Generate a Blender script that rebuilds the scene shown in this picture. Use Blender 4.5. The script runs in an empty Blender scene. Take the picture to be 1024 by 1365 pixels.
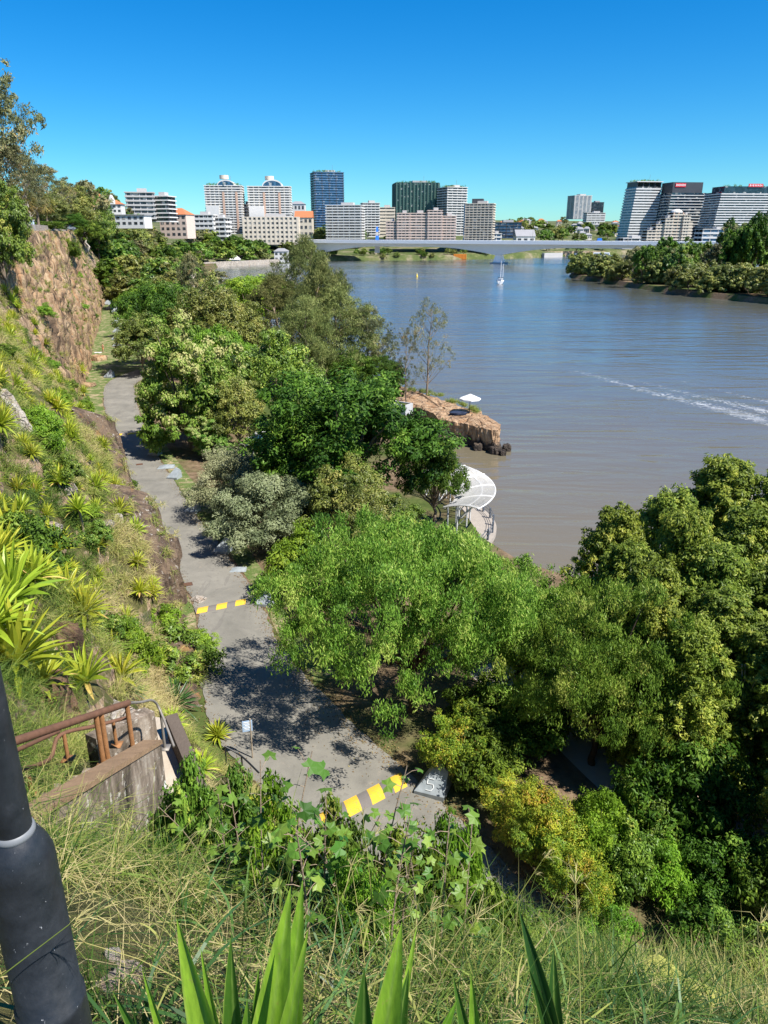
import bpy, bmesh, math, random
import numpy as np
from mathutils import Vector, Matrix, noise as mnoise
from mathutils.bvhtree import BVHTree

scene = bpy.context.scene
COL = scene.collection
R = math.radians

# ------------------------------------------------------------------ camera
F_PX = 1000.0                      # focal length in pixels of the 1024 x 1365 photograph
PITCH = math.atan((682.5 - 308.0) / F_PX)
CP, SP = math.cos(PITCH), math.sin(PITCH)
CAM_H = 28.0
cam = bpy.data.cameras.new('camera')
cam.sensor_fit = 'VERTICAL'
cam.sensor_height = 24.0
cam.lens = 24.0 * F_PX / 1365.0
cam.clip_start = 0.05
cam.clip_end = 30000
cam_ob = bpy.data.objects.new('camera', cam)
COL.objects.link(cam_ob)
cam_ob.location = (0, 0, CAM_H)
cam_ob.rotation_euler = (math.pi / 2 - PITCH, 0, 0)
scene.camera = cam_ob

# ------------------------------------------------------------------ world, sun, exposure
SUN_EL, SUN_AZ = R(54), R(122)     # azimuth clockwise from +y (the view direction): sun to the right, a little behind
world = bpy.data.worlds.new('World')
scene.world = world
world.use_nodes = True
wn = world.node_tree
wn.nodes.clear()
sky = wn.nodes.new('ShaderNodeTexSky')
sky.sky_type = 'NISHITA'
sky.sun_disc = False
sky.sun_elevation = SUN_EL
sky.sun_rotation = SUN_AZ
sky.altitude = 0
sky.air_density = 1.0
sky.dust_density = 0.0
sky.ozone_density = 10.0
bg = wn.nodes.new('ShaderNodeBackground')
bg.inputs['Strength'].default_value = 0.077
wo = wn.nodes.new('ShaderNodeOutputWorld')
hs = wn.nodes.new('ShaderNodeHueSaturation')
hs.inputs['Saturation'].default_value = 1.28
wn.links.new(sky.outputs[0], hs.inputs['Color'])
tintn = wn.nodes.new('ShaderNodeMix')
tintn.data_type = 'RGBA'
tintn.blend_type = 'MULTIPLY'
tintn.inputs[0].default_value = 1.0
tintn.inputs[7].default_value = (.60, 1.02, 1.05, 1)
wn.links.new(hs.outputs[0], tintn.inputs[6])
wn.links.new(tintn.outputs[2], bg.inputs[0])
wn.links.new(bg.outputs[0], wo.inputs[0])
sl = bpy.data.lights.new('sun', 'SUN')
sl.energy = 5.0
sl.angle = R(0.5)
sl.color = (1.0, 0.95, 0.87)
sun = bpy.data.objects.new('sun', sl)
COL.objects.link(sun)
sdir = Vector((math.cos(SUN_EL) * math.sin(SUN_AZ), math.cos(SUN_EL) * math.cos(SUN_AZ), math.sin(SUN_EL)))
sun.rotation_euler = sdir.to_track_quat('Z', 'Y').to_euler()
sun.location = (200, -60, 300)
scene.view_settings.view_transform = 'Standard'
scene.view_settings.look = 'None'
scene.view_settings.exposure = 0.9
scene.view_settings.gamma = 1.0
scene.cycles.max_bounces = 7
scene.cycles.diffuse_bounces = 3
scene.cycles.glossy_bounces = 3
scene.cycles.transmission_bounces = 3
scene.cycles.transparent_max_bounces = 12
scene.cycles.use_denoising = True
scene.cycles.sample_clamp_indirect = 6.0

# ------------------------------------------------------------------ helpers: pixels of the photograph to points of the place
def ray(u, v):
    x = (u - 512.0) / F_PX
    y = (682.5 - v) / F_PX
    return np.array((x, CP + y * SP, y * CP - SP))
def gp(u, v, z=3.0):               # where the ray meets the level z
    d = ray(u, v); t = (z - CAM_H) / d[2]
    return np.array((d[0] * t, d[1] * t, z))
def dp(u, v, t):                   # point at forward distance t
    d = ray(u, v)
    return np.array((d[0] * t, d[1] * t, CAM_H + d[2] * t))
def at(u, v, Y):                   # point at world distance Y
    d = ray(u, v); t = Y / d[1]
    return np.array((d[0] * t, Y, CAM_H + d[2] * t))
def depth_of(p):
    return p[1] * CP - (p[2] - CAM_H) * SP
def proj(p):
    t = depth_of(p)
    y = (p[1] * SP + (p[2] - CAM_H) * CP) / t
    return 512 + F_PX * p[0] / t, 682.5 - F_PX * y
def z_at_row(v, Y):                # height above distance Y that shows in row v
    d = ray(512, v); return CAM_H + d[2] * Y / d[1]

# ------------------------------------------------------------------ helpers: numpy noise
def _hash(i, j, k, seed):
    h = (i.astype(np.int64) * 73856093) ^ (j.astype(np.int64) * 19349663) ^ (k.astype(np.int64) * 83492791) ^ (seed * 2654435761)
    h &= 0xFFFFFFFF
    h = ((h ^ (h >> 15)) * 2246822519) & 0xFFFFFFFF
    h = ((h ^ (h >> 13)) * 3266489917) & 0xFFFFFFFF
    return ((h ^ (h >> 16)) & 0xFFFFFF) / float(0xFFFFFF)
def vnoise(P, seed=0):
    P = np.asarray(P, float)
    i = np.floor(P).astype(np.int64); f = P - i; f = f * f * (3 - 2 * f)
    x, y, z = i[..., 0], i[..., 1], i[..., 2]
    fx, fy, fz = f[..., 0], f[..., 1], f[..., 2]
    r = 0
    for dx in (0, 1):
        for dy in (0, 1):
            for dz in (0, 1):
                w = (fx if dx else 1 - fx) * (fy if dy else 1 - fy) * (fz if dz else 1 - fz)
                r = r + w * _hash(x + dx, y + dy, z + dz, seed)
    return r
def fbm(P, seed=0, octv=4, gain=0.5):
    P = np.asarray(P, float); a, s, r = 1.0, 0.0, 0.0
    for o in range(octv):
        r = r + a * vnoise(P * (2.03 ** o) + o * 17.3, seed + o); s += a; a *= gain
    return r / s

# ------------------------------------------------------------------ helpers: meshes
def unit(a):
    a = np.asarray(a, float); return a / (np.linalg.norm(a, axis=-1, keepdims=True) + 1e-12)

class MB:
    """Collects vertices and faces, then links them as ONE mesh object (or only makes the mesh)."""
    def __init__(s):
        s.V, s.F, s.M, s.T, s.n = [], [], [], [], 0
    def add(s, V, F, mat=0, tint=0.5):
        V = np.asarray(V, float).reshape(-1, 3); F = np.asarray(F, np.int64)
        if len(F) == 0: return s
        s.V.append(V); s.F.append(F + s.n); s.n += len(V)
        s.M.append(np.full(len(F), mat, np.int32))
        s.T.append(np.broadcast_to(np.asarray(tint, float), (len(F),)).astype(np.float32))
        return s
    def box(s, c, size, rot=0.0, mat=0, tint=0.5, top=(1, 1), shear=(0, 0)):
        hx, hy, hz = [q / 2.0 for q in size]
        P = np.array([(-hx, -hy, -hz), (hx, -hy, -hz), (hx, hy, -hz), (-hx, hy, -hz), (-hx * top[0], -hy * top[1], hz), (hx * top[0], -hy * top[1], hz), (hx * top[0], hy * top[1], hz), (-hx * top[0], hy * top[1], hz)])
        P[4:, 0] += shear[0]; P[4:, 1] += shear[1]
        ca, sa = math.cos(rot), math.sin(rot)
        P = np.stack([P[:, 0] * ca - P[:, 1] * sa, P[:, 0] * sa + P[:, 1] * ca, P[:, 2]], 1) + np.asarray(c, float)
        return s.add(P, [(0, 3, 2, 1), (4, 5, 6, 7), (0, 1, 5, 4), (1, 2, 6, 5), (2, 3, 7, 6), (3, 0, 4, 7)], mat, tint)
    def tube(s, pts, radii, sides=8, mat=0, tint=0.5, caps=True):
        pts = np.asarray(pts, float); n = len(pts)
        radii = np.broadcast_to(np.asarray(radii, float), (n,))
        tan = unit(np.gradient(pts, axis=0))
        ref = np.array((0, 0, 1.0)) if abs(tan[0][2]) < .9 else np.array((1.0, 0, 0))
        a = unit(np.cross(tan[0], ref)); rings = []
        for i in range(n):
            a = unit(a - tan[i] * np.dot(a, tan[i])); b = np.cross(tan[i], a)
            th = np.arange(sides) / sides * 2 * math.pi
            rings.append(pts[i] + radii[i] * (np.cos(th)[:, None] * a + np.sin(th)[:, None] * b))
        V = np.concatenate(rings); F = []
        for i in range(n - 1):
            for k in range(sides):
                k2 = (k + 1) % sides
                F.append((i * sides + k, i * sides + k2, (i + 1) * sides + k2, (i + 1) * sides + k))
        s.add(V, F, mat, tint)
        if caps:
            for i, fl in ((0, 1), (n - 1, 0)):
                ctr = rings[i].mean(0)
                T = [((k + 1) % sides, k, sides) if fl else (k, (k + 1) % sides, sides) for k in range(sides)]
                s.add(np.vstack([rings[i], ctr]), T, mat, tint)
        return s
    def lathe(s, prof, c=(0, 0, 0), sides=20, mat=0, tint=0.5):
        th = np.arange(sides) / sides * 2 * math.pi; V = []
        for r, z in prof: V.append(np.stack([r * np.cos(th), r * np.sin(th), np.full(sides, z)], 1) + np.asarray(c, float))
        F = [(i * sides + k, i * sides + (k + 1) % sides, (i + 1) * sides + (k + 1) % sides, (i + 1) * sides + k) for i in range(len(prof) - 1) for k in range(sides)]
        return s.add(np.concatenate(V), F, mat, tint)
    def prism(s, outline, z0, z1, mat=0, tint=0.5):
        """outline: counter-clockwise (x, y) list; z0/z1 numbers or lists"""
        o = np.asarray(outline, float); n = len(o)
        za = np.broadcast_to(np.asarray(z0, float), (n,)); zb = np.broadcast_to(np.asarray(z1, float), (n,))
        V = np.vstack([np.column_stack([o, za]), np.column_stack([o, zb])])
        s.add(V, [(i, (i + 1) % n, n + (i + 1) % n, n + i) for i in range(n)], mat, tint)
        tri = tess(o)
        if len(tri):
            s.add(V[n:], tri, mat, tint); s.add(V[:n], tri[:, ::-1], mat, tint)
        return s
    def mesh(s, name, mats, smooth=False):
        me = bpy.data.meshes.new(name)
        if not s.V: return me
        V = np.concatenate(s.V)
        me.vertices.add(len(V)); me.vertices.foreach_set('co', V.astype(np.float32).ravel())
        lens = np.concatenate([np.full(len(f), f.shape[1]) for f in s.F])
        me.loops.add(int(lens.sum())); me.polygons.add(len(lens))
        me.loops.foreach_set('vertex_index', np.concatenate([f.ravel() for f in s.F]).astype(np.int32))
        me.polygons.foreach_set('loop_start', np.concatenate([[0], np.cumsum(lens)[:-1]]).astype(np.int32))
        me.polygons.foreach_set('material_index', np.concatenate(s.M))
        me.polygons.foreach_set('use_smooth', np.full(len(lens), smooth))
        for m in (mats if isinstance(mats, (list, tuple)) else [mats]): me.materials.append(m)
        at_ = me.attributes.new('tint', 'FLOAT', 'FACE')
        at_.data.foreach_set('value', np.concatenate(s.T))
        me.update(calc_edges=True)
        return me
    def build(s, name, mats, parent=None, smooth=False, loc=None):
        o = bpy.data.objects.new(name, s.mesh(name, mats, smooth)); COL.objects.link(o)
        if parent is not None: o.parent = parent
        if loc is not None: o.location = loc
        return o

def tess(o):
    from mathutils.geometry import tessellate_polygon
    t = tessellate_polygon([[Vector((p[0], p[1], 0)) for p in o]])
    out = []
    for a, b, c in t:
        ar = (o[b][0] - o[a][0]) * (o[c][1] - o[a][1]) - (o[b][1] - o[a][1]) * (o[c][0] - o[a][0])
        out.append((a, b, c) if ar > 0 else (a, c, b))
    return np.array(out, np.int64).reshape(-1, 3)

def sphere_mesh(nu=14, nv=9):
    V = []; F = []
    for j in range(nv + 1):
        ph = math.pi * j / nv
        for i in range(nu):
            th = 2 * math.pi * i / nu
            V.append((math.sin(ph) * math.cos(th), math.sin(ph) * math.sin(th), math.cos(ph)))
    for j in range(nv):
        for i in range(nu):
            F.append((j * nu + i, (j + 1) * nu + i, (j + 1) * nu + (i + 1) % nu, j * nu + (i + 1) % nu))
    return np.array(V), np.array(F)

# ------------------------------------------------------------------ helpers: things and their words
def tag(o, label=None, cat=None, group=None, kind=None):
    if label: o['label'] = label
    if cat: o['category'] = cat
    if group: o['group'] = group
    if kind: o['kind'] = kind
    return o
def empty(name, loc, label, cat, group=None, rot=0.0):
    o = bpy.data.objects.new(name, None); COL.objects.link(o)
    o.empty_display_size = 0.3
    o.location = tuple(loc); o.rotation_euler = (0, 0, rot)
    return tag(o, label, cat, group)
def put(mesh, name, parent=None):
    o = bpy.data.objects.new(name, mesh); COL.objects.link(o)
    if parent is not None: o.parent = parent
    return o
def copy_tree(o, parent=None):
    c = o.copy(); COL.objects.link(c)
    if parent is not None: c.parent = parent
    for ch in list(o.children): copy_tree(ch, c)
    return c

# ------------------------------------------------------------------ materials
class NT:
    def __init__(s, name):
        s.m = bpy.data.materials.new(name); s.m.use_nodes = True
        s.t = s.m.node_tree; s.t.nodes.clear()
        s.out = s.n('ShaderNodeOutputMaterial')
    def n(s, typ, **kw):
        x = s.t.nodes.new(typ)
        for k, v in kw.items(): setattr(x, k, v)
        return x
    def l(s, a, b): s.t.links.new(a, b)
    def set(s, sock, v):
        if hasattr(v, 'is_output') or isinstance(v, bpy.types.NodeSocket): s.l(v, sock)
        else:
            if isinstance(v, (tuple, list)) and len(v) == 3 and sock.type == 'RGBA': v = (*v, 1)
            sock.default_value = v
    def coord(s, kind='Position', scale=(1, 1, 1), rot=(0, 0, 0)):
        if kind == 'Position': c = s.n('ShaderNodeNewGeometry').outputs['Position']
        else: c = s.n('ShaderNodeTexCoord').outputs[kind]
        mp = s.n('ShaderNodeMapping'); s.l(c, mp.inputs[0])
        mp.inputs['Scale'].default_value = scale; mp.inputs['Rotation'].default_value = rot
        return mp.outputs[0]
    def noise(s, co, scale, detail=5, rough=.6, dist=0.0, lo=None, hi=None):
        x = s.n('ShaderNodeTexNoise'); s.l(co, x.inputs['Vector'])
        x.inputs['Scale'].default_value = scale; x.inputs['Detail'].default_value = detail
        x.inputs['Roughness'].default_value = rough; x.inputs['Distortion'].default_value = dist
        o = x.outputs[0]
        return s.range(o, lo, hi) if lo is not None else o
    def voro(s, co, scale, feature='F1', out='Distance'):
        x = s.n('ShaderNodeTexVoronoi'); x.feature = feature; s.l(co, x.inputs['Vector']); x.inputs['Scale'].default_value = scale
        return x.outputs[out]
    def range(s, v, lo, hi, a=0.0, b=1.0):
        x = s.n('ShaderNodeMapRange'); x.clamp = True; s.set(x.inputs[0], v)
        x.inputs[1].default_value = lo; x.inputs[2].default_value = hi; x.inputs[3].default_value = a; x.inputs[4].default_value = b
        return x.outputs[0]
    def math(s, op, a, b=0.0):
        x = s.n('ShaderNodeMath'); x.operation = op; s.set(x.inputs[0], a); s.set(x.inputs[1], b); return x.outputs[0]
    def mix(s, f, a, b, blend='MIX'):
        x = s.n('ShaderNodeMix'); x.data_type = 'RGBA'; x.blend_type = blend
        s.set(x.inputs[0], f); s.set(x.inputs[6], a); s.set(x.inputs[7], b); return x.outputs[2]
    def ramp(s, f, stops):
        x = s.n('ShaderNodeValToRGB'); s.l(f, x.inputs[0]); e = x.color_ramp.elements
        while len(e) < len(stops): e.new(.5)
        for q, (p, c) in zip(e, stops): q.position = p; q.color = (*c, 1)
        return x.outputs[0]
    def attr(s, name='tint'):
        return s.n('ShaderNodeAttribute', attribute_name=name).outputs['Fac']
    def bump(s, h, strength=.5, dist=.1, normal=None):
        x = s.n('ShaderNodeBump'); s.l(h, x.inputs['Height']); x.inputs['Strength'].default_value = strength
        x.inputs['Distance'].default_value = dist
        if normal is not None: s.l(normal, x.inputs['Normal'])
        return x.outputs[0]
    def bsdf(s, color, rough=.7, spec=.4, metal=0.0, normal=None, **kw):
        b = s.n('ShaderNodeBsdfPrincipled'); s.set(b.inputs['Base Color'], color); s.set(b.inputs['Roughness'], rough)
        s.set(b.inputs['Specular IOR Level'], spec); s.set(b.inputs['Metallic'], metal)
        if normal is not None: s.l(normal, b.inputs['Normal'])
        for k, v in kw.items(): s.set(b.inputs[k], v)
        return b.outputs[0]
    def done(s, sh):
        s.l(sh, s.out.inputs['Surface']); return s.m

def plain(name, color, rough=.6, spec=.4, metal=0.0, var=.18, scale=1.5, bump=0.0, coord='Object'):
    """a solid material with some unevenness"""
    t = NT(name); co = t.coord(coord)
    n1 = t.noise(co, scale, 6, .65)
    c = t.mix(n1, tuple(q * (1 - var) for q in color), tuple(min(1, q * (1 + var)) for q in color))
    nrm = t.bump(t.noise(co, scale * 6, 5), bump, .05) if bump else None
    return t.done(t.bsdf(c, rough, spec, metal, nrm))

def leaf_mat(name, stops, trans=.3, rough=.5, spec=.3, var=.25, hue=.02):
    t = NT(name)
    c = t.ramp(t.attr(), stops)
    rnd = t.n('ShaderNodeObjectInfo').outputs['Random']
    hs = t.n('ShaderNodeHueSaturation')
    t.l(c, hs.inputs['Color'])
    t.l(t.range(rnd, 0, 1, 1 - var, 1 + var), hs.inputs['Value'])
    t.l(t.range(t.math('FRACT', t.math('MULTIPLY', rnd, 7.31)), 0, 1, .5 - hue, .5 + hue), hs.inputs['Hue'])
    c = hs.outputs[0]
    p = t.bsdf(c, rough, spec)
    tr = t.n('ShaderNodeBsdfTranslucent'); t.l(t.mix(.5, c, (.35, .4, .05), 'SCREEN') if False else c, tr.inputs['Color'])
    mx = t.n('ShaderNodeMixShader'); mx.inputs[0].default_value = trans
    t.l(p, mx.inputs[1]); t.l(tr.outputs[0], mx.inputs[2])
    return t.done(mx.outputs[0])
# ================================================================== LAND, WATER, ROAD
rng = np.random.default_rng(11)

# --- materials of the setting
def m_slope():
    t = NT('slope_soil'); co = t.coord('Position')
    n1 = t.noise(co, .35, 6, .65); n2 = t.noise(co, 2.3, 7, .7)
    veg = t.ramp(n2, [(.25, (.045, .036, .02)), (.45, (.11, .095, .04)), (.6, (.18, .165, .06)), (.8, (.28, .235, .12))])
    veg = t.mix(t.range(n1, .42, .62), veg, (.07, .095, .025))
    cs = t.coord('Position', (1, 1, .16))
    r1 = t.noise(cs, .9, 8, .72, .6); r2 = t.noise(co, 3.2, 8, .7)
    rock = t.ramp(r1, [(.25, (.10, .07, .055)), (.42, (.27, .18, .12)), (.55, (.40, .28, .18)), (.68, (.46, .37, .28)), (.85, (.30, .16, .085))])
    rock = t.mix(t.range(r2, .52, .75), rock, (.50, .44, .36))
    rock = t.mix(t.range(t.voro(cs, 1.7, 'DISTANCE_TO_EDGE'), .0, .05, .75, 0), rock, (.05, .035, .03))
    gn = t.n('ShaderNodeNewGeometry'); sx = t.n('ShaderNodeSeparateXYZ'); t.l(gn.outputs['True Normal'], sx.inputs[0])
    steep = t.range(t.math('ADD', sx.outputs[2], t.range(n2, .3, .7, -.16, .16)), .38, .52, 1, 0)
    c = t.mix(steep, veg, rock)
    nrm = t.bump(t.math('ADD', r2, t.math('MULTIPLY', r1, 1.5)), .9, .35)
    return t.done(t.bsdf(c, .92, .15, 0, nrm))
M_SLOPE = m_slope()

def m_rock(name, dark=(.05, .04, .035), mid=(.30, .20, .13), light=(.45, .35, .26), stain=None, sc=1.0):
    t = NT(name); co = t.coord('Position', (1, 1, .35)); c3 = t.coord('Position')
    r1 = t.noise(co, 1.1 * sc, 8, .7, .5); r2 = t.noise(c3, 4.0 * sc, 8, .7); r3 = t.noise(t.coord('Position', (1, 1, .1)), .7 * sc, 5, .65, .8)
    c = t.ramp(r1, [(.28, dark), (.45, mid), (.62, light), (.85, tuple(.7 * q for q in mid))])
    c = t.mix(t.range(r2, .55, .75), c, tuple(min(1, q * 1.25) for q in light))
    c = t.mix(t.range(r3, .53, .62, 0, .75), c, tuple(q * 1.2 for q in dark))
    c = t.mix(t.range(r3, .36, .44, .5, 0), c, (mid[0] * 1.15, mid[1] * .85, mid[2] * .6))
    cw_ = t.n('ShaderNodeVectorMath'); cw_.operation = 'ADD'; t.l(t.coord('Position', (1, 1, .28)), cw_.inputs[0]); nz_ = t.n('ShaderNodeTexNoise'); t.l(c3, nz_.inputs['Vector']); nz_.inputs['Scale'].default_value = .8 * sc; t.l(nz_.outputs['Color'], cw_.inputs[1])
    e1 = t.voro(cw_.outputs[0], .55 * sc, 'DISTANCE_TO_EDGE'); e2 = t.voro(cw_.outputs[0], 1.7 * sc, 'DISTANCE_TO_EDGE')
    c = t.mix(t.range(e1, 0, .02, .5, 0), c, tuple(q * .35 for q in dark)); c = t.mix(t.range(e2, 0, .02, .3, 0), c, tuple(q * .5 for q in dark))
    if stain:
        sz = t.n('ShaderNodeSeparateXYZ'); t.l(c3, sz.inputs[0])
        c = t.mix(t.range(t.math('ADD', sz.outputs[2], t.range(r1, .3, .7, -.5, .5)), stain - .25, stain + .25, .92, 0), c, (.035, .032, .03))
    blk = t.voro(cw_.outputs[0], .9 * sc, 'F1', 'Color'); sp = t.n('ShaderNodeSeparateColor'); t.l(blk, sp.inputs[0])
    hh = t.math('ADD', t.math('ADD', r2, r1), t.math('ADD', t.math('MULTIPLY', sp.outputs[0], .9), t.range(e1, 0, .06, -.8, 0)))
    nrm = t.bump(hh, .9, .3)
    return t.done(t.bsdf(c, .9, .2, 0, nrm))
M_CLIFF = m_rock('cliff_rock', (.07, .05, .036), (.31, .195, .11), (.45, .33, .205), None, .7)
M_OUTCROP = m_rock('outcrop_rock', (.04, .027, .02), (.15, .085, .05), (.27, .18, .115), None, 1.3)
M_PALE = m_rock('pale_rock', (.16, .13, .10), (.42, .36, .30), (.58, .54, .48), None, 2.0)
M_LEDGE = m_rock('ledge_rock', (.14, .09, .06), (.37, .23, .13), (.47, .34, .22), 1.25, .9)

def m_ground():
    t = NT('bank_ground'); co = t.coord('Position')
    n1 = t.noise(co, .09, 6, .6); n2 = t.noise(co, 1.4, 7, .7)
    c = t.ramp(n2, [(.25, (.06, .045, .028)), (.5, (.15, .105, .065)), (.8, (.26, .19, .13))])
    c = t.mix(t.range(n1, .45, .58), c, t.ramp(n2, [(.2, (.03, .05, .012)), (.7, (.085, .11, .03))]))
    return t.done(t.bsdf(c, .95, .1, 0, t.bump(n2, .6, .08)))
M_GROUND = m_ground()
def m_lawn():
    t = NT('lawn_turf'); co = t.coord('Position')
    n1 = t.noise(co, .45, 6, .65); n2 = t.noise(co, 9, 6, .7)
    c = t.ramp(n1, [(.25, (.19, .20, .075)), (.45, (.125, .18, .05)), (.62, (.11, .165, .042)), (.8, (.27, .24, .12))])
    c = t.mix(t.range(n2, .3, .75), t.mix(.55, c, (0.02, .03, .008)), c)
    n4 = t.noise(co, .8, 6, .7, .5); c = t.mix(t.range(n4, .49, .62, 0, .9), c, (.33, .26, .165))
    return t.done(t.bsdf(c, .9, .15, 0, t.bump(n2, .7, .05)))
M_LAWN = m_lawn()
def m_asphalt():
    t = NT('asphalt'); co = t.coord('Position')
    n1 = t.noise(co, .35, 6, .65, .4); n2 = t.noise(co, 28, 5, .8); n3 = t.noise(co, 2.2, 6, .7)
    c = t.ramp(n1, [(.3, (.15, .144, .124)), (.5, (.20, .19, .163)), (.7, (.25, .236, .20))])
    c = t.mix(t.range(n3, .56, .70, 0, .6), c, (.115, .105, .095)); n5 = t.noise(co, .9, 7, .75, .3); c = t.mix(t.range(n5, .60, .66, 0, .45), c, (.30, .26, .21)); c = t.mix(t.range(t.noise(t.coord('Position', (1, .2, 1), (0, 0, .45)), 1.1, 4, .6), .62, .64, 0, .35), c, (.13, .12, .11))
    c = t.mix(t.range(n2, .3, .7, .25, 0), c, (.07, .066, .06))
    return t.done(t.bsdf(c, .88, .25, 0, t.bump(n2, .5, .012)))
M_ASPHALT = m_asphalt()
M_CONC = plain('concrete', (.34, .31, .27), .85, .25, 0, .3, .8, .3, 'Position')
def m_water():
    t = NT('river_water')
    cw = t.coord('Position', (.55, 1.0, 1), (0, 0, .25)); c0 = t.coord('Position')
    big = t.noise(t.coord('Position', (.5, 1, 1), (0, 0, -.35)), .022, 3, .5, .6)
    depth = t.noise(c0, .006, 3, .5)
    c = t.ramp(depth, [(.35, (.165, .135, .082)), (.65, (.125, .112, .078))])
    w1 = t.noise(cw, .42, 4, .6, .9); w2 = t.noise(cw, 1.7, 4, .65, .4)
    w0 = t.noise(t.coord('Position', (.25, 1.1, 1), (0, 0, .12)), .16, 2, .5, 1.2)
    patch = t.range(t.noise(t.coord('Position', (.35, 1, 1), (0, 0, -.25)), .012, 4, .6, 1.0), .36, .64)
    h = t.math('ADD', t.math('MULTIPLY', w0, 2.6), t.math('MULTIPLY', t.math('ADD', w1, t.math('MULTIPLY', w2, .25)), t.range(patch, 0, 1, .35, 1.15)))
    nrm = t.bump(h, .36, .5)
    sy = t.n('ShaderNodeSeparateXYZ'); t.l(c0, sy.inputs[0]); c = t.mix(t.range(t.math('ADD', sy.outputs[1], t.range(depth, .3, .7, -60, 60)), 70, 300, 0, .8), c, (.075, .092, .082))
    c = t.mix(t.range(patch, 0, 1, 0, .35), c, (.12, .105, .075))
    dif = t.n('ShaderNodeBsdfDiffuse'); t.l(c, dif.inputs['Color'])
    gl = t.n('ShaderNodeBsdfGlossy'); gl.inputs['Color'].default_value = (.95, .97, 1, 1); t.l(t.range(big, .35, .65, .08, .18), gl.inputs['Roughness']); t.l(nrm, gl.inputs['Normal'])
    fr = t.n('ShaderNodeFresnel'); fr.inputs['IOR'].default_value = 1.55
    mx = t.n('ShaderNodeMixShader'); t.l(fr.outputs[0], mx.inputs[0]); t.l(dif.outputs[0], mx.inputs[1]); t.l(gl.outputs[0], mx.inputs[2])
    return t.done(mx.outputs[0])
M_WATER = m_water()

# --- river: one sheet
MB().add([(-1500, -300, 0), (2600, -300, 0), (2600, 1500, 0), (-1500, 1500, 0)], [(0, 1, 2, 3)]).build('water', M_WATER)
tag(bpy.data.objects['water'], kind='structure')
# the ground sheet below everything reaches the horizon
MB().add([(-8000, -2500, -2.5), (8000, -2500, -2.5), (8000, 14500, -2.5), (-8000, 14500, -2.5)], [(0, 1, 2, 3)]).build('ground', M_GROUND)
tag(bpy.data.objects['ground'], kind='structure')

# --- near bank: flat land between the cliff foot and the river
SHORE = [(70, -60), (58, 0), (48, 30), (38, 46), (26, 50), (14.5, 52.4), (11, 55.5), (8.5, 60.5), (6, 78), (4, 86), (2.5, 97), (2, 108), (0, 120), (-6, 138),
         (-13, 158), (-27, 200), (-45, 255), (-70, 340), (-98, 440), (-120, 540), (-138, 640), (-140, 672)]
def bank(name, outline, top, low=-1.5, skirt=2.5, mat=None):
    o = np.asarray(outline, float); n = len(o)
    mb = MB(); e = np.roll(o, -1, 0) - np.roll(o, 1, 0); nr = unit(np.column_stack([e[:, 1], -e[:, 0]]))
    out = o + nr * skirt
    za = np.broadcast_to(np.asarray(top, float), (n,))
    V = np.vstack([np.column_stack([o, za]), np.column_stack([out, np.full(n, low)])])
    mb.add(V, [(i, n + i, n + (i + 1) % n, (i + 1) % n) for i in range(n)])
    mb.add(V[:n], tess(o))
    return tag(mb.build(name, mat or M_GROUND), kind='structure')
near_outline = SHORE + [(-330, 720), (-330, 420), (-200, 200), (-90, 60), (-60, -60)]
bank('river_bank', near_outline, 3.0)

# --- the cliff slope: stations along the foot of the slope
# x, y of the foot, horizontal run to the top, height of the top, exponent of the profile
ST = np.array([
    (46, 8, 15, 25.6, .62), (26, 11.5, 15, 25.6, .62), (13, 13.6, 15.2, 25.6, .62), (6.6, 15.2, 15.4, 25.4, .62), (2.2, 17.6, 15, 24.4, .85), (-1.4, 21.6, 13.6, 24.4, 1.05),
    (-5, 26.4, 13.5, 26, .95), (-9.2, 30.6, 14, 27, .95), (-11.8, 36.5, 14, 27.5, .95), (-15.2, 45.6, 14, 28, .95), (-17.9, 51.5, 14, 28, .95), (-21.4, 59.5, 14, 28, .95),
    (-25.4, 67.8, 14, 28, .95), (-30, 77.5, 14, 28, .95), (-37.5, 92.5, 13, 28, .95), (-44, 106, 7.5, 28, .92), (-49.5, 122, 5, 28, .9), (-57, 146, 4.5, 28, .9),
    (-67, 175, 4.5, 28, .9), (-83, 225, 5, 28, .9), (-100, 277, 8, 29, .95), (-110, 330, 18, 32, 1), (-126, 400, 24, 37, 1), (-142, 480, 28, 40, 1), (-158, 560, 30, 42, 1),
    (-178, 650, 36, 42, 1), (-205, 740, 50, 40, 1)], float)
def resample(P, step_fn):
    seg = np.linalg.norm(np.diff(P[:, :2], axis=0), axis=1); L = np.concatenate([[0], np.cumsum(seg)])
    s = [0.0]
    while s[-1] < L[-1]: s.append(s[-1] + step_fn(s[-1] / L[-1]))
    s = np.array(s[:-1])
    # Catmull-Rom through the stations
    i = np.clip(np.searchsorted(L, s, side='right') - 1, 0, len(P) - 2); u = (s - L[i]) / (L[i + 1] - L[i])
    g = lambda k: P[np.clip(k, 0, len(P) - 1)]
    m1 = (g(i + 1) - g(i - 1)) / (L[np.clip(i + 1, 0, len(P) - 1)] - L[np.clip(i - 1, 0, len(P) - 1)])[:, None]
    m2 = (g(i + 2) - g(i)) / (L[np.clip(i + 2, 0, len(P) - 1)] - L[np.clip(i, 0, len(P) - 1)])[:, None]
    h = (L[i + 1] - L[i])[:, None]; u = u[:, None]
    return (2*u**3-3*u**2+1)*g(i) + (u**3-2*u**2+u)*h*m1 + (-2*u**3+3*u**2)*g(i+1) + (u**3-u**2)*h*m2
RS = resample(ST, lambda q: .45 + 5.5 * min(1, q * 1.25) ** 1.8)
NA = len(RS)
tn = unit(np.gradient(RS[:, :2], axis=0))
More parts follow.
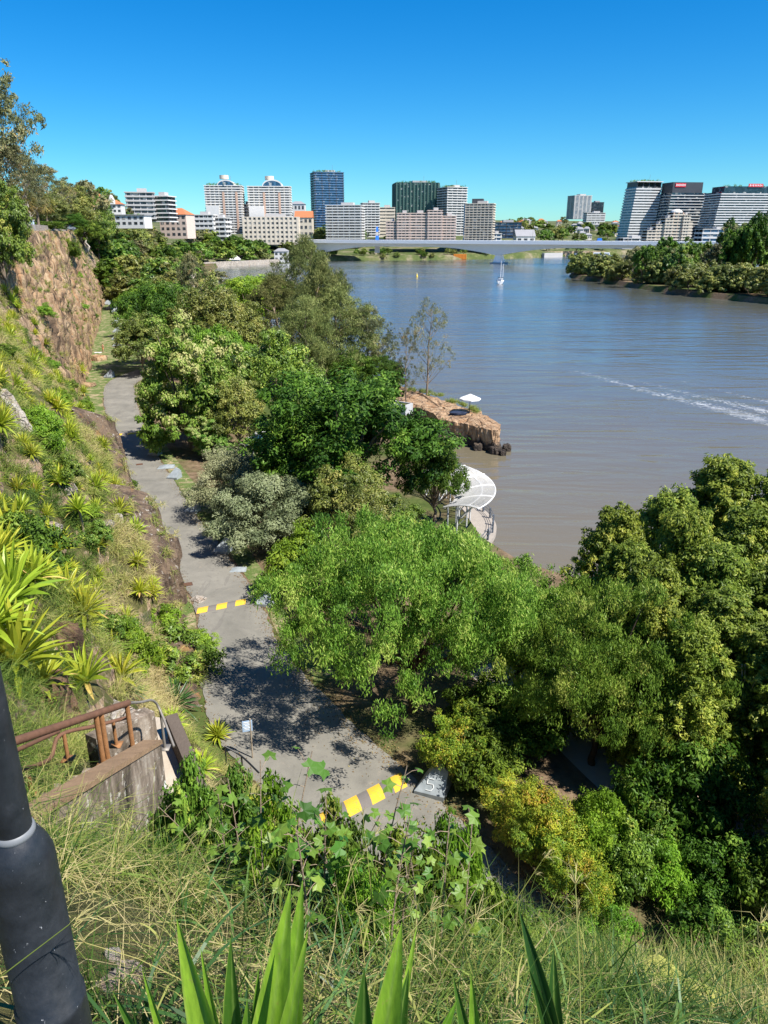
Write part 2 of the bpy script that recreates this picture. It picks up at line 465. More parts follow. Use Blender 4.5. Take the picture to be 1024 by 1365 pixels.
for _ in range(6): tn = unit(np.vstack([tn[:1], (tn[:-2] + 2 * tn[1:-1] + tn[2:]), tn[-1:]]))
nl = np.column_stack([-tn[:, 1], tn[:, 0]])       # pointing inland
NS, NPL = 64, 14
sv = np.concatenate([np.linspace(-.06, 1, NS), 1 + np.linspace(0, 1, NPL + 1)[1:] ** 1.5 * 9])
CUTN = vnoise(np.column_stack([RS[:, :2] * .16, np.zeros(NA)]), 91)
G = np.zeros((NA, len(sv), 3))
for j, q in enumerate(sv):
    run = RS[:, 2]
    if q <= 1:
        d = q * run; z = 3 + (RS[:, 3] - 3) * np.sign(q) * np.abs(q) ** RS[:, 4]
        cut = np.clip((RS[:, 1] - 40) / 5, 0, 1) * np.clip((98 - RS[:, 1]) / 8, 0, 1) * (.55 + .9 * CUTN)
        z = z + cut * 3.6 * np.clip(q / .03, 0, 1) * (1 - max(q, 0)) ** 1.5
    else:
        d = run + (q - 1) * 7.0; z = RS[:, 3] + (q - 1) * .35
    G[:, j, 0] = RS[:, 0] + nl[:, 0] * d; G[:, j, 1] = RS[:, 1] + nl[:, 1] * d; G[:, j, 2] = z
amp = np.sin(np.clip(sv, 0, 1) * math.pi) ** .5
face = np.clip((RS[:, 1] - 94) / 14, 0, 1) * np.clip((300 - RS[:, 1]) / 25, 0, 1)       # how much bare rock face
nz = fbm(G * np.array([.28, .28, .2]), 3, 4) - .5
nz2 = fbm(G * 1.1, 9, 3) - .5
rk = np.abs(fbm(G * np.array([.22, .22, .09]), 21, 4) - .5) * 2
near = np.clip(1 - np.linalg.norm(G[:, :, :2], axis=2) / 9, 0, 1)
disp = (nz * 2.6 + nz2 * .7) * amp[None] * (1 - .85 * near)
rk3 = np.floor(fbm(G * np.array([.42, .42, .12]), 31, 2) * 9) / 9; rk4 = np.floor(fbm(G * np.array([.9, .9, .5]), 37, 2) * 6) / 6
disp += face[:, None] * ((.35 - rk) * 1.3 + (rk3 - .5) * 3.4 + (rk4 - .5) * 1.5 + nz2 * .5) * amp[None] ** .5
G[:, :, 0] -= nl[:, 0][:, None] * disp * .9
G[:, :, 1] -= nl[:, 1][:, None] * disp * .9
G[:, :, 2] += disp * .25
ns_ = len(sv)
ii, jj = np.meshgrid(np.arange(NA - 1), np.arange(ns_ - 1), indexing='ij')
A = (ii * ns_ + jj).ravel()
TF = np.column_stack([A, A + 1, A + ns_ + 1, A + ns_])[:, ::-1]
terr = MB()
steepq = (face[:-1, None] * np.ones(ns_ - 1)[None]).ravel()
terr.add(G.reshape(-1, 3), TF, 0, .5)
mid = np.zeros((NA - 1, ns_ - 1), np.int32)
mid[(face[:-1] > .5), :] = 1
mid[:, NS + 1:] = 0
terr.M[0] = mid.ravel()
terrain = tag(terr.build('cliff', [M_SLOPE, M_CLIFF], smooth=True), kind='structure')
BV = BVHTree.FromPolygons([tuple(p) for p in G.reshape(-1, 3)], [tuple(int(k) for k in f) for f in TF])
def hit(u, v, z0=3.0):
    """where the ray of a pixel meets the slope or, past it, the bank"""
    d = ray(u, v); r = BV.ray_cast(Vector((0, 0, CAM_H)), Vector(d).normalized())
    g = gp(u, v, z0) if d[2] < -.001 else None
    if r[0] is not None:
        p = np.array(r[0])
        if g is None or np.linalg.norm(p - (0, 0, CAM_H)) < np.linalg.norm(g - (0, 0, CAM_H)): return p
    return g
def ground_z(x, y):
    r = BV.ray_cast(Vector((x, y, 80)), Vector((0, 0, -1)))
    return max(3.0, r[0].z) if r[0] is not None else 3.0

# --- road: edges read along the photograph, laid on the bank
RL = [gp(*p)[:2] for p in [(262, 815), (240, 770), (215, 720), (195, 680), (175, 640), (157, 590), (143, 555), (138, 530), (147, 508)]]
RR = [gp(*p)[:2] for p in [(345, 800), (310, 750), (275, 705), (250, 670), (225, 630), (200, 590), (190, 562), (181, 530), (186, 508)]]
RL = [(14, 15.2), (7.4, 16.8), (2.6, 19.6), (-2.0, 24.6), (-6.6, 29.8), (-9.6, 34.5), (-11.4, 40)] + [tuple(p) for p in RL] + [(-46.5, 148), (-40, 162), (-30, 178)]
RR = [(15, 19.4), (9.6, 20.6), (6.0, 23.2), (2.6, 28.2), (-1.4, 33.6), (-4.6, 38.6), (-7.0, 43.2)] + [tuple(p) for p in RR] + [(-40.5, 147), (-34, 158), (-25, 172)]
def smooth_line(P, k=6):
    P = np.asarray(P, float); out = []
    for i in range(len(P) - 1):
        p0, p1, p2, p3 = P[max(i - 1, 0)], P[i], P[i + 1], P[min(i + 2, len(P) - 1)]
        for q in range(k):
            u = q / k
            out.append(.5 * ((2 * p1) + (-p0 + p2) * u + (2 * p0 - 5 * p1 + 4 * p2 - p3) * u * u + (-p0 + 3 * p1 - 3 * p2 + p3) * u ** 3))
    return np.array(out + [P[-1]])
RL, RR = smooth_line(RL), smooth_line(RR)
NR = len(RL)
def ribbon(L, Rr, z, across=4):
    L, Rr = np.asarray(L), np.asarray(Rr)
    q = np.linspace(0, 1, across + 1)
    V = L[:, None, :] * (1 - q[None, :, None]) + Rr[:, None, :] * q[None, :, None]
    V = np.concatenate([V, np.full(V.shape[:2] + (1,), z)], 2)
    m = across + 1
    F = [(i * m + k, i * m + k + 1, (i + 1) * m + k + 1, (i + 1) * m + k) for i in range(len(L) - 1) for k in range(across)]
    return V.reshape(-1, 3), F
ej = lambda P, s_: P + np.column_stack([fbm(np.column_stack([P * 1.3, np.zeros(len(P))]), s_, 3) - .5, fbm(np.column_stack([P * 1.3, np.ones(len(P))]), s_ + 3, 3) - .5]) * .5
RLj, RRj = ej(smooth_line(RL, 5), 3), ej(smooth_line(RR, 5), 8)
road = MB(); road.add(*ribbon(RLj, RRj, 3.045)); tag(road.build('road', M_ASPHALT), kind='structure')
# grass verges: left between the road and the cliff foot, right as a strip with the stone wedges, and the far lawn
dirR = unit(RR - RL)
jit = lambda n, s: (np.interp(np.arange(n), np.arange(0, n + 7, 7), rng.normal(0, s, len(np.arange(0, n + 7, 7)))))[:, None]
i0 = 40
lv = MB(); lv.add(*ribbon(RL[i0:] - dirR[i0:] * (3.2 + jit(NR - i0, .3)), RL[i0:] - dirR[i0:] * (.12 + np.abs(jit(NR - i0, .12))), 3.02)); tag(lv.build('lawn', M_LAWN), kind='structure')
wv = 2.0 + jit(NR, .45)
j0 = int(np.argmax(RR[:, 1] > 37)); rv = MB(); rv.add(*ribbon((RR + dirR * (.1 + np.abs(jit(NR, .1))))[j0:], (RR + dirR * wv)[j0:], 3.02)); tag(rv.build('lawn', M_LAWN), kind='structure')
lw = MB(); far = [(-50, 121), (-41.5, 117.5), (-45, 131), (-47.5, 150), (-52, 168), (-66, 205), (-92, 275), (-97, 300), (-112, 300), (-100, 268), (-84, 222), (-68, 175), (-58, 146)]
lw.prism(far[::1], 2.9, 3.03); tag(lw.build('lawn', M_LAWN), kind='structure')
for poly in ([gp(u, v)[:2] for u, v in [(290, 612), (300, 650), (372, 668), (420, 640), (405, 600), (330, 592)]],):
    l2 = MB(); l2.prism(poly, 2.9, 3.025); tag(l2.build('lawn', M_LAWN), kind='structure')
# river walk behind the near trees
pa = MB(); PL = smooth_line([(5.0, 39), (8.2, 33.5), (10.8, 28), (14.5, 23), (19, 18)]); PR = smooth_line([(8.0, 41), (11.2, 35.2), (14, 29.6), (17.6, 25), (22.5, 20.5)])
pa.add(*ribbon(PL, PR, 3.03)); tag(pa.build('path', M_CONC), kind='structure')
kb = MB()
for a, b in zip(PR[:-1], PR[1:]):
    dd = unit(b - a); nn = np.array((dd[1], -dd[0])); c = (a + b) / 2 - nn * .1
    kb.box((c[0], c[1], 3.1), (np.linalg.norm(b - a) + .02, .18, .2), math.atan2(dd[1], dd[0]))
tag(kb.build('kerb', plain('kerb_concrete', (.5, .47, .42), .8)), kind='structure')
# second paved area at the lower right, under the trees
pv = MB(); pv.prism([gp(u, v)[:2] for u, v in [(1120, 1210), (1120, 1060), (960, 1062), (905, 1080), (960, 1140), (1010, 1210)]], 2.9, 3.035); tag(pv.build('pavement', M_CONC), kind='structure')
# ================================================================== PLANT KINDS (templates: meshes made once, shared by the copies)
M_BARK = plain('bark_grey', (.20, .155, .115), .9, .15, 0, .45, 3, .6)
M_BARK_PALE = plain('bark_pale', (.50, .44, .37), .8, .2, 0, .3, 3, .3)
M_BARK_DARK = plain('bark_dark', (.075, .055, .042), .9, .15, 0, .4, 4, .5)

L_FEATHER = leaf_mat('leaf_feathery', [(0, (0.050, 0.124, 0.016)), (.4, (0.140, 0.281, 0.034)), (.75, (0.263, 0.427, 0.060)), (1, (0.448, 0.540, 0.120))], .36, var=.12)
L_DARK = leaf_mat('leaf_dark_glossy', [(0, (0.027, 0.063, 0.006)), (.5, (0.069, 0.132, 0.012)), (.85, (0.138, 0.230, 0.022)), (1, (0.237, 0.322, 0.045))], .26, .55, .22, var=.2)
L_MID = leaf_mat('leaf_mid_green', [(0, (0.055, 0.106, 0.014)), (.5, (0.127, 0.220, 0.026)), (.85, (0.246, 0.345, 0.045)), (1, (0.433, 0.455, 0.088))], .28, .45, .4)
L_BRIGHT = leaf_mat('leaf_bright_green', [(0, (0.084, 0.171, 0.012)), (.5, (0.168, 0.328, 0.022)), (1, (0.320, 0.464, 0.049))], .34, var=.16)
L_OLIVE = leaf_mat('leaf_olive', [(0, (0.067, 0.091, 0.018)), (.5, (0.168, 0.204, 0.038)), (.85, (0.281, 0.302, 0.064)), (1, (0.402, 0.379, 0.103))], .26, .45, .4)
L_GREY = leaf_mat('leaf_grey_green', [(0, (0.124, 0.149, 0.068)), (.5, (0.236, 0.265, 0.126)), (1, (0.397, 0.414, 0.229))], .22, var=.12)
L_GUM = leaf_mat('leaf_gum', [(0, (0.084, 0.098, 0.043)), (.5, (0.168, 0.182, 0.074)), (.85, (0.267, 0.260, 0.111)), (1, (0.393, 0.286, 0.136))], .26)
L_CASUA = leaf_mat('leaf_casuarina', [(0, (.085, .105, .03)), (.5, (.175, .20, .055)), (1, (.29, .29, .10))], .28, .7, .2)
L_FLOWER = leaf_mat('leaf_cream_flowering', [(0, (.05, .12, .012)), (.4, (.12, .24, .025)), (.68, (.21, .34, .045)), (.86, (.40, .46, .13)), (1, (.52, .52, .2))], .3, var=.08)
L_MANGR = leaf_mat('leaf_mangrove', [(0, (0.069, 0.112, 0.015)), (.45, (0.190, 0.258, 0.030)), (.8, (0.333, 0.392, 0.055)), (1, (0.494, 0.504, 0.090))], .38, .5, .3, var=.16, hue=.015)
L_YELLOW = leaf_mat('leaf_yellow', [(0, (.09, .17, .02)), (.4, (.23, .33, .03)), (.7, (.42, .45, .04)), (.92, (.60, .50, .05)), (1, (.50, .30, .06))], .32, var=.1)
L_PALM = leaf_mat('leaf_palm', [(0, (0.119, 0.143, 0.031)), (.6, (0.238, 0.220, 0.052)), (1, (0.428, 0.297, 0.105))], .25)
L_BLADE = leaf_mat('blade_leaf', [(0, (0.186, 0.272, 0.022)), (.5, (0.373, 0.449, 0.038)), (.85, (0.576, 0.556, 0.064)), (1, (0.622, 0.449, 0.139))], .34, .42, .4, var=.15)
L_BLADE_DARK = leaf_mat('blade_leaf_dark', [(0, (0.024, 0.061, 0.016)), (.6, (0.059, 0.132, 0.031)), (1, (0.166, 0.220, 0.052))], .25, .4, .4)

def rand_dirs(r, n):
    return unit(r.normal(size=(n, 3)))

def leaf_quads(r, C, N, L, W, hang=0.0, fold=.12):
    """one four-cornered leaf at each point C, facing N"""
    n = len(C)
    a = unit(np.cross(N, rand_dirs(r, n)) + np.array((0, 0, -1.0)) * hang)
    b = unit(np.cross(a, N)); nn = np.cross(a, b)
    L = (L * r.uniform(.5, 1.5, n))[:, None]; W = (W * r.uniform(.7, 1.25, n))[:, None]
    V = np.stack([C - a * L * .5, C + b * W * .5 - a * L * .05 + nn * L * fold, C + a * L * .5, C - b * W * .5 - a * L * .05 + nn * L * fold], 1)
    F = (np.arange(n)[:, None] * 4 + np.arange(4)[None])
    return V.reshape(-1, 3), F

def clumps_dome(r, Rr, H, base, n, lump=.5, flat=.0, low=-.35):
    d = rand_dirs(r, n * 3); d = d[d[:, 2] > low][:n]
    off = r.uniform(0, 50, 3)
    q = (1 - lump) + lump * 2 * vnoise(d * 2.1 + off, 5)
    rad = q * r.uniform(.45, 1.0, len(d)) ** .6
    c = d * rad[:, None] * np.array((Rr, Rr, (H - base) * .56))
    c[:, 2] += base + (H - base) * .42
    c[:, 2] *= .97 * (H - 0) / max(1e-3, np.percentile(c[:, 2], 98)); hr = np.hypot(c[:, 0], c[:, 1]); c[:, :2] *= .97 * Rr / np.percentile(hr, 92)
    if flat: c[:, 2] = np.minimum(c[:, 2], H - (H - base) * flat * vnoise(c * .4, 8))
    return c

def crown_mesh(seed, name, mat, Rr, H, base, nc, nleaf, L, W, rc=.26, squash=.75, hang=0.0, lump=.5, flat=0.0, spread=.5, clumps=None, tint_top=0.0, low=-.35, sub=6):
    """leaves in sprays in clumps; returns the mesh and the clump centres (the limbs run there)"""
    r = np.random.default_rng(seed); mb = MB()
    C = clumps_dome(r, Rr, H, base, nc, lump, flat, low) if clumps is None else np.asarray(clumps, float)
    for c in C:
        rad = Rr * rc * 1.12 * r.uniform(.65, 1.25)
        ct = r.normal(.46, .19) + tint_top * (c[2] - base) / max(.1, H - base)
        ns = max(3, int(sub * r.uniform(.7, 1.3)))
        sd = unit(rand_dirs(r, ns) + np.array((0, 0, .35)))
        sc = c + sd * (rad * r.uniform(.35, 1, ns) ** .5)[:, None] * np.array((1, 1, squash))
        m = max(4, nleaf // ns)
        P = np.repeat(sc, m, 0); n = len(P)
        dd = rand_dirs(r, n) * (rad * .56 * r.uniform(.1, 1, n) ** .55)[:, None]
        dd[:, 2] *= .62
        if hang: dd[:, 2] -= hang * rad * .55 * r.uniform(0, 1, n) ** 1.5
        P = P + dd
        N = unit(unit(dd) * .55 + np.repeat(sd, m, 0) * spread + np.array((0, 0, .45)) + rand_dirs(r, n) * .55)
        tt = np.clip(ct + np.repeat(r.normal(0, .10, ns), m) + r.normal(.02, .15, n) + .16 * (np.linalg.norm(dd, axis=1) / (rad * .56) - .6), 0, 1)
        V, F = leaf_quads(r, P, N, L, W, hang * .9)
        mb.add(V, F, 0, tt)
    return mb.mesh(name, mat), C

def trunk_mesh(seed, name, mat, C, Rr, H, base, r0, nlimb=14, fork=.55, lean=(0, 0), stems=1, sides=7):
    r = np.random.default_rng(seed + 77); mb = MB()
    for k in range(stems):
        a = r.uniform(0, 6.28); sp = 0 if stems == 1 else r0 * 2.2
        p0 = np.array((math.cos(a) * sp, math.sin(a) * sp, -.35))
        f = np.array((lean[0] + math.cos(a) * sp * 3, lean[1] + math.sin(a) * sp * 3, base * fork + .25 * (H - base) * .5))
        wob = r.normal(0, r0 * .7, (5, 3)); wob[0] = wob[-1] = 0; wob[:, 2] = 0
        pts = np.array([p0 + (f - p0) * q for q in np.linspace(0, 1, 5)]) + wob
        mb.tube(pts, np.array([1.35, 1.0, .9, .82, .75]) * r0 / (stems ** .35), sides)
        sel = r.permutation(len(C))[:max(3, nlimb // stems)]
        for i in sel:
            c = C[i]; m = f * .5 + c * .5 + np.array((0, 0, .08 * (H - base))) + r.normal(0, .06 * Rr, 3)
            t = np.linspace(0, 1, 7)[:, None]
            q = (1 - t) ** 2 * f + 2 * t * (1 - t) * m + t * t * c
            q[1:-1] += r.normal(0, .02 * Rr, (5, 3))
            mb.tube(q, np.linspace(.5, .09, 7) * r0 / (stems ** .35), 5, caps=False)
    return mb.mesh(name, mat, smooth=True)

KINDS = {}
def kind(key, seed, leaf, bark, Rr, H, base, nc, nleaf, L, W, r0=.2, nlimb=12, stems=1, lean=(0, 0), fork=.55, **kw):
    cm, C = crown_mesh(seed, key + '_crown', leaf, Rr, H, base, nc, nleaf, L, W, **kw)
    tm = trunk_mesh(seed, key + '_trunk', bark, C, Rr, H, base, r0, nlimb, fork, lean, stems)
    KINDS.setdefault(key, []).append((tm, cm, Rr, H))

# near and middle distance kinds (unit: metres)
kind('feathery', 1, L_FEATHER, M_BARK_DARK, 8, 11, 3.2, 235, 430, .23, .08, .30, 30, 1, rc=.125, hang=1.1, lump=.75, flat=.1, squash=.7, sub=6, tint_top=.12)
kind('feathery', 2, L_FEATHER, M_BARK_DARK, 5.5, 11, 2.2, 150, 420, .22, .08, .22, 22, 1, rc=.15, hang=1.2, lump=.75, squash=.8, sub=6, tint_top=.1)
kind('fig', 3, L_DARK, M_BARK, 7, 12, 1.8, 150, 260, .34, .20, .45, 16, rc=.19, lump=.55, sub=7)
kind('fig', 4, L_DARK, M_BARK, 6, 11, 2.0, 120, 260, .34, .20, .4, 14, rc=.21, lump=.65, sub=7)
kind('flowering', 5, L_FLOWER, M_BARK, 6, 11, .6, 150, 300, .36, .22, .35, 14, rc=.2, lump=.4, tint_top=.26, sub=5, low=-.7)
kind('round_olive', 6, L_OLIVE, M_BARK, 4, 7, 1.1, 90, 260, .26, .13, .2, 12, rc=.23, lump=.3, sub=8)
kind('mid', 7, L_MID, M_BARK, 5, 9, 1.8, 100, 230, .32, .19, .25, 12, rc=.22, lump=.5)
kind('mid', 8, L_MID, M_BARK, 5, 10, 2.2, 90, 230, .34, .19, .25, 12, rc=.24, lump=.6)
kind('dome', 9, L_BRIGHT, M_BARK, 5, 7, 1.4, 110, 200, .28, .16, .2, 10, rc=.2, lump=.2)
kind('grey', 10, L_GREY, M_BARK, 3.2, 3.8, .3, 95, 520, .15, .06, .1, 12, 3, rc=.22, lump=.3, sub=10)
kind('grey', 12, L_GREY, M_BARK, 2.6, 3.6, .3, 75, 520, .15, .06, .1, 12, 3, rc=.24, lump=.4, sub=10)
kind('dark_round', 13, L_DARK, M_BARK_DARK, 5, 8, .8, 120, 230, .30, .15, .25, 10, rc=.2, lump=.35)
def casua(seed, key, leaf, H, Rr, nc, bark=M_BARK, L=.5, W=.075, nleaf=210, r0=.24, base=.2, rc=.2, hang=1.3):
    r = np.random.default_rng(seed)
    z = base * H + (1 - base) * H * r.uniform(0, 1, nc) ** .85
    u_ = (z / H - base) / (1 - base)
    prof = Rr * np.clip(np.sin(np.clip(u_, 0, 1) * 2.7 + .35), .12, 1) * r.uniform(.25, 1, nc) ** .6
    th = r.uniform(0, 6.28, nc) ; prof = prof * (.55 + .9 * vnoise(np.column_stack([np.cos(th) * 1.3, np.sin(th) * 1.3, z * .25]) + seed, 4))
    C = np.column_stack([np.cos(th) * prof, np.sin(th) * prof, z])
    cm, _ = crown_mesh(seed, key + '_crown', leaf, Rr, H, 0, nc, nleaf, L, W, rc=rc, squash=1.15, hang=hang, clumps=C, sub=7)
    mb = MB(); n = 9; q = np.linspace(0, 1, n)
    pts = np.column_stack([np.cumsum(r.normal(0, .012 * H, n)) * q, np.cumsum(r.normal(0, .012 * H, n)) * q, -.4 + q * H * .95])
    mb.tube(pts, r0 * (1.25 - 1.1 * q), 8)
    for i in r.permutation(nc)[:26]:
        c = C[i]; z0 = max(.12 * H, c[2] - prof[i] * .9 - .6)
        b0 = np.array((np.interp(z0, pts[:, 2], pts[:, 0]), np.interp(z0, pts[:, 2], pts[:, 1]), z0))
        t = np.linspace(0, 1, 5)[:, None]; m = b0 * .4 + c * .6 + np.array((0, 0, -.1 * Rr))
        mb.tube((1 - t) ** 2 * b0 + 2 * t * (1 - t) * m + t * t * c, np.linspace(.32, .06, 5) * r0, 5, caps=False)
    KINDS.setdefault(key, []).append((mb.mesh(key + '_trunk', bark, True), cm, Rr, H))
casua(20, 'casuarina', L_CASUA, 20, 5, 120)
casua(21, 'casuarina', L_CASUA, 20, 4.4, 110)
casua(22, 'casuarina', L_CASUA, 20, 5.4, 120)
casua(23, 'airy_gum', L_GUM, 12, 4.2, 58, M_BARK, .30, .07, 70, .14, .22, .15, .8)
casua(24, 'airy_gum', L_GUM, 12, 3.2, 40, M_BARK, .30, .07, 70, .12, .2, .16, .8)
casua(25, 'tall_gum', L_GUM, 16, 5.5, 75, M_BARK_PALE, .40, .13, 150, .26, .3, .17, .7)
casua(26, 'tall_gum', L_GUM, 16, 5.0, 70, M_BARK_PALE, .40, .13, 150, .26, .3, .18, .7)
# mangrove-edge trees close by on the right: leafy to the ground, pale stems
def mangr(seed, H, Rr, nc, nleaf=150, L=.22, W=.11):
    r = np.random.default_rng(seed)
    z = H * (.10 + .9 * r.uniform(0, 1, nc) ** .8); u_ = z / H
    prof = Rr * np.clip(1.08 - .85 * u_ ** 2.2, .1, 1) * r.uniform(.15, 1, nc) ** .5; th = r.uniform(0, 6.28, nc)
    prof = prof * (.45 + 1.15 * vnoise(np.column_stack([np.cos(th) * 1.9, np.sin(th) * 1.9, z * .5]) + seed, 4))
    C = np.column_stack([np.cos(th) * prof, np.sin(th) * prof, z])
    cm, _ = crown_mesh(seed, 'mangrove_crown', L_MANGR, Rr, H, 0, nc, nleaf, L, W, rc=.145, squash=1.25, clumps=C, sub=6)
    mb = MB()
    for k in range(3):
        a = r.uniform(0, 6.28); n = 7; q = np.linspace(0, 1, n)
        pts = np.column_stack([math.cos(a) * (.2 + q * Rr * .35), math.sin(a) * (.2 + q * Rr * .35), -.4 + q * H * .9]) + np.cumsum(r.normal(0, .09, (n, 3)), 0) * q[:, None]
        mb.tube(pts, .15 * (1.2 - q), 6)
        for i in r.permutation(nc)[:11]:
            c = C[i]; z0 = c[2] * .7; b0 = np.array([np.interp(z0, pts[:, 2], pts[:, j]) for j in range(3)])
            mb.tube(np.array([b0, b0 * .45 + c * .55 + (0, 0, -.15), c]), [.06, .035, .015], 4, caps=False)
    KINDS.setdefault('mangrove', []).append((mb.mesh('mangrove_trunk', M_BARK_PALE, True), cm, Rr, H))
mangr(30, 9, 3.6, 330); mangr(31, 9, 3.2, 300); mangr(32, 9, 3.9, 350); mangr(39, 9, 3.4, 290)
# yellow-leaved shrub by the road
kind('yellow', 33, L_YELLOW, M_BARK, 2.2, 3.0, .5, 70, 260, .15, .065, .06, 14, 3, rc=.24, lump=.6, sub=8)
kind('yellow', 34, L_YELLOW, M_BARK, 1.8, 2.8, .6, 50, 240, .15, .065, .05, 14, 2, rc=.26, lump=.7, sub=8)
kind('bright_shrub', 35, L_BRIGHT, M_BARK, 1.8, 2.3, .2, 60, 260, .16, .08, .07, 10, 3, rc=.26, lump=.35, sub=8)
kind('slope_shrub', 36, L_MID, M_BARK, 1.6, 1.7, .1, 55, 230, .15, .08, .05, 9, 3, rc=.27, lump=.45, sub=7)
kind('slope_shrub', 37, L_BRIGHT, M_BARK_PALE, 1.6, 1.6, .1, 50, 210, .15, .075, .05, 10, 3, rc=.27, lump=.55, sub=7)
kind('dark_shrub', 38, L_DARK, M_BARK_DARK, 1.7, 2.2, .1, 60, 170, .17, .09, .06, 10, 3, rc=.26, lump=.5, sub=7)
# far kinds: fewer, larger leaves
for s_ in range(3):
    kind('far_mid', 50 + s_, L_MID, M_BARK, 5, 9.5, 1.2, 46, 95, .85, .5, .3, 5, rc=.28, lump=.5, sub=5)
    kind('far_dark', 60 + s_, L_DARK, M_BARK, 5, 9, .8, 46, 95, .85, .5, .3, 5, rc=.28, lump=.5, sub=5)
    kind('far_olive', 70 + s_, L_OLIVE, M_BARK, 5, 9, 1.0, 46, 95, .8, .45, .3, 5, rc=.28, lump=.5, sub=5)
    kind('far_gum', 80 + s_, L_GUM, M_BARK_PALE, 5, 13, 3.5, 42, 85, .8, .4, .3, 9, rc=.25, lump=.7, sub=5)
    kind('far_mangrove', 90 + s_, L_OLIVE, M_BARK, 5, 8, .2, 60, 110, .75, .42, .25, 6, rc=.24, lump=.5, sub=5, low=-.6)

KIND_NAMES = {'casuarina': 'casuarina_tree', 'airy_gum': 'gum_tree', 'tall_gum': 'gum_tree', 'far_gum': 'gum_tree', 'mangrove': 'mangrove_tree', 'far_mangrove': 'mangrove_tree',
              'grey': 'shrub', 'yellow': 'shrub', 'bright_shrub': 'shrub', 'slope_shrub': 'shrub', 'dark_shrub': 'shrub', 'fig': 'fig_tree'}
_kc = {}
def tree(key, p, h, rad, label, group=None, var=None, rot=None, cat=None):
    """one tree or shrub: an Empty at its foot with a trunk and a crown"""
    vs = KINDS[key]; k = _kc.get(key, 0); _kc[key] = k + 1
    tm, cm, R0, H0 = vs[(k if var is None else var) % len(vs)]
    nm = KIND_NAMES.get(key, 'tree')
    e = empty(nm, p, label, cat or ('shrub' if nm == 'shrub' else 'tree'), group, rng.uniform(0, 6.28) if rot is None else rot)
    e.scale = (rad / R0, rad / R0, h / H0)
    put(tm, 'stem' if nm == 'shrub' else 'trunk', e); put(cm, 'foliage' if nm == 'shrub' else 'crown', e)
    return e
def tree_px(key, ub, vb, vtop, wpx, label, group=None, z0=3.0, **kw):
    """foot seen at (ub, vb), top in row vtop, crown wpx pixels wide"""
    p = gp(ub, vb, z0); h = z_at_row(vtop, p[1]) - z0
    return tree(key, p, h, wpx / 2 * depth_of(p) / F_PX, label, group, **kw)
# ================================================================== TREES OF THE BANK
tree_px('feathery', 548, 948, 712, 305, 'broad feathery light green tree leaning beside the grey path and road bend', var=0, rot=.6)
tree_px('feathery', 790, 1020, 790, 230, 'feathery light green tree with hanging sprays between the spreading tree and the mangroves', var=1, rot=2.0)
tree_px('feathery', 690, 925, 775, 210, 'smaller feathery tree at the water behind the spreading feathery tree', var=1, rot=4.0)
tree_px('feathery', 510, 840, 708, 150, 'feathery tree behind the spreading tree and above the vivid green bush', var=1, rot=5.2)
tree_px('bright_shrub', 405, 795, 722, 86, 'vivid green rounded bush beside the stone wedge at the yellow hump')
tree_px('grey', 322, 676, 608, 120, 'grey-green rounded bush behind the largest one, nearest the flat stone slab')
tree_px('grey', 352, 728, 640, 125, 'largest grey-green rounded bush beside the road')
tree_px('grey', 385, 715, 655, 80, 'small grey-green bush tucked behind the largest grey bush', var=1)
tree_px('fig', 462, 690, 508, 210, 'large dark green fig tree standing inland of the white pergola', var=0)
tree_px('fig', 578, 698, 588, 76, 'dark fig tree close against the white pergola', var=1)
tree_px('fig', 410, 690, 560, 130, 'dark leafy fig tree behind the grey-green bushes', var=1, rot=1)
tree_px('round_olive', 465, 735, 625, 100, 'olive green tree in front of the large dark fig')
tree_px('mid', 520, 745, 665, 85, 'mid green tree on the bank below the pergola deck', var=0)
tree_px('round_olive', 500, 760, 670, 100, 'yellowish olive tree between the fig and the feathery tree')
tree_px('flowering', 258, 600, 440, 118, 'tree topped with cream blossom overhanging the road', var=0)
tree_px('flowering', 285, 610, 560, 52, 'low cream-tinged tree beside the dirt patch', var=0, rot=3)
tree_px('round_olive', 320, 604, 512, 74, 'neatly rounded olive green tree beside the lawn')
tree_px('mid', 372, 575, 448, 100, 'mid green tree with paler leaf tips behind the rounded olive tree', var=0)
tree_px('dome', 290, 545, 445, 90, 'vivid green dome-shaped tree behind the blossoming tree')
tree_px('dark_round', 300, 560, 475, 80, 'blue-green dense tree under the vivid green dome')
tree_px('dark_round', 216, 492, 388, 95, 'dense dark green tree over the far end of the road')
tree_px('round_olive', 192, 500, 425, 62, 'dull dark olive tree shading the road at its far bend')
tree_px('round_olive', 285, 500, 388, 90, 'tree with warm olive crown behind the dense dark tree')
tree_px('round_olive', 318, 500, 405, 80, 'brownish olive tree beside the tall casuarinas')
tree_px('mid', 250, 470, 385, 70, 'mid green tree behind the blossoming tree', var=1)
tree_px('dome', 345, 450, 374, 105, 'bright green domed tree at the water behind the casuarinas')
tree_px('dome', 200, 450, 385, 60, 'light green rounded tree beside the far lawn')
tree_px('casuarina', 408, 478, 322, 95, 'tallest olive-brown casuarina reaching up to the bridge', var=0)
tree_px('casuarina', 372, 485, 372, 90, 'casuarina nearest the road among the tall casuarinas', var=1)
tree_px('casuarina', 432, 515, 348, 85, 'casuarina with a slanting tip standing by the water', var=1, rot=2)
tree_px('casuarina', 447, 520, 388, 125, 'broad olive-brown casuarina above the large fig', var=2)
tree_px('casuarina', 408, 530, 400, 90, 'drooping casuarina with brownish foliage beside the mid green tree', var=0, rot=4)
tree_px('tall_gum', 490, 520, 412, 80, 'gum with bare pale limbs by the rock ledge', var=0)
tree_px('dark_round', 512, 525, 478, 60, 'small dark tree at the landward end of the rock ledge')
tree_px('dark_round', 470, 525, 470, 70, 'dark tree under the pale-limbed gum')
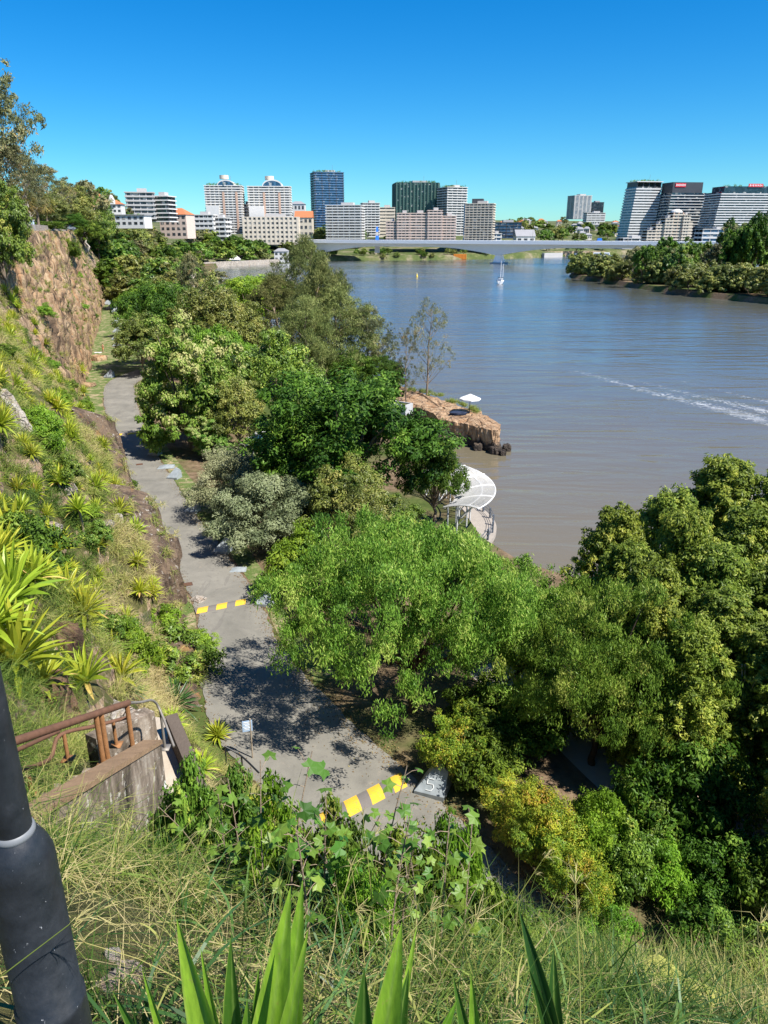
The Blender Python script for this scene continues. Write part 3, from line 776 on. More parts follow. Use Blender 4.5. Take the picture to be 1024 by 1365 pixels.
tree_px('airy_gum', 569, 527, 402, 70, 'slender airy gum standing alone on the rock ledge', z0=3.2, var=0)
tree_px('airy_gum', 541, 537, 436, 42, 'shorter airy gum on the rock ledge beside the planter wall', z0=3.1, var=1)
tree_px('tall_gum', 262, 452, 342, 55, 'thin gum tree standing above the bank trees near the water', var=1)
tree_px('airy_gum', 308, 420, 372, 40, 'small loose-leaved gum at the edge of the water', var=0)
tree_px('airy_gum', 455, 480, 356, 42, 'slim loose gum leaning out over the river', var=1)
tree_px('mid', 440, 620, 520, 110, 'mid green tree between the fig and the lawn', var=1)
# small trees either side of the far lawn
G_ROW = 'trees lining the far end of the lawn'
for (u, v, vt, w, k) in [(150, 402, 352, 50, 'far_dark'), (175, 412, 365, 60, 'far_olive'), (205, 420, 372, 60, 'far_mid'), (232, 425, 365, 55, 'far_olive'), (220, 400, 348, 60, 'far_mid'), (180, 392, 345, 50, 'far_olive'),
                         (250, 405, 355, 50, 'far_mid'), (275, 415, 368, 50, 'far_olive'), (300, 430, 385, 55, 'far_mid'), (225, 445, 392, 60, 'far_mid'), (262, 435, 378, 60, 'far_dark'), (140, 392, 350, 45, 'far_dark'), (160, 383, 348, 40, 'far_mid'),
                         (290, 400, 362, 40, 'far_gum'), (330, 440, 392, 50, 'far_dark'), (360, 440, 385, 60, 'far_olive')]:
    tree_px(k, u, v, vt, w, 'middle-distance tree massed with others between the far lawn and the river', G_ROW)
# mangrove-edge trees on the right, close by; some beyond the frame added for shade
MG = [(1080, 1205, 940, 170, 'mangrove tree at the frame edge darkening the lower path'), (1130, 1010, 860, 180, 'mangrove tree outside the frame shading the paving'), (1150, 1150, 960, 190, 'mangrove tree outside the frame shading the lower path'), (800, 905, 690, 130, 'mangrove tree at the water edge beside the dark patch of shaded river'), (870, 880, 668, 140, 'mangrove tree with a pale leaning stem showing near its top'), (935, 840, 622, 150, 'tallest pale-stemmed mangrove tree standing out against the river'),
      (1015, 850, 640, 150, 'mangrove tree cut by the frame beside the tallest one'), (840, 990, 760, 150, 'mangrove tree in front of the water edge, yellowish crown'), (925, 960, 745, 160, 'mangrove tree in the middle of the grove'),
      (1010, 980, 760, 160, 'mangrove tree cut by the frame in the middle of the grove'), (890, 1060, 850, 150, 'mangrove tree overhanging the timber seat'), (985, 1050, 850, 160, 'dark mangrove tree over the shaded paving'), (1080, 1090, 800, 200, 'mangrove tree mostly outside the frame over the paving'),
      (815, 940, 735, 120, 'yellowish mangrove tree standing where the grove meets the feathery trees'), (880, 930, 700, 140, 'mangrove tree behind the middle of the grove'), (965, 900, 690, 150, 'mangrove tree below the tallest pale-stemmed one'), (850, 1030, 815, 120, 'mangrove tree behind the light green path shrub'), (930, 1010, 800, 150, 'shaded mangrove tree in the lower grove'),
      (1080, 900, 680, 190, 'mangrove tree mostly outside the frame at the water'), (765, 880, 800, 80, 'small mangrove tree squeezed between the feathery trees and the grove')]
for i, (u, v, vt, w, lab) in enumerate(MG):
    tree_px('mangrove', u, v, vt, w, lab, 'mangrove trees on the near shore', z0=2.6, var=i)
# undergrowth shrubs in the shade at the lower right
for i, (u, v, vt, w, lab) in enumerate([(905, 1120, 1010, 130, 'tall dark understory shrub between the mangroves and the path'), (830, 1190, 1120, 90, 'tangled shrub beside the path hiding the paving'), (965, 1200, 1130, 100, 'dark understory shrub in front of the timber seat paving'), (1030, 1230, 1130, 120, 'dark understory shrub at the frame edge'), (790, 1160, 1085, 80, 'loose green shrub growing through the yellow shrubs'), (640, 1035, 960, 100, 'shaded understory shrub behind the nearest stone wedge'), (860, 1120, 1055, 90, 'light green shrub at the concrete path'), (800, 1130, 1075, 70, 'small shrub sprouting beside the path kerb'), (935, 1150, 1110, 60, 'dark shrub in front of the timber seat'),
                                         (1000, 1190, 1130, 80, 'dark shrub in front of the shaded paving'), (880, 1200, 1145, 80, 'loose shrub above the mossy boulder'), (700, 1000, 930, 120, 'shaded shrub under the feathery tree'), (640, 990, 925, 90, 'dark shrub by the bare earth under the feathery tree')]):
    tree_px('dark_shrub' if i in (0, 2, 3, 5, 9, 11, 12) else 'slope_shrub', u, v, vt, w, lab)
# yellow shrubs right of the road
for (u, v, vt, w, lab) in [(605, 1040, 968, 80, 'yellow-leaved shrub growing around the nearest stone wedge'), (672, 1090, 1045, 70, 'yellow-green shrub at the road edge next to the nearest stone wedge'), (712, 1150, 1060, 90, 'tall yellow shrub against the path'),
                           (738, 1180, 1105, 95, 'brightest yellow shrub, spreading over the road edge'), (768, 1225, 1150, 85, 'yellow shrub hiding the road before the mossy boulder'), (700, 1140, 1085, 70, 'sparse yellow-green shrub leaning over the road')]:
    tree_px('yellow', u, v, vt, w, lab, 'yellow shrubs right of the road')
for (u, v, w, k, lab) in [(600, 1290, 90, 'dark_shrub', 'dark low shrub on the brink under the yellow shrubs'), (700, 1300, 110, 'dark_shrub', 'dark shrub on the brink left of the mossy boulder'), (560, 1240, 60, 'slope_shrub', 'small shrub on the brink by the road edge'), (800, 1275, 90, 'slope_shrub', 'loose olive shrub just above the mossy boulder'),
                       (940, 1270, 100, 'dark_shrub', 'dark shrub on the brink right of the mossy boulder'), (1010, 1310, 110, 'slope_shrub', 'shrub at the frame corner right of the mossy boulder'), (660, 1240, 60, 'slope_shrub', 'small olive shrub on the brink between road and boulder')]:
    p = hit(u, v); rad = w / 2 * depth_of(p) / F_PX; tree(k, p - np.array((0, 0, .2)), rad * 1.5, rad, lab, 'shrubs along the brink')
# ================================================================== PLANTS AND ROCKS OF THE CLIFF SLOPE
def blade_strips(r, P, D, L, W, seg=3, bend=.6, N=None):
    """grass blades: at each P a strip starting along D that bends over; returns V, F"""
    n = len(P); D = unit(D)
    side = unit(np.cross(D, rand_dirs(r, n)))
    out = unit(np.cross(side, D)) if N is None else N
    L = np.broadcast_to(L, (n,)); W = np.broadcast_to(W, (n,)); bend = np.broadcast_to(bend, (n,))
    rows = []
    for k in range(seg + 1):
        q = k / seg
        c = P + D * (L * q * (1 - .25 * bend * q))[:, None] + out * (L * bend * q * q * .6)[:, None] + np.array((0, 0, -1.0)) * (L * bend * q ** 2.6 * .45)[:, None]
        w = (W * (1 - q) ** .7 * (.6 + .4 * min(1, q * 4)) if k < seg else W * .04)[:, None] * .5
        rows.append(np.stack([c - side * w, c + side * w], 1))
    V = np.stack(rows, 1).reshape(n, -1, 3); m = (seg + 1) * 2
    base = np.arange(n)[:, None, None] * m
    f = np.array([(2 * k, 2 * k + 1, 2 * k + 3, 2 * k + 2) for k in range(seg)])
    return V.reshape(-1, 3), (base + f[None]).reshape(-1, 4)

L_GRASS = leaf_mat('tussock_grass', [(0, (.06, .12, .02)), (.25, (.15, .23, .035)), (.5, (.30, .34, .075)), (.75, (.46, .42, .15)), (1, (.52, .43, .22))], .35, .6, .25, 0, 0)

def slope_points(n, r, smax=1.0, y0=-5, y1=300, facemul=.35, power=1.0):
    """points spread over the slope with their inland normals, denser close by"""
    seg = np.linalg.norm(np.diff(RS[:, :2], axis=0), axis=1)
    yy = RS[:-1, 1]; dist = np.linalg.norm(RS[:-1, :2], axis=1)
    w = seg * (1 / np.maximum(dist, 12)) ** power * ((yy > y0) & (yy < y1)) * (1 - (1 - facemul) * face[:-1])
    i = r.choice(len(w), n, p=w / w.sum()); fi = r.uniform(0, 1, n)
    fj = r.uniform(.01, smax, n) * (NS - 1); j = np.clip(fj.astype(int), 0, NS - 2); fj = fj - j
    p = lambda a, b: G[np.clip(i + a, 0, NA - 1), j + b]
    P = (p(0, 0) * (1 - fi)[:, None] + p(1, 0) * fi[:, None]) * (1 - fj)[:, None] + (p(0, 1) * (1 - fi)[:, None] + p(1, 1) * fi[:, None]) * fj[:, None]
    Nn = unit(np.cross(p(0, 1) - p(0, 0), p(1, 0) - p(0, 0))); Nn *= np.sign(Nn[:, 2:3] + 1e-6)
    Nn = np.where((Nn * np.column_stack([-nl[i], np.full(n, .4)])).sum(1, keepdims=True) < 0, -Nn, Nn)
    return P, Nn

r5 = np.random.default_rng(505)
# tussocks over the whole slope
gm = MB()
P, Nn = slope_points(16500, r5, 1.0, 9, 300, .62, .9)
dens = fbm(P * .35, 41, 3); keep = (dens > .39) & (np.linalg.norm(P - (0, 0, 25.5), axis=1) > 8); keep &= (Nn[:, 2] > .34) | (r5.uniform(0, 1, len(P)) < .12); P, Nn, dens = P[keep], Nn[keep], dens[keep]
d_ = np.linalg.norm(P - (0, 0, 28), axis=1)
k_ = 30
dry = np.clip(fbm(P * .16, 47, 3) * 2.6 - .72 + r5.normal(0, .12, len(P)), .02, .98)
size = r5.uniform(.45, 1.05, len(P)) * np.clip(.8 + dens, .9, 1.4)
PP = np.repeat(P, k_, 0) + r5.normal(0, .09, (len(P) * k_, 3))
DD = np.repeat(Nn * .6 + np.array((0, 0, .85)), k_, 0) + r5.normal(0, .48, (len(P) * k_, 3))
LL = np.repeat(size, k_) * r5.uniform(.55, 1.2, len(PP))
WW = np.repeat(np.clip(.0007 * d_, .014, .06), k_)
V, F = blade_strips(r5, PP, DD, LL, WW, 2, r5.uniform(.3, 1.2, len(PP)))
tt = np.clip(np.repeat(dry, k_) + r5.normal(0, .14, len(PP)), 0, 1)
gm.add(V, F, 0, np.repeat(tt, 2))
tag(gm.build('slope_grass', L_GRASS), kind='stuff')

# broad-bladed rosette plants (a leaf is a folded strip)
def rosette_mesh(seed, n=44, L=1.15, W=.105, stem=0.0, up=.0, seg=4):
    r = np.random.default_rng(seed); mb = MB()
    for k in range(n):
        q = k / n
        az = k * 2.39996 + r.normal(0, .15); inc = R(8 + (88 + r.normal(0, 6)) * q ** .8 * (1 - up))
        l = L * r.uniform(.82, 1.1) * (1 - .15 * q); w = W * r.uniform(.85, 1.1)
        h = np.array((math.cos(az), math.sin(az), 0)); s = np.array((-math.sin(az), math.cos(az), 0)); V = []
        droop = .12 + .35 * q ** 2
        for a in range(seg + 1):
            u = a / seg; x = l * u
            c = h * (x * math.sin(inc)) + np.array((0, 0, stem + x * math.cos(inc) - droop * l * u * u * math.sin(inc)))
            ww = w * (.42 + .58 * math.sin(min(1, u * 1.35 + .2) * math.pi * .5)) * (1 - u ** 3.2) + .004
            up_ = np.array((0, 0, 1.0)) * math.sin(inc) - h * math.cos(inc)
            V += [c - s * ww * .5 + up_ * ww * .28, c, c + s * ww * .5 + up_ * ww * .28]
        F = [(a * 3 + b, a * 3 + b + 1, a * 3 + b + 4, a * 3 + b + 3) for a in range(seg) for b in (0, 1)]
        t = np.clip(.62 - .35 * q + r.normal(0, .12), 0, 1)
        if q > .93 and r.uniform() < .6: t = 1.0
        mb.add(V, F, 0, t)
    return mb
M_DEADSTEM = plain('dry_stem', (.27, .21, .15), .9, .1, 0, .35, 6, .4)
ROS = [rosette_mesh(s, 46 + 4 * s, 1.15, .14, 0, .15).mesh('rosette_leaves', L_BLADE) for s in range(4)]
ROS_NEAR = [rosette_mesh(s + 9, 56, 1.2, .15, 0, .26, 6).mesh('rosette_leaves', L_BLADE) for s in range(3)]
ROS_DARK = [rosette_mesh(s + 20, 60, 1.1, .085, 0, 0, 5).mesh('rosette_leaves', L_BLADE_DARK) for s in range(2)]
sm_ = MB(); sm_.tube([(0, 0, -1.0), (.06, .02, -.4), (0, 0, .05)], [.07, .06, .075], 7); STEM = sm_.mesh('rosette_stem', M_DEADSTEM, True)
def rosette(p, rad, label, group, meshes=ROS, k=0, stem=.5, rot=None, tilt=None):
    e = empty('rosette_plant', p, label, 'plant', group, rng.uniform(0, 6.28) if rot is None else rot)
    e.location.z += stem
    t = tilt or (rng.normal(0, .12), rng.normal(0, .12))
    e.rotation_euler[0], e.rotation_euler[1] = t
    s = rad / 1.15; e.scale = (s, s, s)
    put(meshes[k % len(meshes)], 'leaves', e)
    st = put(STEM, 'stem', e); st.scale = (1, 1, max(.6, (stem + .25) / s))
    return e
RG = 'rosette plants growing over the cliff slope'
NEARROS = [  # foot u, v, width in px, label
    (25, 905, 190, 'big sword-leaved rosette beside the lamp post, lowest of the left pair', ROS_NEAR, .35), (22, 822, 180, 'big sword-leaved rosette above the one beside the lamp post', ROS_NEAR, .5),
    (118, 918, 120, 'upright yellow-green rosette just behind the rusty handrail', ROS_NEAR, .2), (235, 945, 125, 'dark green fine-leaved rosette beside the stair landing', ROS_DARK, .2), (172, 928, 70, 'dark green rosette between the shrub and the handrail', ROS_DARK, .2),
    (292, 985, 55, 'small bright rosette at the foot of the stair by the road', ROS, .15), (108, 822, 85, 'bright rosette above the brown rock beside the handrail', ROS_NEAR, .2), (75, 782, 90, 'bright rosette behind the dark green leafy bush', ROS_NEAR, .3),
    (110, 712, 56, 'rosette on twin pale bare stems in the middle of the slope', ROS, 1.5), (20, 735, 120, 'tall rosette cluster over the dark green leafy bush, cut by the frame', ROS_NEAR, .6), (75, 748, 95, 'leaning rosette over the dark green leafy bush', ROS_NEAR, .4),
    (58, 925, 120, 'yellow-green rosette leaning over the end of the orange-brown rock wall', ROS_NEAR, .2), (-10, 860, 170, 'sword-leaved rosette cut by the frame behind the pair beside the lamp post', ROS_NEAR, .4), (150, 880, 80, 'small upright rosette right of the tall brown rock slab', ROS_NEAR, .2), (45, 790, 110, 'rosette above the pair beside the lamp post', ROS_NEAR, .4),
  (8, 610, 66, 'rosette on a long bare leaning stem, cut by the frame', ROS, 1.8)]
for i, (u, v, w, lab, ms, st) in enumerate(NEARROS):
    p = hit(u, v); rosette(p, np.clip(w / 2 * depth_of(p) / F_PX, .35, 1.9), lab, RG, ms, i, st)
LG = 'yellow-green spiky rosette among the tussock grass of the cliff slope'
for i, (u, v, w) in enumerate([(70, 600, 42), (45, 655, 52), (30, 690, 55), (62, 690, 40), (45, 490, 52), (14, 455, 50), (62, 462, 40), (22, 520, 42), (92, 548, 34), (76, 508, 34), (112, 528, 30), (138, 592, 24), (122, 622, 20), (132, 630, 22), (105, 660, 24), (15, 405, 34), (18, 430, 30),
                               (158, 690, 22), (188, 705, 20), (205, 790, 34), (205, 800, 44), (182, 700, 18), (98, 590, 24), (40, 545, 34), (110, 500, 26), (35, 575, 30), (120, 545, 20), (85, 640, 26), (150, 660, 18), (5, 560, 40), (60, 560, 34), (2, 680, 50), (130, 790, 40), (96, 765, 36), (200, 745, 22)]):
    p = hit(u, v); rosette(p, np.clip(w / 2 * depth_of(p) / F_PX, .4, 1.6), LG, RG, ROS, i, rng.uniform(.1, .6))
P, Nn = slope_points(215, r5, .92, 24, 112, .2, .55)
for i, p in enumerate(P): rosette(p, rng.uniform(.7, 1.4), LG, RG, ROS, i, rng.uniform(.1, .6))

# leafy shrubs of the slope
for (u, v, w, h, key, lab) in [(30, 760, 120, .75, 'dark', 'dark green leafy bush on the slope among the rosettes'), (235, 900, 105, .62, 'm', 'bright green open shrub above the stair landing'), (175, 895, 80, 1.0, 'm', 'small-leaved shrub with pale bare stems beside the wire mesh'),
                            (12, 395, 90, 2.0, 'mt', 'bushy green tree at the frame edge on the upper slope'), (150, 870, 70, .9, 'm', 'grey-green shrub tangled in the wire mesh'), (60, 425, 26, .8, 'b', 'small bright shrub beneath the rock face'), (115, 555, 22, 1.2, 'b', 'bright shrub on the lip of the dark overhang'),
                            (60, 600, 60, .7, 'm', 'low green scrambling shrub in the middle of the slope'), (80, 640, 50, .7, 'm', 'low green shrub below the scrambling shrub'), (50, 580, 60, .7, 'b', 'light green low shrub above the scrambling shrub'), (95, 345, 26, 1.1, 'd', 'dark round bush clinging to the bare rock face'),
                            (110, 312, 20, 1.6, 'y', 'yellow-green bush on the lip of the bare rock face'), (262, 868, 50, .6, 'b', 'bright shrub spilling toward the road edge'), (175, 650, 14, 1, 'd', 'small dark shrub at the foot of the slope beside the road')]:
    p = hit(u, v); t = depth_of(p); rad = w / 2 * t / F_PX
    key = {'dark': 'dark_shrub', 'b': 'slope_shrub', 'm': 'slope_shrub', 'mt': 'mid', 'd': 'dark_shrub', 'y': 'bright_shrub'}[key] if key != 'b' else 'bright_shrub'
    tree(key, p - np.array((0, 0, .25 * rad)), rad * 1.5 * h + .25 * rad, rad, lab, 'shrubs on the cliff slope')
P, Nn = slope_points(30, r5, .95, 30, 270, .8, .3)
for i, p in enumerate(P):
    rad = rng.uniform(.5, 1.3); tree(('slope_shrub', 'bright_shrub', 'dark_shrub')[i % 3] if i % 4 else 'slope_shrub', p - np.array((0, 0, .3)), rad * 1.2, rad, 'low green shrub growing among tussock grass on the cliff slope', 'shrubs on the cliff slope')

# rocks breaking through
SPH = sphere_mesh(30, 20)
def rock_mesh(seed, size, blocky=.5, rough=.3, fq=1.0):
    V, F = SPH; r = np.random.default_rng(seed)
    p = 2.0 + blocky * 8
    n = (np.abs(V) ** p).sum(1, keepdims=True) ** (1 / p); Vb = V / n
    d = (fbm(V * 1.4 * fq + seed, seed, 4) - .5)[:, None] * rough * 2 + (np.floor(fbm(V * 2.2 * fq + seed * 3.1, seed + 5, 2) * 6) / 6 - .5)[:, None] * rough
    Vb = Vb * (1 + d)
    mb = MB(); mb.add(Vb * np.asarray(size) * .5, F)
    return mb
def rock(name, p, size, rot, mat, label, seed, blocky=.6, rough=.28, group=None, tilt=(0, 0), cat='rock', smooth=False):
    o = rock_mesh(seed, size, blocky, rough).build(name, mat, None, smooth)
    o.location = tuple(p); o.rotation_euler = (tilt[0], tilt[1], rot)
    return tag(o, label, cat, group)
for i, (u, v, w, h, mat, lab, tl) in enumerate([(88, 860, 44, 1.9, M_OUTCROP, 'tall brown rock slab between the rosettes above the handrail', (.1, .1)), 
         (12, 540, 30, 2.2, M_PALE, 'pale lichen-covered rock rib at the frame edge', (.2, -.5)), (40, 580, 20, 1.4, M_PALE, 'small pale rock rib below the larger lichen-covered one', (.1, -.5)), 
        (145, 600, 20, 1.8, M_OUTCROP, 'dark overhang rock under the bright shrub', (0, 0)),  (142, 700, 20, .8, M_PALE, 'pale broken boulder at mid slope', (0, 0)), (155, 690, 16, .8, M_PALE, 'small pale boulder beside the broken one', (0, 0)),
        (210, 735, 16, .7, M_PALE, 'sandy boulder at the road verge', (0, 0)), (216, 710, 14, .7, M_PALE, 'little sandy boulder at the road verge beside the grass', (0, 0)), (130, 480, 22, 1, M_CLIFF, 'tan boulder at the foot of the rock face', (0, 0)), (118, 515, 18, .9, M_CLIFF, 'smaller tan boulder at the end of the rock face', (0, 0)),
        (90, 650, 20, .7, M_PALE, 'pale stone lying in the tussocks', (0, 0)), (65, 705, 30, .6, M_PALE, 'pale stone below the leaning rosette', (0, 0)), (60, 925, 60, 1.5, M_OUTCROP, 'orange-brown rock wall behind the handrail', (.1, 0)), (150, 960, 60, .8, M_PALE, 'weathered stone block below the upright rosette', (0, 0)),
        (265, 800, 18, .7, M_PALE, 'flat pale rock at the road edge by the drain', (0, 0)), (255, 900, 30, .6, M_PALE, 'sandy rock where the slope meets the road', (0, 0))]):
    p = hit(u, v); t = depth_of(p); s = w * t / F_PX
    rock('rock', p - np.array((.0, 0, s * h * .2)), (s, s * .9, s * h), -.5 + rng.uniform(-.3, .3), mat, lab, 300 + i, .7, .22, 'rocks breaking through the cliff slope', tl)

# near-vertical rock cuts at the foot of the slope beside the road
def m_cut():
    t = NT('cut_rock'); c3 = t.coord('Position'); cv = t.coord('Position', (1, 1, .1)); r1 = t.noise(cv, 1.3, 6, .65, .4); r2 = t.noise(c3, 3.5, 8, .72); r3 = t.noise(t.coord('Position', (1, 1, .3)), .8, 5, .6)
    c = t.ramp(r1, [(.3, (.035, .024, .02)), (.45, (.095, .068, .05)), (.56, (.165, .118, .08)), (.7, (.075, .055, .045))])
    c = t.mix(t.range(r3, .61, .69, 0, .8), c, (.27, .155, .06)); c = t.mix(t.range(t.math('ADD', r2, t.math('MULTIPLY', r3, -.35)), .42, .47, 0, .8), c, (.46, .43, .38))
    return t.done(t.bsdf(c, .88, .2, 0, t.bump(t.math('ADD', r2, r1), .9, .22)))
M_CUT = m_cut(); CUT_TOPS = []
def rock_cut(y0, y1, h, back, label, seed):
    idx = [i for i in range(NA) if y0 - 2 < RS[i, 1] < y1 + 2]; P0 = RS[idx, :2]; Nn_ = nl[idx]
    k = np.linspace(0, len(idx) - 1, int(len(idx) * 4)); P0 = np.column_stack([np.interp(k, range(len(idx)), P0[:, j]) for j in (0, 1)]); Nn_ = unit(np.column_stack([np.interp(k, range(len(idx)), Nn_[:, j]) for j in (0, 1)]))
    n = len(P0); q = np.linspace(0, 1, n); env = np.clip(np.sin(q * math.pi), 0, 1) ** .35 * (.3 + 1.3 * vnoise(np.column_stack([P0 * .28, np.zeros(n)]), seed)); rows_ = []
    prof = [(-.25, -.2), (-.15, .12), (-.05, .25), (.05, .38), (.1, .5), (.18, .62), (.25, .74), (.32, .86), (.42, .97), (.8, 1.05), (2.2, 1.15), (back + 1.6, 1.25)]
    for d, z in prof:
        P3 = np.column_stack([P0 + Nn_ * (d - 1.35), 3 + h * env * z]); w = 1.0 if z < 1.0 else .45
        st = np.floor(fbm(P3 * (.8, .8, .12), seed, 2) * 8) / 8 - .5; st2 = fbm(P3 * (1.6, 1.6, .9), seed + 4, 3) - .5
        P3[:, :2] -= Nn_ * ((st * 2.2 + st2 * .9) * w)[:, None]; P3[:, 2] += st2 * .5 * (z > .9); rows_.append(P3)
    for a in (8, 9, 10, 11, 9, 10, 3): CUT_TOPS.append(rows_[a][r5.integers(0, n, n // 10)])
    m = MB(); V = np.concatenate(rows_); m.add(V, [(a * n + i, a * n + i + 1, (a + 1) * n + i + 1, (a + 1) * n + i) for a in range(len(prof) - 1) for i in range(n - 1)][::1])
    return tag(m.build('rock_cut', M_CUT), label, 'rock')
rock_cut(46, 57.5, 6.2, 3.0, 'dark brown steep rock cut with orange and pale patches above the wire mesh', 51)
rock_cut(64, 92, 4.4, 2.2, 'long low dark rock cut beside the sunlit middle of the road', 57)
rock_cut(37, 44, 1.6, 1.6, 'low sandy rock step beside the road under the slope shrubs', 63)

# tussocks hanging over the rock cuts
T_ = np.concatenate(CUT_TOPS) + r5.normal(0, .12, (sum(len(c) for c in CUT_TOPS), 3)); n = len(T_); k_ = 30
V, F = blade_strips(r5, np.repeat(T_, k_, 0) + r5.normal(0, .1, (n * k_, 3)), np.array((.35, -.1, .8)) + r5.normal(0, .5, (n * k_, 3)), np.repeat(r5.uniform(.45, 1.0, n), k_) * r5.uniform(.5, 1.2, n * k_), .045, 2, r5.uniform(.5, 1.6, n * k_))
ct_ = MB(); ct_.add(V, F, 0, np.repeat(np.clip(np.repeat(r5.uniform(.3, .8, n), k_) + r5.normal(0, .13, n * k_), 0, 1), 2)); tag(ct_.build('slope_grass', L_GRASS), kind='stuff')
# ================================================================== THE FOREGROUND: lamp post, stair, rails, grasses
r6 = np.random.default_rng(606)
# --- lamp post
M_POST = plain('post_paint', (.013, .015, .019), .42, .5, 0, .35, 9, .12)
def m_postworn():
    t = NT('post_paint_worn'); co = t.coord('Object'); n = t.noise(co, 14, 6, .7); n2 = t.noise(t.coord('Object', (1, 1, .5)), 55, 4, .7)
    c = t.ramp(n, [(.3, (.011, .013, .017)), (.6, (.018, .021, .026)), (.8, (.028, .031, .037))])
    c = t.mix(t.range(n2, .68, .74), c, (.42, .43, .45))
    sc = t.noise(t.coord('Object', (3, 3, 40), (.5, .3, 0)), 3, 4, .6)
    band = t.range(n, .55, .6); c = t.mix(t.math('MULTIPLY', t.range(sc, .66, .70), band), c, (.008, .009, .011))
    return t.done(t.bsdf(c, t.range(n, .3, .7, .34, .6), .5, 0, t.bump(n2, .25, .004)))
M_POSTW = m_postworn()
px_, py_ = -1.095, 1.745
lp = empty('lamp_post', (px_, py_, 24.2), 'dark grey lamp post with a wider sleeve base in the foreground grass', 'lamp post')
b = MB(); b.lathe([(.108, 0), (.108, 1.42), (.1085, 1.425), (.1085, 1.45), (.1, 1.455), (.1, 2.02), (.098, 2.045), (.09, 2.075), (.072, 2.115), (.059, 2.135)], sides=40); b.build('base_sleeve', M_POSTW, lp, True)
b = MB(); b.lathe([(.054, 2.12), (.0535, 3.2), (.05, 6.2), (.0, 6.2)], sides=32); b.build('shaft', M_POSTW, lp, True)
b = MB(); b.lathe([(.0535, 2.128), (.0605, 2.132), (.0615, 2.142), (.058, 2.152), (.0535, 2.155)], sides=32); b.build('collar', plain('worn_collar', (.16, .17, .18), .5), lp, True)
b = MB(); b.tube([(0, 0, 6.15), (.12, 0, 6.4), (.5, 0, 6.5)], .03, 8); b.build('bracket', M_POST, lp, True)
b = MB(); b.box((.75, 0, 6.5), (.5, .2, .09)); b.build('lamp_head', M_POST, lp)

# --- stair landing, walls and rails on the slope below
M_RUST = plain('rusty_pipe', (.15, .075, .045), .75, .3, .15, .5, 7, .25)
M_RUSTL = plain('rusty_post', (.30, .145, .06), .8, .25, .1, .5, 9, .3)
M_GALV = plain('galvanised_pipe', (.26, .235, .205), .6, .4, .4, .4, 5)
def m_wall():
    t = NT('stained_wall'); c3 = t.coord('Position'); co = t.coord('Position', (1, 1, .22))
    n = t.noise(co, 2.6, 7, .7); n2 = t.noise(c3, 5, 7, .7); n3 = t.noise(c3, 1.6, 3, .5)
    c = t.ramp(n, [(.32, (.03, .025, .02)), (.44, (.12, .095, .07)), (.56, (.24, .19, .145)), (.66, (.36, .31, .25)), (.8, (.20, .09, .035))])
    c = t.mix(t.range(n2, .57, .63), c, (.50, .46, .39))
    c = t.mix(t.range(n3, .66, .70), c, (.62, .60, .55))
    return t.done(t.bsdf(c, .92, .15, 0, t.bump(n2, .8, .05)))
M_WALL = m_wall()
a0, a1 = dp(-30, 1118, 7.6), dp(192, 992, 13.2)
def slab(mb, p, q, thick, drop, side=1, mat=0):
    """a wall from p to q (tops), standing on the slope"""
    d = unit(np.array((q[0] - p[0], q[1] - p[1]))); n = np.array((d[1], -d[0])) * thick * side
    c = [p[:2], q[:2], q[:2] + n, p[:2] + n]
    if side < 0: pass
    else: c = c[::-1]
    zs = [p[2], q[2], q[2], p[2]]
    if side >= 0: zs = zs[::-1]
    ar = sum(c[i][0] * c[(i + 1) % 4][1] - c[(i + 1) % 4][0] * c[i][1] for i in range(4))
    if ar < 0: c, zs = c[::-1], zs[::-1]
    mb.prism(c, [z - drop for z in zs], zs, mat)
ws = empty('retaining_wall', tuple((a0 + a1) / 2 - (0, 0, 2)), 'stained stone retaining wall under the rusty handrail of the cliff stair', 'wall')
o0 = np.array(ws.location)
w = MB(); slab(w, a0 - o0, a1 - o0, .30, 3.2); w.build('wall_body', M_WALL, ws)
w = MB(); slab(w, a0 - o0 + (0, 0, .09), a1 - o0 + (0, 0, .09), .33, .085); w.build('coping', plain('rust_stained_coping', (.26, .17, .10), .9, .2, 0, .5, 3, .5), ws)
# stair: steps go down between the wall and the rock, then a sandy landing
st = empty('stair', tuple(dp(215, 1010, 14.6) - (0, 0, .0)), 'stone stair and sandy landing below the rusty handrail', 'stair')
o1 = np.array(st.location)
dS = unit(a1 - a0); nS = np.array((-dS[1], dS[0], 0))
for k in range(9):
    c = a0 + (a1 - a0) * (k + .5) / 9 + nS * .62
    w = MB(); w.box((c - o1) - np.array((0, 0, 1.25)), (np.linalg.norm((a1 - a0)[:2]) / 9 + .02, 1.15, 1.2), math.atan2(dS[1], dS[0])); w.build('step', M_WALL, st)
ld = [dp(u, v, t) for u, v, t in [(190, 992, 13.6), (206, 958, 15.0), (232, 968, 15.2), (262, 1050, 13.8), (285, 1120, 12.6), (236, 1120, 12.2), (214, 1060, 12.6)]]
zl = min(p[2] for p in ld[:4]) - .1
lz = [17.9, 17.95, 17.9, 17.5, 16.9, 16.9, 17.5]
w = MB(); pts = [gp(u, v, z)[:2] - o1[:2] for (u, v), z in zip([(188, 1000), (204, 955), (236, 960), (268, 1050), (290, 1130), (240, 1130), (214, 1070)], lz)]
w.prism(pts[::-1], [z - o1[2] - 1.2 for z in lz[::-1]], [z - o1[2] for z in lz[::-1]]); w.build('landing', plain('sandy_concrete', (.36, .31, .25), .95, .1, 0, .3, 2, .4), st)
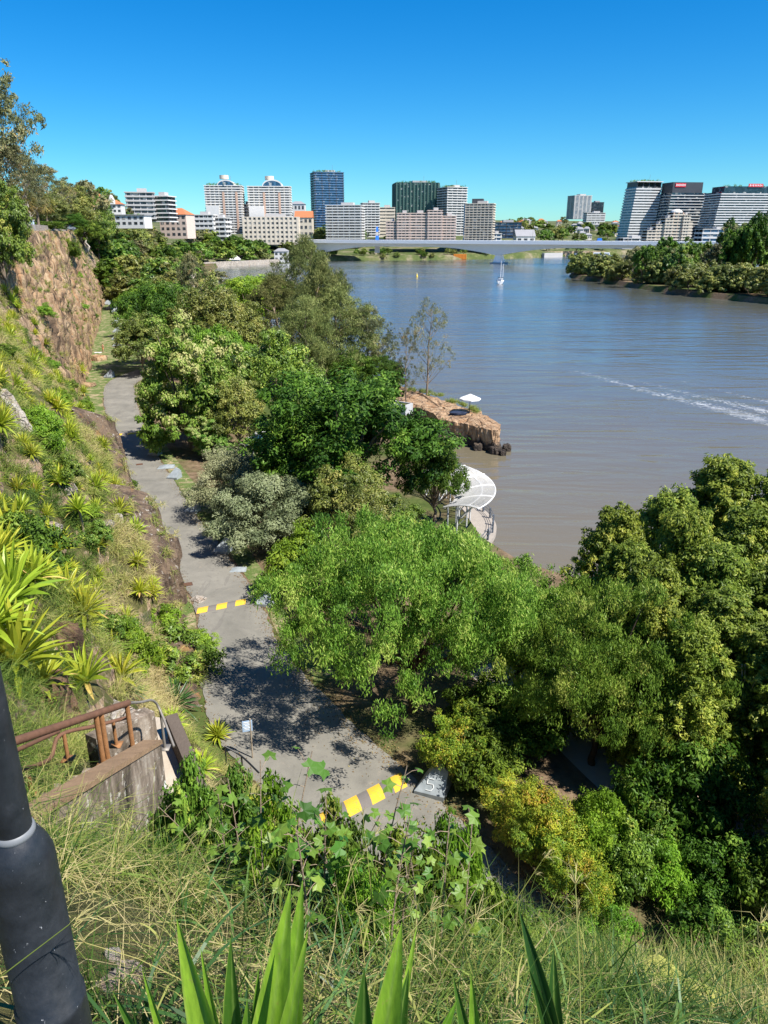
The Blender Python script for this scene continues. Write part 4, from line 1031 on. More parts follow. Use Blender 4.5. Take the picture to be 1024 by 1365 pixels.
w = MB(); q0, q1, q2 = gp(236, 950, 18.4), gp(262, 1010, 18.1), gp(300, 1110, 17.2); slab(w, q0 - o1, q1 - o1, .25, 1.5); slab(w, q1 - o1, q2 - o1, .25, 1.5); w.build('parapet', plain('dark_parapet', (.10, .08, .065), .9, .15, 0, .4, 3, .4), st)
w = MB(); q0, q1 = gp(128, 985, 18.9), gp(206, 948, 18.6); slab(w, q0 - o1, q1 - o1, .3, 1.0, -1); w.build('back_wall', M_WALL, st)

def rail(name, label, pts, rad, mats, posts, pr, drop, group=None):
    pts = [np.asarray(p) for p in pts]; e = empty(name, tuple(pts[-1] - (0, 0, drop)), label, 'handrail', group); o = np.array(e.location)
    m = MB(); m.tube([p - o for p in smooth_line(pts, 5)], rad, 10); m.build('rail', mats[0], e, True)
    for p in posts:
        m = MB(); m.tube([np.asarray(p) - o, np.asarray(p) - o - np.array((0, 0, drop))], pr, 8)
        m.box(np.asarray(p) - o - np.array((0, 0, drop - .03)), (.2, .2, .02)); m.build('post', mats[1], e, True)
    return e
hA, hB = dp(-45, 1010, 8.6), dp(171, 937, 13.3)
L_ = lambda q: hA + (hB - hA) * q
rail('handrail', 'thick rusty pipe handrail descending to the stair landing', [L_(0), L_(.35), L_(.7), L_(1)], .058, (M_RUST, M_RUSTL), [L_(.985), L_(.76), L_(.72)], .045, 1.0)
off = nS * 1.25
jA, jB, jC, jD = dp(-40, 1050, 9.2), dp(66, 1012, 12.4), dp(80, 980, 12.8), dp(172, 956, 14.2)
rail('handrail', 'thin low rusty rail with a step in it behind the thick handrail', [jA, (jA + jB) / 2, jB, jC, (jC + jD) / 2, jD], .035, (M_RUST, M_RUSTL), [jA * .35 + jB * .65, jC * .95 + jD * .05, jC * .25 + jD * .75], .035, .55)
kA, kB = dp(-40, 1028, 9.0), dp(78, 975, 12.0)
rail('handrail', 'slanting rusty brace rail under the thick handrail', [kA, (kA + kB) / 2, kB], .032, (M_RUST, M_RUSTL), [], .03, .1)
gA = [hB, dp(188, 936, 14.0), dp(204, 934, 14.6), dp(214, 948, 14.8), dp(232, 995, 14.2)]
rail('handrail', 'pale galvanised rail bending down along the landing parapet', gA, .024, (M_GALV, M_GALV), [gA[3]], .028, .9)
# pipe railings at the foot of the stair by the road, and the sign there
f0 = [dp(300, 995, 33), dp(322, 1008, 33), dp(345, 1030, 32)]
fr = rail('handrail', 'dark pipe rail at the road end of the stair', [p + (0, 0, .0) for p in f0], .04, (M_POST, M_POST), [f0[0], f0[1]], .035, 1.0)
sg = empty('sign', tuple(gp(337, 1010, 3.05)), 'small pale blue notice on a slim post at the road edge below the stair', 'sign')
m = MB(); m.tube([(0, 0, 0), (0, 0, 2.35)], .04, 8); m.build('post', plain('timber_post', (.30, .25, .19), .85), sg)
m = MB(); m.box((-.14, -.05, 1.95), (.5, .03, .62), .3); pn = m.build('panel', plain('sign_blue', (.30, .42, .58), .5), sg)
m = MB()
for k in range(6): m.box((-.14 - .03 * (k % 2), -.07, 2.18 - k * .085), (.38 - .07 * (k % 3), .012, .03), .3)
m.build('printed_lines', plain('sign_white', (.8, .8, .8), .5), pn)

# --- wire mesh sheet on the rock
wm = MB(); c0, c1, c2, c3 = [hit(*q) + np.array((.25, -.2, .35)) for q in [(150, 845), (226, 800), (222, 838), (165, 880)]]
for q in np.linspace(0, 1, 22):
    wm.tube([c0 + (c1 - c0) * q, c3 + (c2 - c3) * q], .006, 3, caps=False); wm.tube([c0 + (c3 - c0) * q, c1 + (c2 - c1) * q], .006, 3, caps=False)
tag(wm.build('wire_mesh', M_GALV), 'slack sheet of grey wire mesh pinned over the rock beside the shrubs', 'wire mesh')

L_GRASSN = leaf_mat('near_grass', [(0, (.03, .075, .012)), (.25, (.085, .155, .022)), (.5, (.19, .25, .045)), (.75, (.34, .31, .11)), (1, (.40, .32, .17))], .35, .55, .25, 0, 0)
# --- grasses on the near slope: fine blades, green and straw
def near_ground(n, x0, x1, y0, y1, r):
    x = r.uniform(x0, x1, n); y = y0 + (y1 - y0) * r.uniform(0, 1, n) ** 1.25
    z = np.empty(n); ok = np.zeros(n, bool)
    for i in range(n):
        h_ = BV.ray_cast(Vector((x[i], y[i], 60)), Vector((0, 0, -1)))
        if h_[0] is not None: z[i] = h_[0].z; ok[i] = True
    return np.column_stack([x, y, z])[ok]
tuft = near_ground(2500, -7.5, 9.5, .9, 12.5, r6)
# keep the stair itself clear
def clear_of_stair(P):
    out = np.ones(len(P), bool)
    for i, p in enumerate(P):
        u, v = proj(p)
        if 60 < u < 275 and 930 < v < 1035: out[i] = False
        if np.hypot(p[0] - px_, p[1] - py_) < .3: out[i] = False
    return out
tuft = tuft[clear_of_stair(tuft)]
dens = fbm(tuft * .55, 71, 3); tuft = tuft[dens > .42]
wallt = np.array([dp(u_, v_, t_) for u_, v_, t_ in zip(r6.uniform(45, 235, 130), r6.uniform(1075, 1230, 130), r6.uniform(6.5, 9.5, 130))])
for p in wallt: p[2] = ground_z(p[0], p[1])
tuft = np.vstack([tuft, wallt]); gm = MB(); k_ = 26; n = len(tuft)
dist = np.linalg.norm(tuft - (0, 0, 28), axis=1)
ut = np.array([proj(p)[0] for p in tuft]); dryt = np.clip(np.interp(ut, [0, 250, 420, 560, 700, 1000], [.30, .28, .46, .32, .06, .03]) + (fbm(tuft * .9, 75, 3) - .5) * 1.5 + r6.normal(0, .13, n), 0, 1)
hgt = r6.uniform(.4, 1.15, n) * np.clip(dist / 5, .45, 1.15) * np.interp(ut, [200, 330, 620, 900], [1, 1.45, 1.35, 1.0])
PP = np.repeat(tuft, k_, 0) + r6.normal(0, .055, (n * k_, 3)) * (1, 1, .3)
DD = np.array((0, 0, 1.0)) + r6.normal(0, .38, (n * k_, 3))
V, F = blade_strips(r6, PP, DD, np.repeat(hgt, k_) * r6.uniform(.5, 1.25, n * k_), np.repeat(np.clip(.0014 * dist, .005, .013), k_) * r6.uniform(.5, 1.7, n * k_), 4, r6.uniform(.3, 2.1, n * k_))
gm.add(V, F, 0, np.repeat(np.clip(np.repeat(dryt, k_) + r6.normal(0, .2, n * k_), 0, 1), 4))
tag(gm.build('grass', L_GRASSN), kind='stuff')
# broad grass blades, mostly to the right; dark leaf colour stands in for shade
bl = MB(); bp_ = near_ground(260, -1.5, 7, 1.6, 8, r6); bp_ = bp_[clear_of_stair(bp_)]; n = len(bp_); k_ = 7
V, F = blade_strips(r6, np.repeat(bp_, k_, 0) + r6.normal(0, .05, (n * k_, 3)) * (1, 1, .2), np.array((0, 0, 1.0)) + r6.normal(0, .42, (n * k_, 3)), r6.uniform(.45, 1.15, n * k_), r6.uniform(.014, .032, n * k_), 6, r6.uniform(.5, 1.6, n * k_))
bl.add(V, F, 0, np.repeat(np.clip(np.repeat(r6.uniform(.1, .75, n), k_) + r6.normal(0, .12, n * k_), 0, .9), 6)); tag(bl.build('broad_grass', L_BLADE_DARK), kind='stuff')
# dry thatch: thin straw lying at all angles, and dead twigs
th = MB(); tp = near_ground(260, -3, 4, 2, 8, r6); tp = tp[clear_of_stair(tp)]; n = len(tp); k_ = 18
PP = np.repeat(tp, k_, 0) + r6.normal(0, .12, (n * k_, 3)) * (1, 1, .5) + (0, 0, .12)
V, F = blade_strips(r6, PP, r6.normal(0, 1, (n * k_, 3)) * (1, 1, .45) + (0, 0, .2), r6.uniform(.3, .8, n * k_), .006, 2, r6.uniform(.2, 1.2, n * k_))
th.add(V, F, 0, np.repeat(np.clip(r6.normal(.88, .1, n * k_), .5, 1), 2)); tag(th.build('dry_grass', L_GRASS), kind='stuff')
# tall flowering grass stalks
sk = MB(); sp = near_ground(150, -3, 6.5, 1.3, 6, r6); sp = sp[clear_of_stair(sp)]
for p in sp:
    h_ = r6.uniform(.7, 1.35); ln = r6.normal(0, .28, 2); t = r6.uniform(.25, .85)
    q = np.linspace(0, 1, 6)[:, None]; pts = p + q * np.array((0, 0, h_)) + q ** 2 * np.array((ln[0], ln[1], -.12 * h_))
    sk.tube(pts, np.linspace(.0035, .0015, 6), 4, 0, t, False)
    for a in range(3):
        s0 = pts[1 + a]; V, F = blade_strips(r6, s0[None], (pts[2 + a] - pts[1 + a])[None] + r6.normal(0, .2, (1, 3)), r6.uniform(.25, .5), .012, 4, 1.2); sk.add(V, F, 0, t - .15)
    hd = np.repeat(pts[-1][None], 14, 0); V, F = blade_strips(r6, hd, np.tile(pts[-1] - pts[-2], (14, 1)) / h_ * 5 + r6.normal(0, .5, (14, 3)), r6.uniform(.05, .16, 14), .004, 2, .8); sk.add(V, F, 0, .85)
tag(sk.build('seeding_grass', L_GRASS), kind='stuff')

# --- sword-leaved plants at the photographer's feet
def m_sword():
    t = NT('sword_leaf'); w_ = t.attr('tint'); uvn = t.n('ShaderNodeAttribute', attribute_name='across').outputs['Fac']
    co = t.coord('Object', (60, 60, 3)); st_ = t.noise(co, 1.0, 4, .6)
    c = t.ramp(w_, [(0, (.02, .065, .012)), (.5, (.15, .32, .02)), (1, (.33, .52, .045))])
    c = t.mix(t.range(uvn, .0, .22, .55, 0), c, (.30, .44, .09))
    c = t.mix(t.range(uvn, .86, .98, 0, .7), c, (.36, .46, .09))
    c = t.mix(t.range(st_, .35, .65, .45, 0), c, (.03, .10, .012)); sp_ = t.noise(t.coord('Object'), 30, 4, .7); c = t.mix(t.range(sp_, .64, .70, 0, .55), c, (.30, .24, .09))
    p = t.bsdf(c, .45, .4, 0, t.bump(st_, .4, .003)); tr = t.n('ShaderNodeBsdfTranslucent'); t.l(c, tr.inputs['Color'])
    mx = t.n('ShaderNodeMixShader'); mx.inputs[0].default_value = .38; t.l(p, mx.inputs[1]); t.l(tr.outputs[0], mx.inputs[2])
    return t.done(mx.outputs[0])
M_SWORD = m_sword()
def sword(name, label, base, leaves, group):
    """leaves: (tip point, width, bow sideways, tint)"""
    e = empty(name, tuple(base), label, 'plant', group)
    for tip, wd, bow, tint in leaves:
        b0 = np.zeros(3); tp = np.asarray(tip) - base; L = np.linalg.norm(tp); seg = 14; mb = MB(); V = []; ac = []
        side0 = unit(np.cross(tp, (0.1, 1, .25))); fr_ = unit(np.cross(side0, tp))
        for a in range(seg + 1):
            u = a / seg
            c = tp * u + side0 * bow * L * math.sin(u * math.pi) * .5 - fr_ * .06 * L * math.sin(u * 3.1)
            w_ = wd * 1.45 * (.55 + .45 * math.sin(min(1, u * 1.8) * math.pi / 2)) * (1 - u ** 2.6) + .0008
            for q in (-1, -.5, 0, .5, 1):
                V.append(c + side0 * w_ * .5 * q - fr_ * w_ * .30 * (abs(q) ** 1.4) * (1 if tint >= 0 else -1)); ac.append(abs(q))
        F = [(a * 5 + k, a * 5 + k + 1, a * 5 + k + 6, a * 5 + k + 5) for a in range(seg) for k in range(4)]
        mb.add(V, F, 0, abs(tint)); me = mb.mesh('leaf', M_SWORD, True)
        at_ = me.attributes.new('across', 'FLOAT', 'POINT'); at_.data.foreach_set('value', np.array(ac, np.float32))
        put(me, 'leaf', e)
SG = 'sword-leaved plants at the foot of the view'
b1, b2, b3, b4 = dp(352, 1560, 2.25), dp(505, 1540, 2.35), dp(655, 1500, 2.8), dp(745, 1420, 3.1)
sword('sword_plant', 'sword-leaved plant with the tallest pair of bright blades', b1, [(dp(388, 1180, 1.95), 0.096, .02, .85), (dp(404, 1172, 2.0), 0.080, -.03, .7), (dp(236, 1222, 1.85), 0.096, -.05, .9), (dp(308, 1248, 2.05), 0.067, .02, .15), (dp(150, 1318, 2.0), 0.080, -.06, .2), (dp(190, 1290, 2.1), 0.048, .05, .75),
      (dp(268, 1262, 1.9), .04, -.02, .7), (dp(412, 1235, 1.85), .05, .02, .9), (dp(345, 1290, 2.1), .05, .0, .3), (dp(330, 1330, 1.8), 0.080, 0, .6), (dp(300, 1420, 1.7), 0.096, 0, .8), (dp(420, 1350, 1.9), 0.080, .05, .35)], SG)
sword('sword_plant', 'sword-leaved plant leaning right with a pale-edged blade', b2, [(dp(536, 1228, 2.1), 0.090, .04, .8), (dp(486, 1288, 2.05), 0.083, .03, .12), (dp(545, 1290, 2.2), 0.064, .02, .1), (dp(556, 1232, 2.3), 0.032, .03, .85), (dp(590, 1380, 2.1), 0.080, .05, .5), (dp(440, 1400, 1.9), 0.080, 0, .4), (dp(610, 1330, 2.2), 0.064, .05, .5)], SG)
sword('sword_plant', 'small sword-leaved plant at the bottom edge right of the pale-edged blade', b3, [(dp(628, 1296, 2.6), 0.05, .02, .7), (dp(604, 1300, 2.75), 0.05, -.03, .15), (dp(650, 1350, 2.5), 0.035, .05, .5)], SG)
sword('sword_plant', 'dark drooping sword-leaved plant beneath the yellow shrubs', b4, [(dp(692, 1212, 3.0), .06, -.06, .0), (dp(738, 1262, 3.1), .05, .04, .02), (dp(705, 1290, 2.9), .04, -.05, .03)], SG)

# --- broad-leaved weeds on the brink (lobed leaves on stalks) and a creeping vine
L_WEED = leaf_mat('weed_leaf', [(0, (.03, .09, .015)), (.5, (.085, .20, .025)), (1, (.22, .36, .05))], .4, .45, .35, .1)
def lobed(c, nrm, size, r):
    a = unit(np.cross(nrm, r.normal(size=3))); b_ = np.cross(nrm, a); V = [c]
    for k in range(15):
        th_ = -2.6 + 5.2 * k / 14; rr = size * (1.0 if k % 3 == 1 else .70) * (1 - .18 * abs(th_) / 2.6)
        V.append(c + (a * math.cos(th_) + b_ * math.sin(th_)) * rr - nrm * rr * rr / max(size, .01) * .25)
    return np.array(V), [(0, k, k + 1) for k in range(1, 15)]
def weed(p, h_, n_leaf, size, label, r, group=None):
    e = empty('weed', tuple(p), label, 'plant', group); m = MB(); lf = MB()
    ln = r.normal(0, .12, 2); q = np.linspace(0, 1, 6)[:, None]; st_ = q * np.array((0, 0, h_)) + q ** 2 * np.array((ln[0], ln[1], 0)) * h_
    m.tube(st_, np.linspace(.010, .005, 6), 5)
    for k in range(n_leaf):
        u = .35 + .65 * k / n_leaf; s0 = np.array([np.interp(u, q[:, 0], st_[:, j]) for j in range(3)])
        az = k * 2.4 + r.normal(0, .3); out = np.array((math.cos(az), math.sin(az), .45)); size_ = size * .72; c = s0 + out * size * r.uniform(1.0, 1.8)
        m.tube([s0, (s0 + c) / 2 + (0, 0, .02), c], [.004, .003, .002], 4, caps=False)
        V, F = lobed(c, unit(np.array((math.cos(az) * .5, math.sin(az) * .5 - .25, .8)) + r.normal(0, .2, 3)), size_ * r.uniform(.5, 1.2), r)
        lf.add(V, F, 0, np.clip(r.normal(.62, .2), 0, 1))
    m.build('stem', M_DEADSTEM, e); lf.build('leaves', L_WEED, e)
WG = 'lobed-leaf weeds along the brink'
for i, (u, v, t, h_, nl_, s_) in enumerate([(380, 1130, 6.5, .95, 16, .13), (345, 1120, 7, .8, 12, .12), (430, 1150, 6.2, .9, 12, .11), (470, 1150, 6.5, 1.15, 18, .13), (500, 1140, 6.8, .95, 14, .12), (535, 1170, 6.0, .75, 14, .10), (300, 1120, 7.5, .8, 14, .11), (520, 1200, 5.5, .7, 12, .10), (410, 1190, 5.2, .6, 10, .09), (560, 1150, 7, .9, 12, .11), (590, 1190, 6, .9, 14, .11), (320, 1090, 8.5, .9, 16, .13), (400, 1100, 8, .9, 18, .13), (445, 1110, 8.2, 1.0, 18, .13), (500, 1120, 8, 1.0, 16, .12), (620, 1210, 6, .8, 12, .1), (285, 1080, 9, .8, 14, .12)]):
    p = dp(u, v, t); p[2] = ground_z(p[0], p[1]); h2 = max(h_, z_at_row(v - 95, p[1]) - p[2])
    weed(p, min(h2, 2.2), nl_, s_, ['pale lobed-leaf weed standing on the brink in front of the road', 'lobed-leaf weed on the brink with dry grass around it'][i % 2], r6, WG)
vm = MB(); vb = near_ground(1500, -6, -.8, 5.5, 13, r6)
vb = np.array([p for p in vb if 190 < proj(p)[0] < 430 and 960 < proj(p)[1] < 1170 and clear_of_stair([p])[0]])
if len(vb):
    for p in vb:
        c = p + r6.normal(0, .22, (30, 3)) * (1, 1, .5) + (0, 0, .32); V, F = leaf_quads(r6, c, unit(r6.normal(0, .6, (30, 3)) + (0.1, -.1, 1)), .10, .06); vm.add(V, F, 0, np.clip(r6.normal(.7, .2, 30), 0, 1))
    tag(vm.build('creeper', L_WEED), kind='stuff')
M_MOSS = plain('mossy_stone', (.30, .30, .075), .95, .1, 0, .5, 4, .5)
# leafy low plants that crowd the brink
for i, (u, v, t, w, k, lab) in enumerate([(300, 1075, 10, 90, 'slope_shrub', 'fresh green low shrub beside the landing parapet'), (360, 1120, 9, 100, 'slope_shrub', 'fresh green low shrub on the brink below the sign'), (440, 1160, 8, 110, 'slope_shrub', 'open green shrub among the brink weeds'), (530, 1190, 8, 110, 'dark_shrub', 'dark green shrub among the brink weeds'),
        (600, 1215, 8.5, 90, 'slope_shrub', 'small-leaved shrub on the brink beside the road edge'), (255, 1100, 9.5, 80, 'slope_shrub', 'fresh green low shrub in front of the landing'), (650, 1250, 8, 90, 'dark_shrub', 'dark shrub on the brink in front of the yellow shrubs'), (480, 1230, 6, 80, 'slope_shrub', 'small green shrub between the weeds and the sword plants')]):
    p = dp(u, v, t); p[2] = ground_z(p[0], p[1]); rad = w / 2 * t / F_PX * 1.1; h2 = np.clip(z_at_row(v - (85 if 0 < i < 5 else 60), p[1]) - p[2], .6, 1.9)
    tree(k, p - np.array((0, 0, .1)), h2, rad, lab, 'leafy plants crowding the brink')
# dead leaves and loose stones on the near slope
for i, (u, v, t, s_) in enumerate([(165, 1270, 4.0, .16), (140, 1285, 3.8, .13), (150, 1268, 4.3, .1), (375, 1095, 9, .5), (895, 1300, 8, 1.1)]):
    p = dp(u, v, t); p[2] = ground_z(p[0], p[1])
    rock('rock', p + (0, 0, s_ * .1), (s_, s_ * .8, s_ * .6), i, M_PALE if i < 4 else M_MOSS, ['small brown stone in the grass beside the lamp post', 'flat brown stone in the grass beside the lamp post', 'pebble-like stone by the flat brown one', 'sandy stone on the brink below the weeds', 'big mossy boulder half hidden by grass under the yellow shrubs'][i], 900 + i, .5, .3)
# ================================================================== FAR BANK, BRIDGE, CITY
r7 = np.random.default_rng(707)
FS = smooth_line([(-150, 664), (-141, 674), (-113, 716), (-61, 790), (69, 832), (160, 884), (269, 990), (520, 1100), (900, 1150), (1700, 1250)], 8)
nF = len(FS); rows = np.array([-3, 0, 4, 18, 60, 120, 200, 320, 480, 700, 1000, 1500, 2200, 3200, 5000, 9000], float)
hts = np.array([-1.5, 1.5, 4.5, 6, 11, 15, 17, 20, 26, 36, 48, 58, 50, 40, 30, 20], float)
dirF = unit(np.column_stack([np.interp(np.linspace(0, 1, nF), [0, .25, .6, 1], [-.55, -.15, .18, .5]), np.ones(nF)]))
GF = np.zeros((nF, len(rows), 3))
GF[:, :, :2] = FS[:, None, :] + dirF[:, None, :] * rows[None, :, None]
GF[:, :, 2] = hts[None] + (fbm(GF * (.004, .004, 1), 5, 3) - .5) * np.clip(rows / 60, 0, 1)[None] * 14
GF[:, 2:, 2] = np.maximum(GF[:, 2:, 2], 3.5)
ii, jj = np.meshgrid(np.arange(nF - 1), np.arange(len(rows) - 1), indexing='ij'); A = (ii * len(rows) + jj).ravel()
FF = np.column_stack([A, A + len(rows), A + len(rows) + 1, A + 1])
fb = MB(); fb.add(GF.reshape(-1, 3), FF)
def m_farland():
    t = NT('far_bank_ground'); co = t.coord('Position'); n = t.noise(co, .05, 6, .65); n2 = t.noise(co, .4, 5, .7)
    c = t.ramp(n, [(.3, (.05, .08, .025)), (.5, (.10, .12, .04)), (.62, (.22, .19, .12)), (.75, (.30, .26, .2))])
    return t.done(t.bsdf(t.mix(t.range(n2, .3, .7, .4, 0), c, (.03, .05, .02)), .95, .1))
tag(fb.build('far_bank', m_farland(), None, True), kind='structure')
BVF = BVHTree.FromPolygons([tuple(p) for p in GF.reshape(-1, 3)], [tuple(int(k) for k in f) for f in FF])
def far_z(x, y):
    h_ = BVF.ray_cast(Vector((x, y, 400)), Vector((0, 0, -1)))
    return h_[0].z if h_[0] is not None else ground_z(x, y)

# right bank: gardens point with mangroves
RB = [(172, 270), (158, 319), (146, 350), (138, 372), (132, 420), (128, 466), (121, 500), (124, 520), (150, 545), (210, 580), (330, 620), (800, 660), (800, 120), (240, 140)]
bank('garden_bank', RB[::-1], 2.2, -1.5, 3.0)
bpy.data.objects['garden_bank'].name = 'garden_bank'

# ---------------------------------------------------------------- building maker
M_WHITE = plain('white_render', (.62, .61, .585), .7, .3, 0, .05, .2)
M_CREAM = plain('cream_render', (.60, .53, .43), .75, .3, 0, .06, .2)
M_PINK = plain('pink_render', (.60, .48, .41), .75, .3, 0, .06, .2)
M_TERRA = plain('terracotta_render', (.50, .34, .255), .75, .3, 0, .1, .2)
M_GREYC = plain('grey_concrete', (.42, .41, .40), .8, .3, 0, .12, .2)
M_DARKC = plain('dark_panel', (.06, .065, .075), .5, .4, 0, .2, .2)
M_BLUEP = plain('blue_panel', (.10, .19, .33), .4, .5, 0, .15, .1)
M_ORANGE = plain('orange_tile', (.42, .155, .07), .75, .2, 0, .2, .8)
M_GREYROOF = plain('grey_roof', (.30, .30, .31), .6, .4, .2, .2, .3)
def m_glass(name, a, b, rough=.18):
    t = NT(name); co = t.coord('Object', (.35, .35, .31)); x = t.n('ShaderNodeTexVoronoi'); x.distance = 'CHEBYCHEV'; t.l(co, x.inputs['Vector']); x.inputs['Scale'].default_value = 1.0; x.inputs['Randomness'].default_value = .6
    sp = t.n('ShaderNodeSeparateColor'); t.l(x.outputs['Color'], sp.inputs[0])
    c = t.mix(sp.outputs[0], a, b); c = t.mix(t.range(sp.outputs[1], .86, .9, 0, .7), c, (.5, .48, .44))
    return t.done(t.bsdf(c, rough, .6))
M_GLASS = m_glass('window_glass', (.018, .022, .028), (.10, .11, .12))
M_GLASSB = m_glass('blue_glass', (.02, .06, .12), (.06, .15, .26), .12)
M_GLASSG = m_glass('green_glass', (.008, .035, .032), (.03, .075, .065), .15)
M_GLASSD = m_glass('dark_glass', (.010, .022, .034), (.03, .06, .085), .12)

def facade(root, x, y, z, w, d, nf, fh, glass, slab, pier, np_=6, hs=.42, over=.7, pw=.7, lean=(0, 0), nside=3, pover=.35, top=True, mats_extra=None, end=None):
    h = nf * fh
    b = MB(); b.box((x, y, z + h / 2), (w, d, h), shear=lean); b.V[0][:4] -= 0; b.build('glazing', glass, root)
    for k in range(nf):
        q = (k + .18) / nf
        b = MB(); b.box((x + lean[0] * q, y + lean[1] * q, z + k * fh + fh * hs / 2), (w + 2 * over, d + 2 * over, fh * hs)); b.build('balcony', slab, root)
    if np_ > 1:
        for i in range(np_):
            px = -w / 2 + pw / 2 + (w - pw) * i / (np_ - 1)
            m = pier
            if mats_extra and i in mats_extra: m = mats_extra[i]
            acc = mats_extra and i in mats_extra; ww = pw * (1.6 if acc else 1)
            b = MB(); b.box((x + px, y, z + h / 2 - (h * .06 if acc else 0)), (ww, d + 2 * (over + .35 if acc else pover), h * (.88 if acc else 1) - .02), shear=lean); b.build('pier', m, root)
    if nside > 1:
        for i in range(nside):
            py = -d / 2 + pw / 2 + (d - pw) * i / (nside - 1)
            b = MB(); b.box((x, y + py * .96, z + h / 2), (w + 2 * pover, pw, h - .06), shear=lean); b.build('pier', pier, root)
    if end:
        b = MB(); b.box((x + end * (w / 2), y, z + h / 2), (1.6, d + 2 * over + .3, h + .3), shear=lean); b.build('end_wall', slab, root)
    if top:
        b = MB(); b.box((x + lean[0], y + lean[1], z + h + .35), (w + 2 * over + .2, d + 2 * over + .2, .7)); b.build('roof', slab, root)
        b = MB(); b.box((x + lean[0] + w * .08, y + lean[1], z + h + 2.0), (w * .35, d * .5, 2.6)); b.build('plant_room', M_GREYC, root)
def site(name, label, cat, u0, u1, vt, vb, Y, rot=0.0, group=None):
    """an Empty at the foot of a building that fills u0..u1 and vt..vb of the photograph at distance Y; returns it with width and height"""
    c = at((u0 + u1) / 2, vb, Y); t = depth_of(c)
    w = (u1 - u0) * t / F_PX; h = z_at_row(vt, Y) - c[2]
    e = empty(name, c, label, cat, group, R(rot)); return e, w, h
def fit(w, d, rot):
    a = abs(R(rot)); return (w - d * math.sin(a)) / math.cos(a)
def tower(name, label, u0, u1, vt, vb, Y, d, rot, nf, cat='building', **kw):
    e, w, h = site(name, label, cat, u0, u1, vt, vb, Y, rot); e.location.x += d / 2 * math.sin(R(rot)); facade(e, 0, d / 2, 0, fit(w, d, rot), d, nf, h / nf, **kw); return e, fit(w, d, rot), h

# twin cream towers with round tops and their podium
def twin(label, u0, u1, vt, Y, nf, side):
    e, w, h = site('apartment_tower', label, 'building', u0, u1, vt + 10, 312, Y, 4); d = 22
    facade(e, 0, d / 2, 0, w * .96, d, nf, h / nf, M_GLASS, M_WHITE, M_CREAM, 9, .46, .8, 1.3, mats_extra={3: M_TERRA, 6: M_TERRA} if side else {4: M_TERRA, 7: M_TERRA})
    b = MB(); b.box((-w * .30 * (1 if not side else 1), d / 2 - 3.2, h * .30), (w * .34, d + 1.5, h * .60)); b.build('lower_wing', M_WHITE, e)
    n = 14; th = np.linspace(0, math.pi, n); rr = w * .23; pts = [(math.cos(a) * rr + w * .08, h + .6 + math.sin(a) * rr * .62) for a in th]
    b = MB(); V = np.array([(p[0], yy, p[1]) for yy in (d / 2 - 11.6, d / 2 + 11.6) for p in pts]); F = [(i, i + 1, n + i + 1, n + i) for i in range(n - 1)]; b.add(V, F)
    b.add(V[:n], [(0, i + 1, i) for i in range(1, n - 1)]); b.add(V[n:], [(0, i, i + 1) for i in range(1, n - 1)]); b.build('arched_roof', M_WHITE, e)
    b = MB(); V = np.array([(p[0] * .9 + w * .008, d / 2 - 11.75, h + .6 + (p[1] - h - .6) * .78) for p in pts]); b.add(V, [(0, i + 1, i) for i in range(1, n - 1)]); b.build('arched_window', M_GLASSB, e)
    b = MB(); b.lathe([(0, 0), (4.4, 0), (4.4, 3.4), (0, 3.6)], (w * .0, d / 2 + 3, h + 7), 18); b.build('roof_drum', M_CREAM, e)
twin('left of two cream apartment towers with arched tops, planted terraces on its roof', 277, 326, 238, 790, 19, 0)
twin('right of two cream apartment towers with arched tops, broad arched window', 333, 390, 239, 800, 19, 1)
e, w, h = tower('apartment_block', 'low cream link block between the two arched apartment towers', 318, 345, 273, 312, 806, 16, 0, 9, glass=M_GLASS, slab=M_WHITE, pier=M_CREAM, np_=5)
e, w, h = tower('apartment_block', 'cream podium block with vertical window bays below the arched towers', 324, 399, 290, 326, 770, 18, 3, 6, glass=M_GLASS, slab=M_CREAM, pier=M_CREAM, np_=13, pw=2.0, hs=.5, over=.3, pover=.5)
e, w, h = tower('apartment_block', 'white block with deep balconies at the left foot of the arched towers', 286, 304, 291, 322, 740, 16, -6, 5, glass=M_GLASS, slab=M_WHITE, pier=M_WHITE, np_=3, over=1.4)
e, w, h = tower('apartment_block', 'long white low block with dark openings beside the orange hip-roofed building', 255, 287, 287, 312, 735, 16, -4, 4, glass=M_GLASS, slab=M_WHITE, pier=M_WHITE, np_=6, hs=.5)
# towers of the far bank
e, w, h = tower('glass_tower', 'tall blue glass tower with balconies on its edges', 414, 459, 230, 312, 1000, 30, 14, 25, glass=M_GLASSB, slab=M_BLUEP, pier=M_DARKC, np_=5, hs=.26, over=.8, pw=1.2)
for i, (px, pz) in enumerate([(-12, 3), (2, 2), (13, 3.4)]):
    pass
e, w, h = tower('apartment_block', 'white balconied apartment block by the left end of the bridge', 436, 485, 274, 322, 880, 24, -7, 13, glass=M_GLASS, slab=M_WHITE, pier=M_WHITE, np_=7, hs=.45, over=1.1)
e, w, h = tower('apartment_block', 'grey-white apartment block behind the white balconied one', 481, 506, 271, 316, 960, 22, 8, 13, glass=M_GLASS, slab=M_WHITE, pier=M_GREYC, np_=5)
e, w, h = tower('office_block', 'plain cream low block between the white apartments and the dark green tower', 503, 526, 277, 316, 985, 20, 0, 9, glass=M_GLASS, slab=M_CREAM, pier=M_CREAM, np_=3, hs=.62)
e, w, h = tower('glass_tower', 'dark green glass tower with vertical ribs and planted roof', 524, 584, 244, 314, 1040, 34, 6, 22, glass=M_GLASSG, slab=plain('dark_green_panel', (.03, .075, .065), .5), pier=plain('green_rib', (.07, .13, .11), .5), np_=13, hs=.22, over=.3, pw=1.5, pover=1.3)
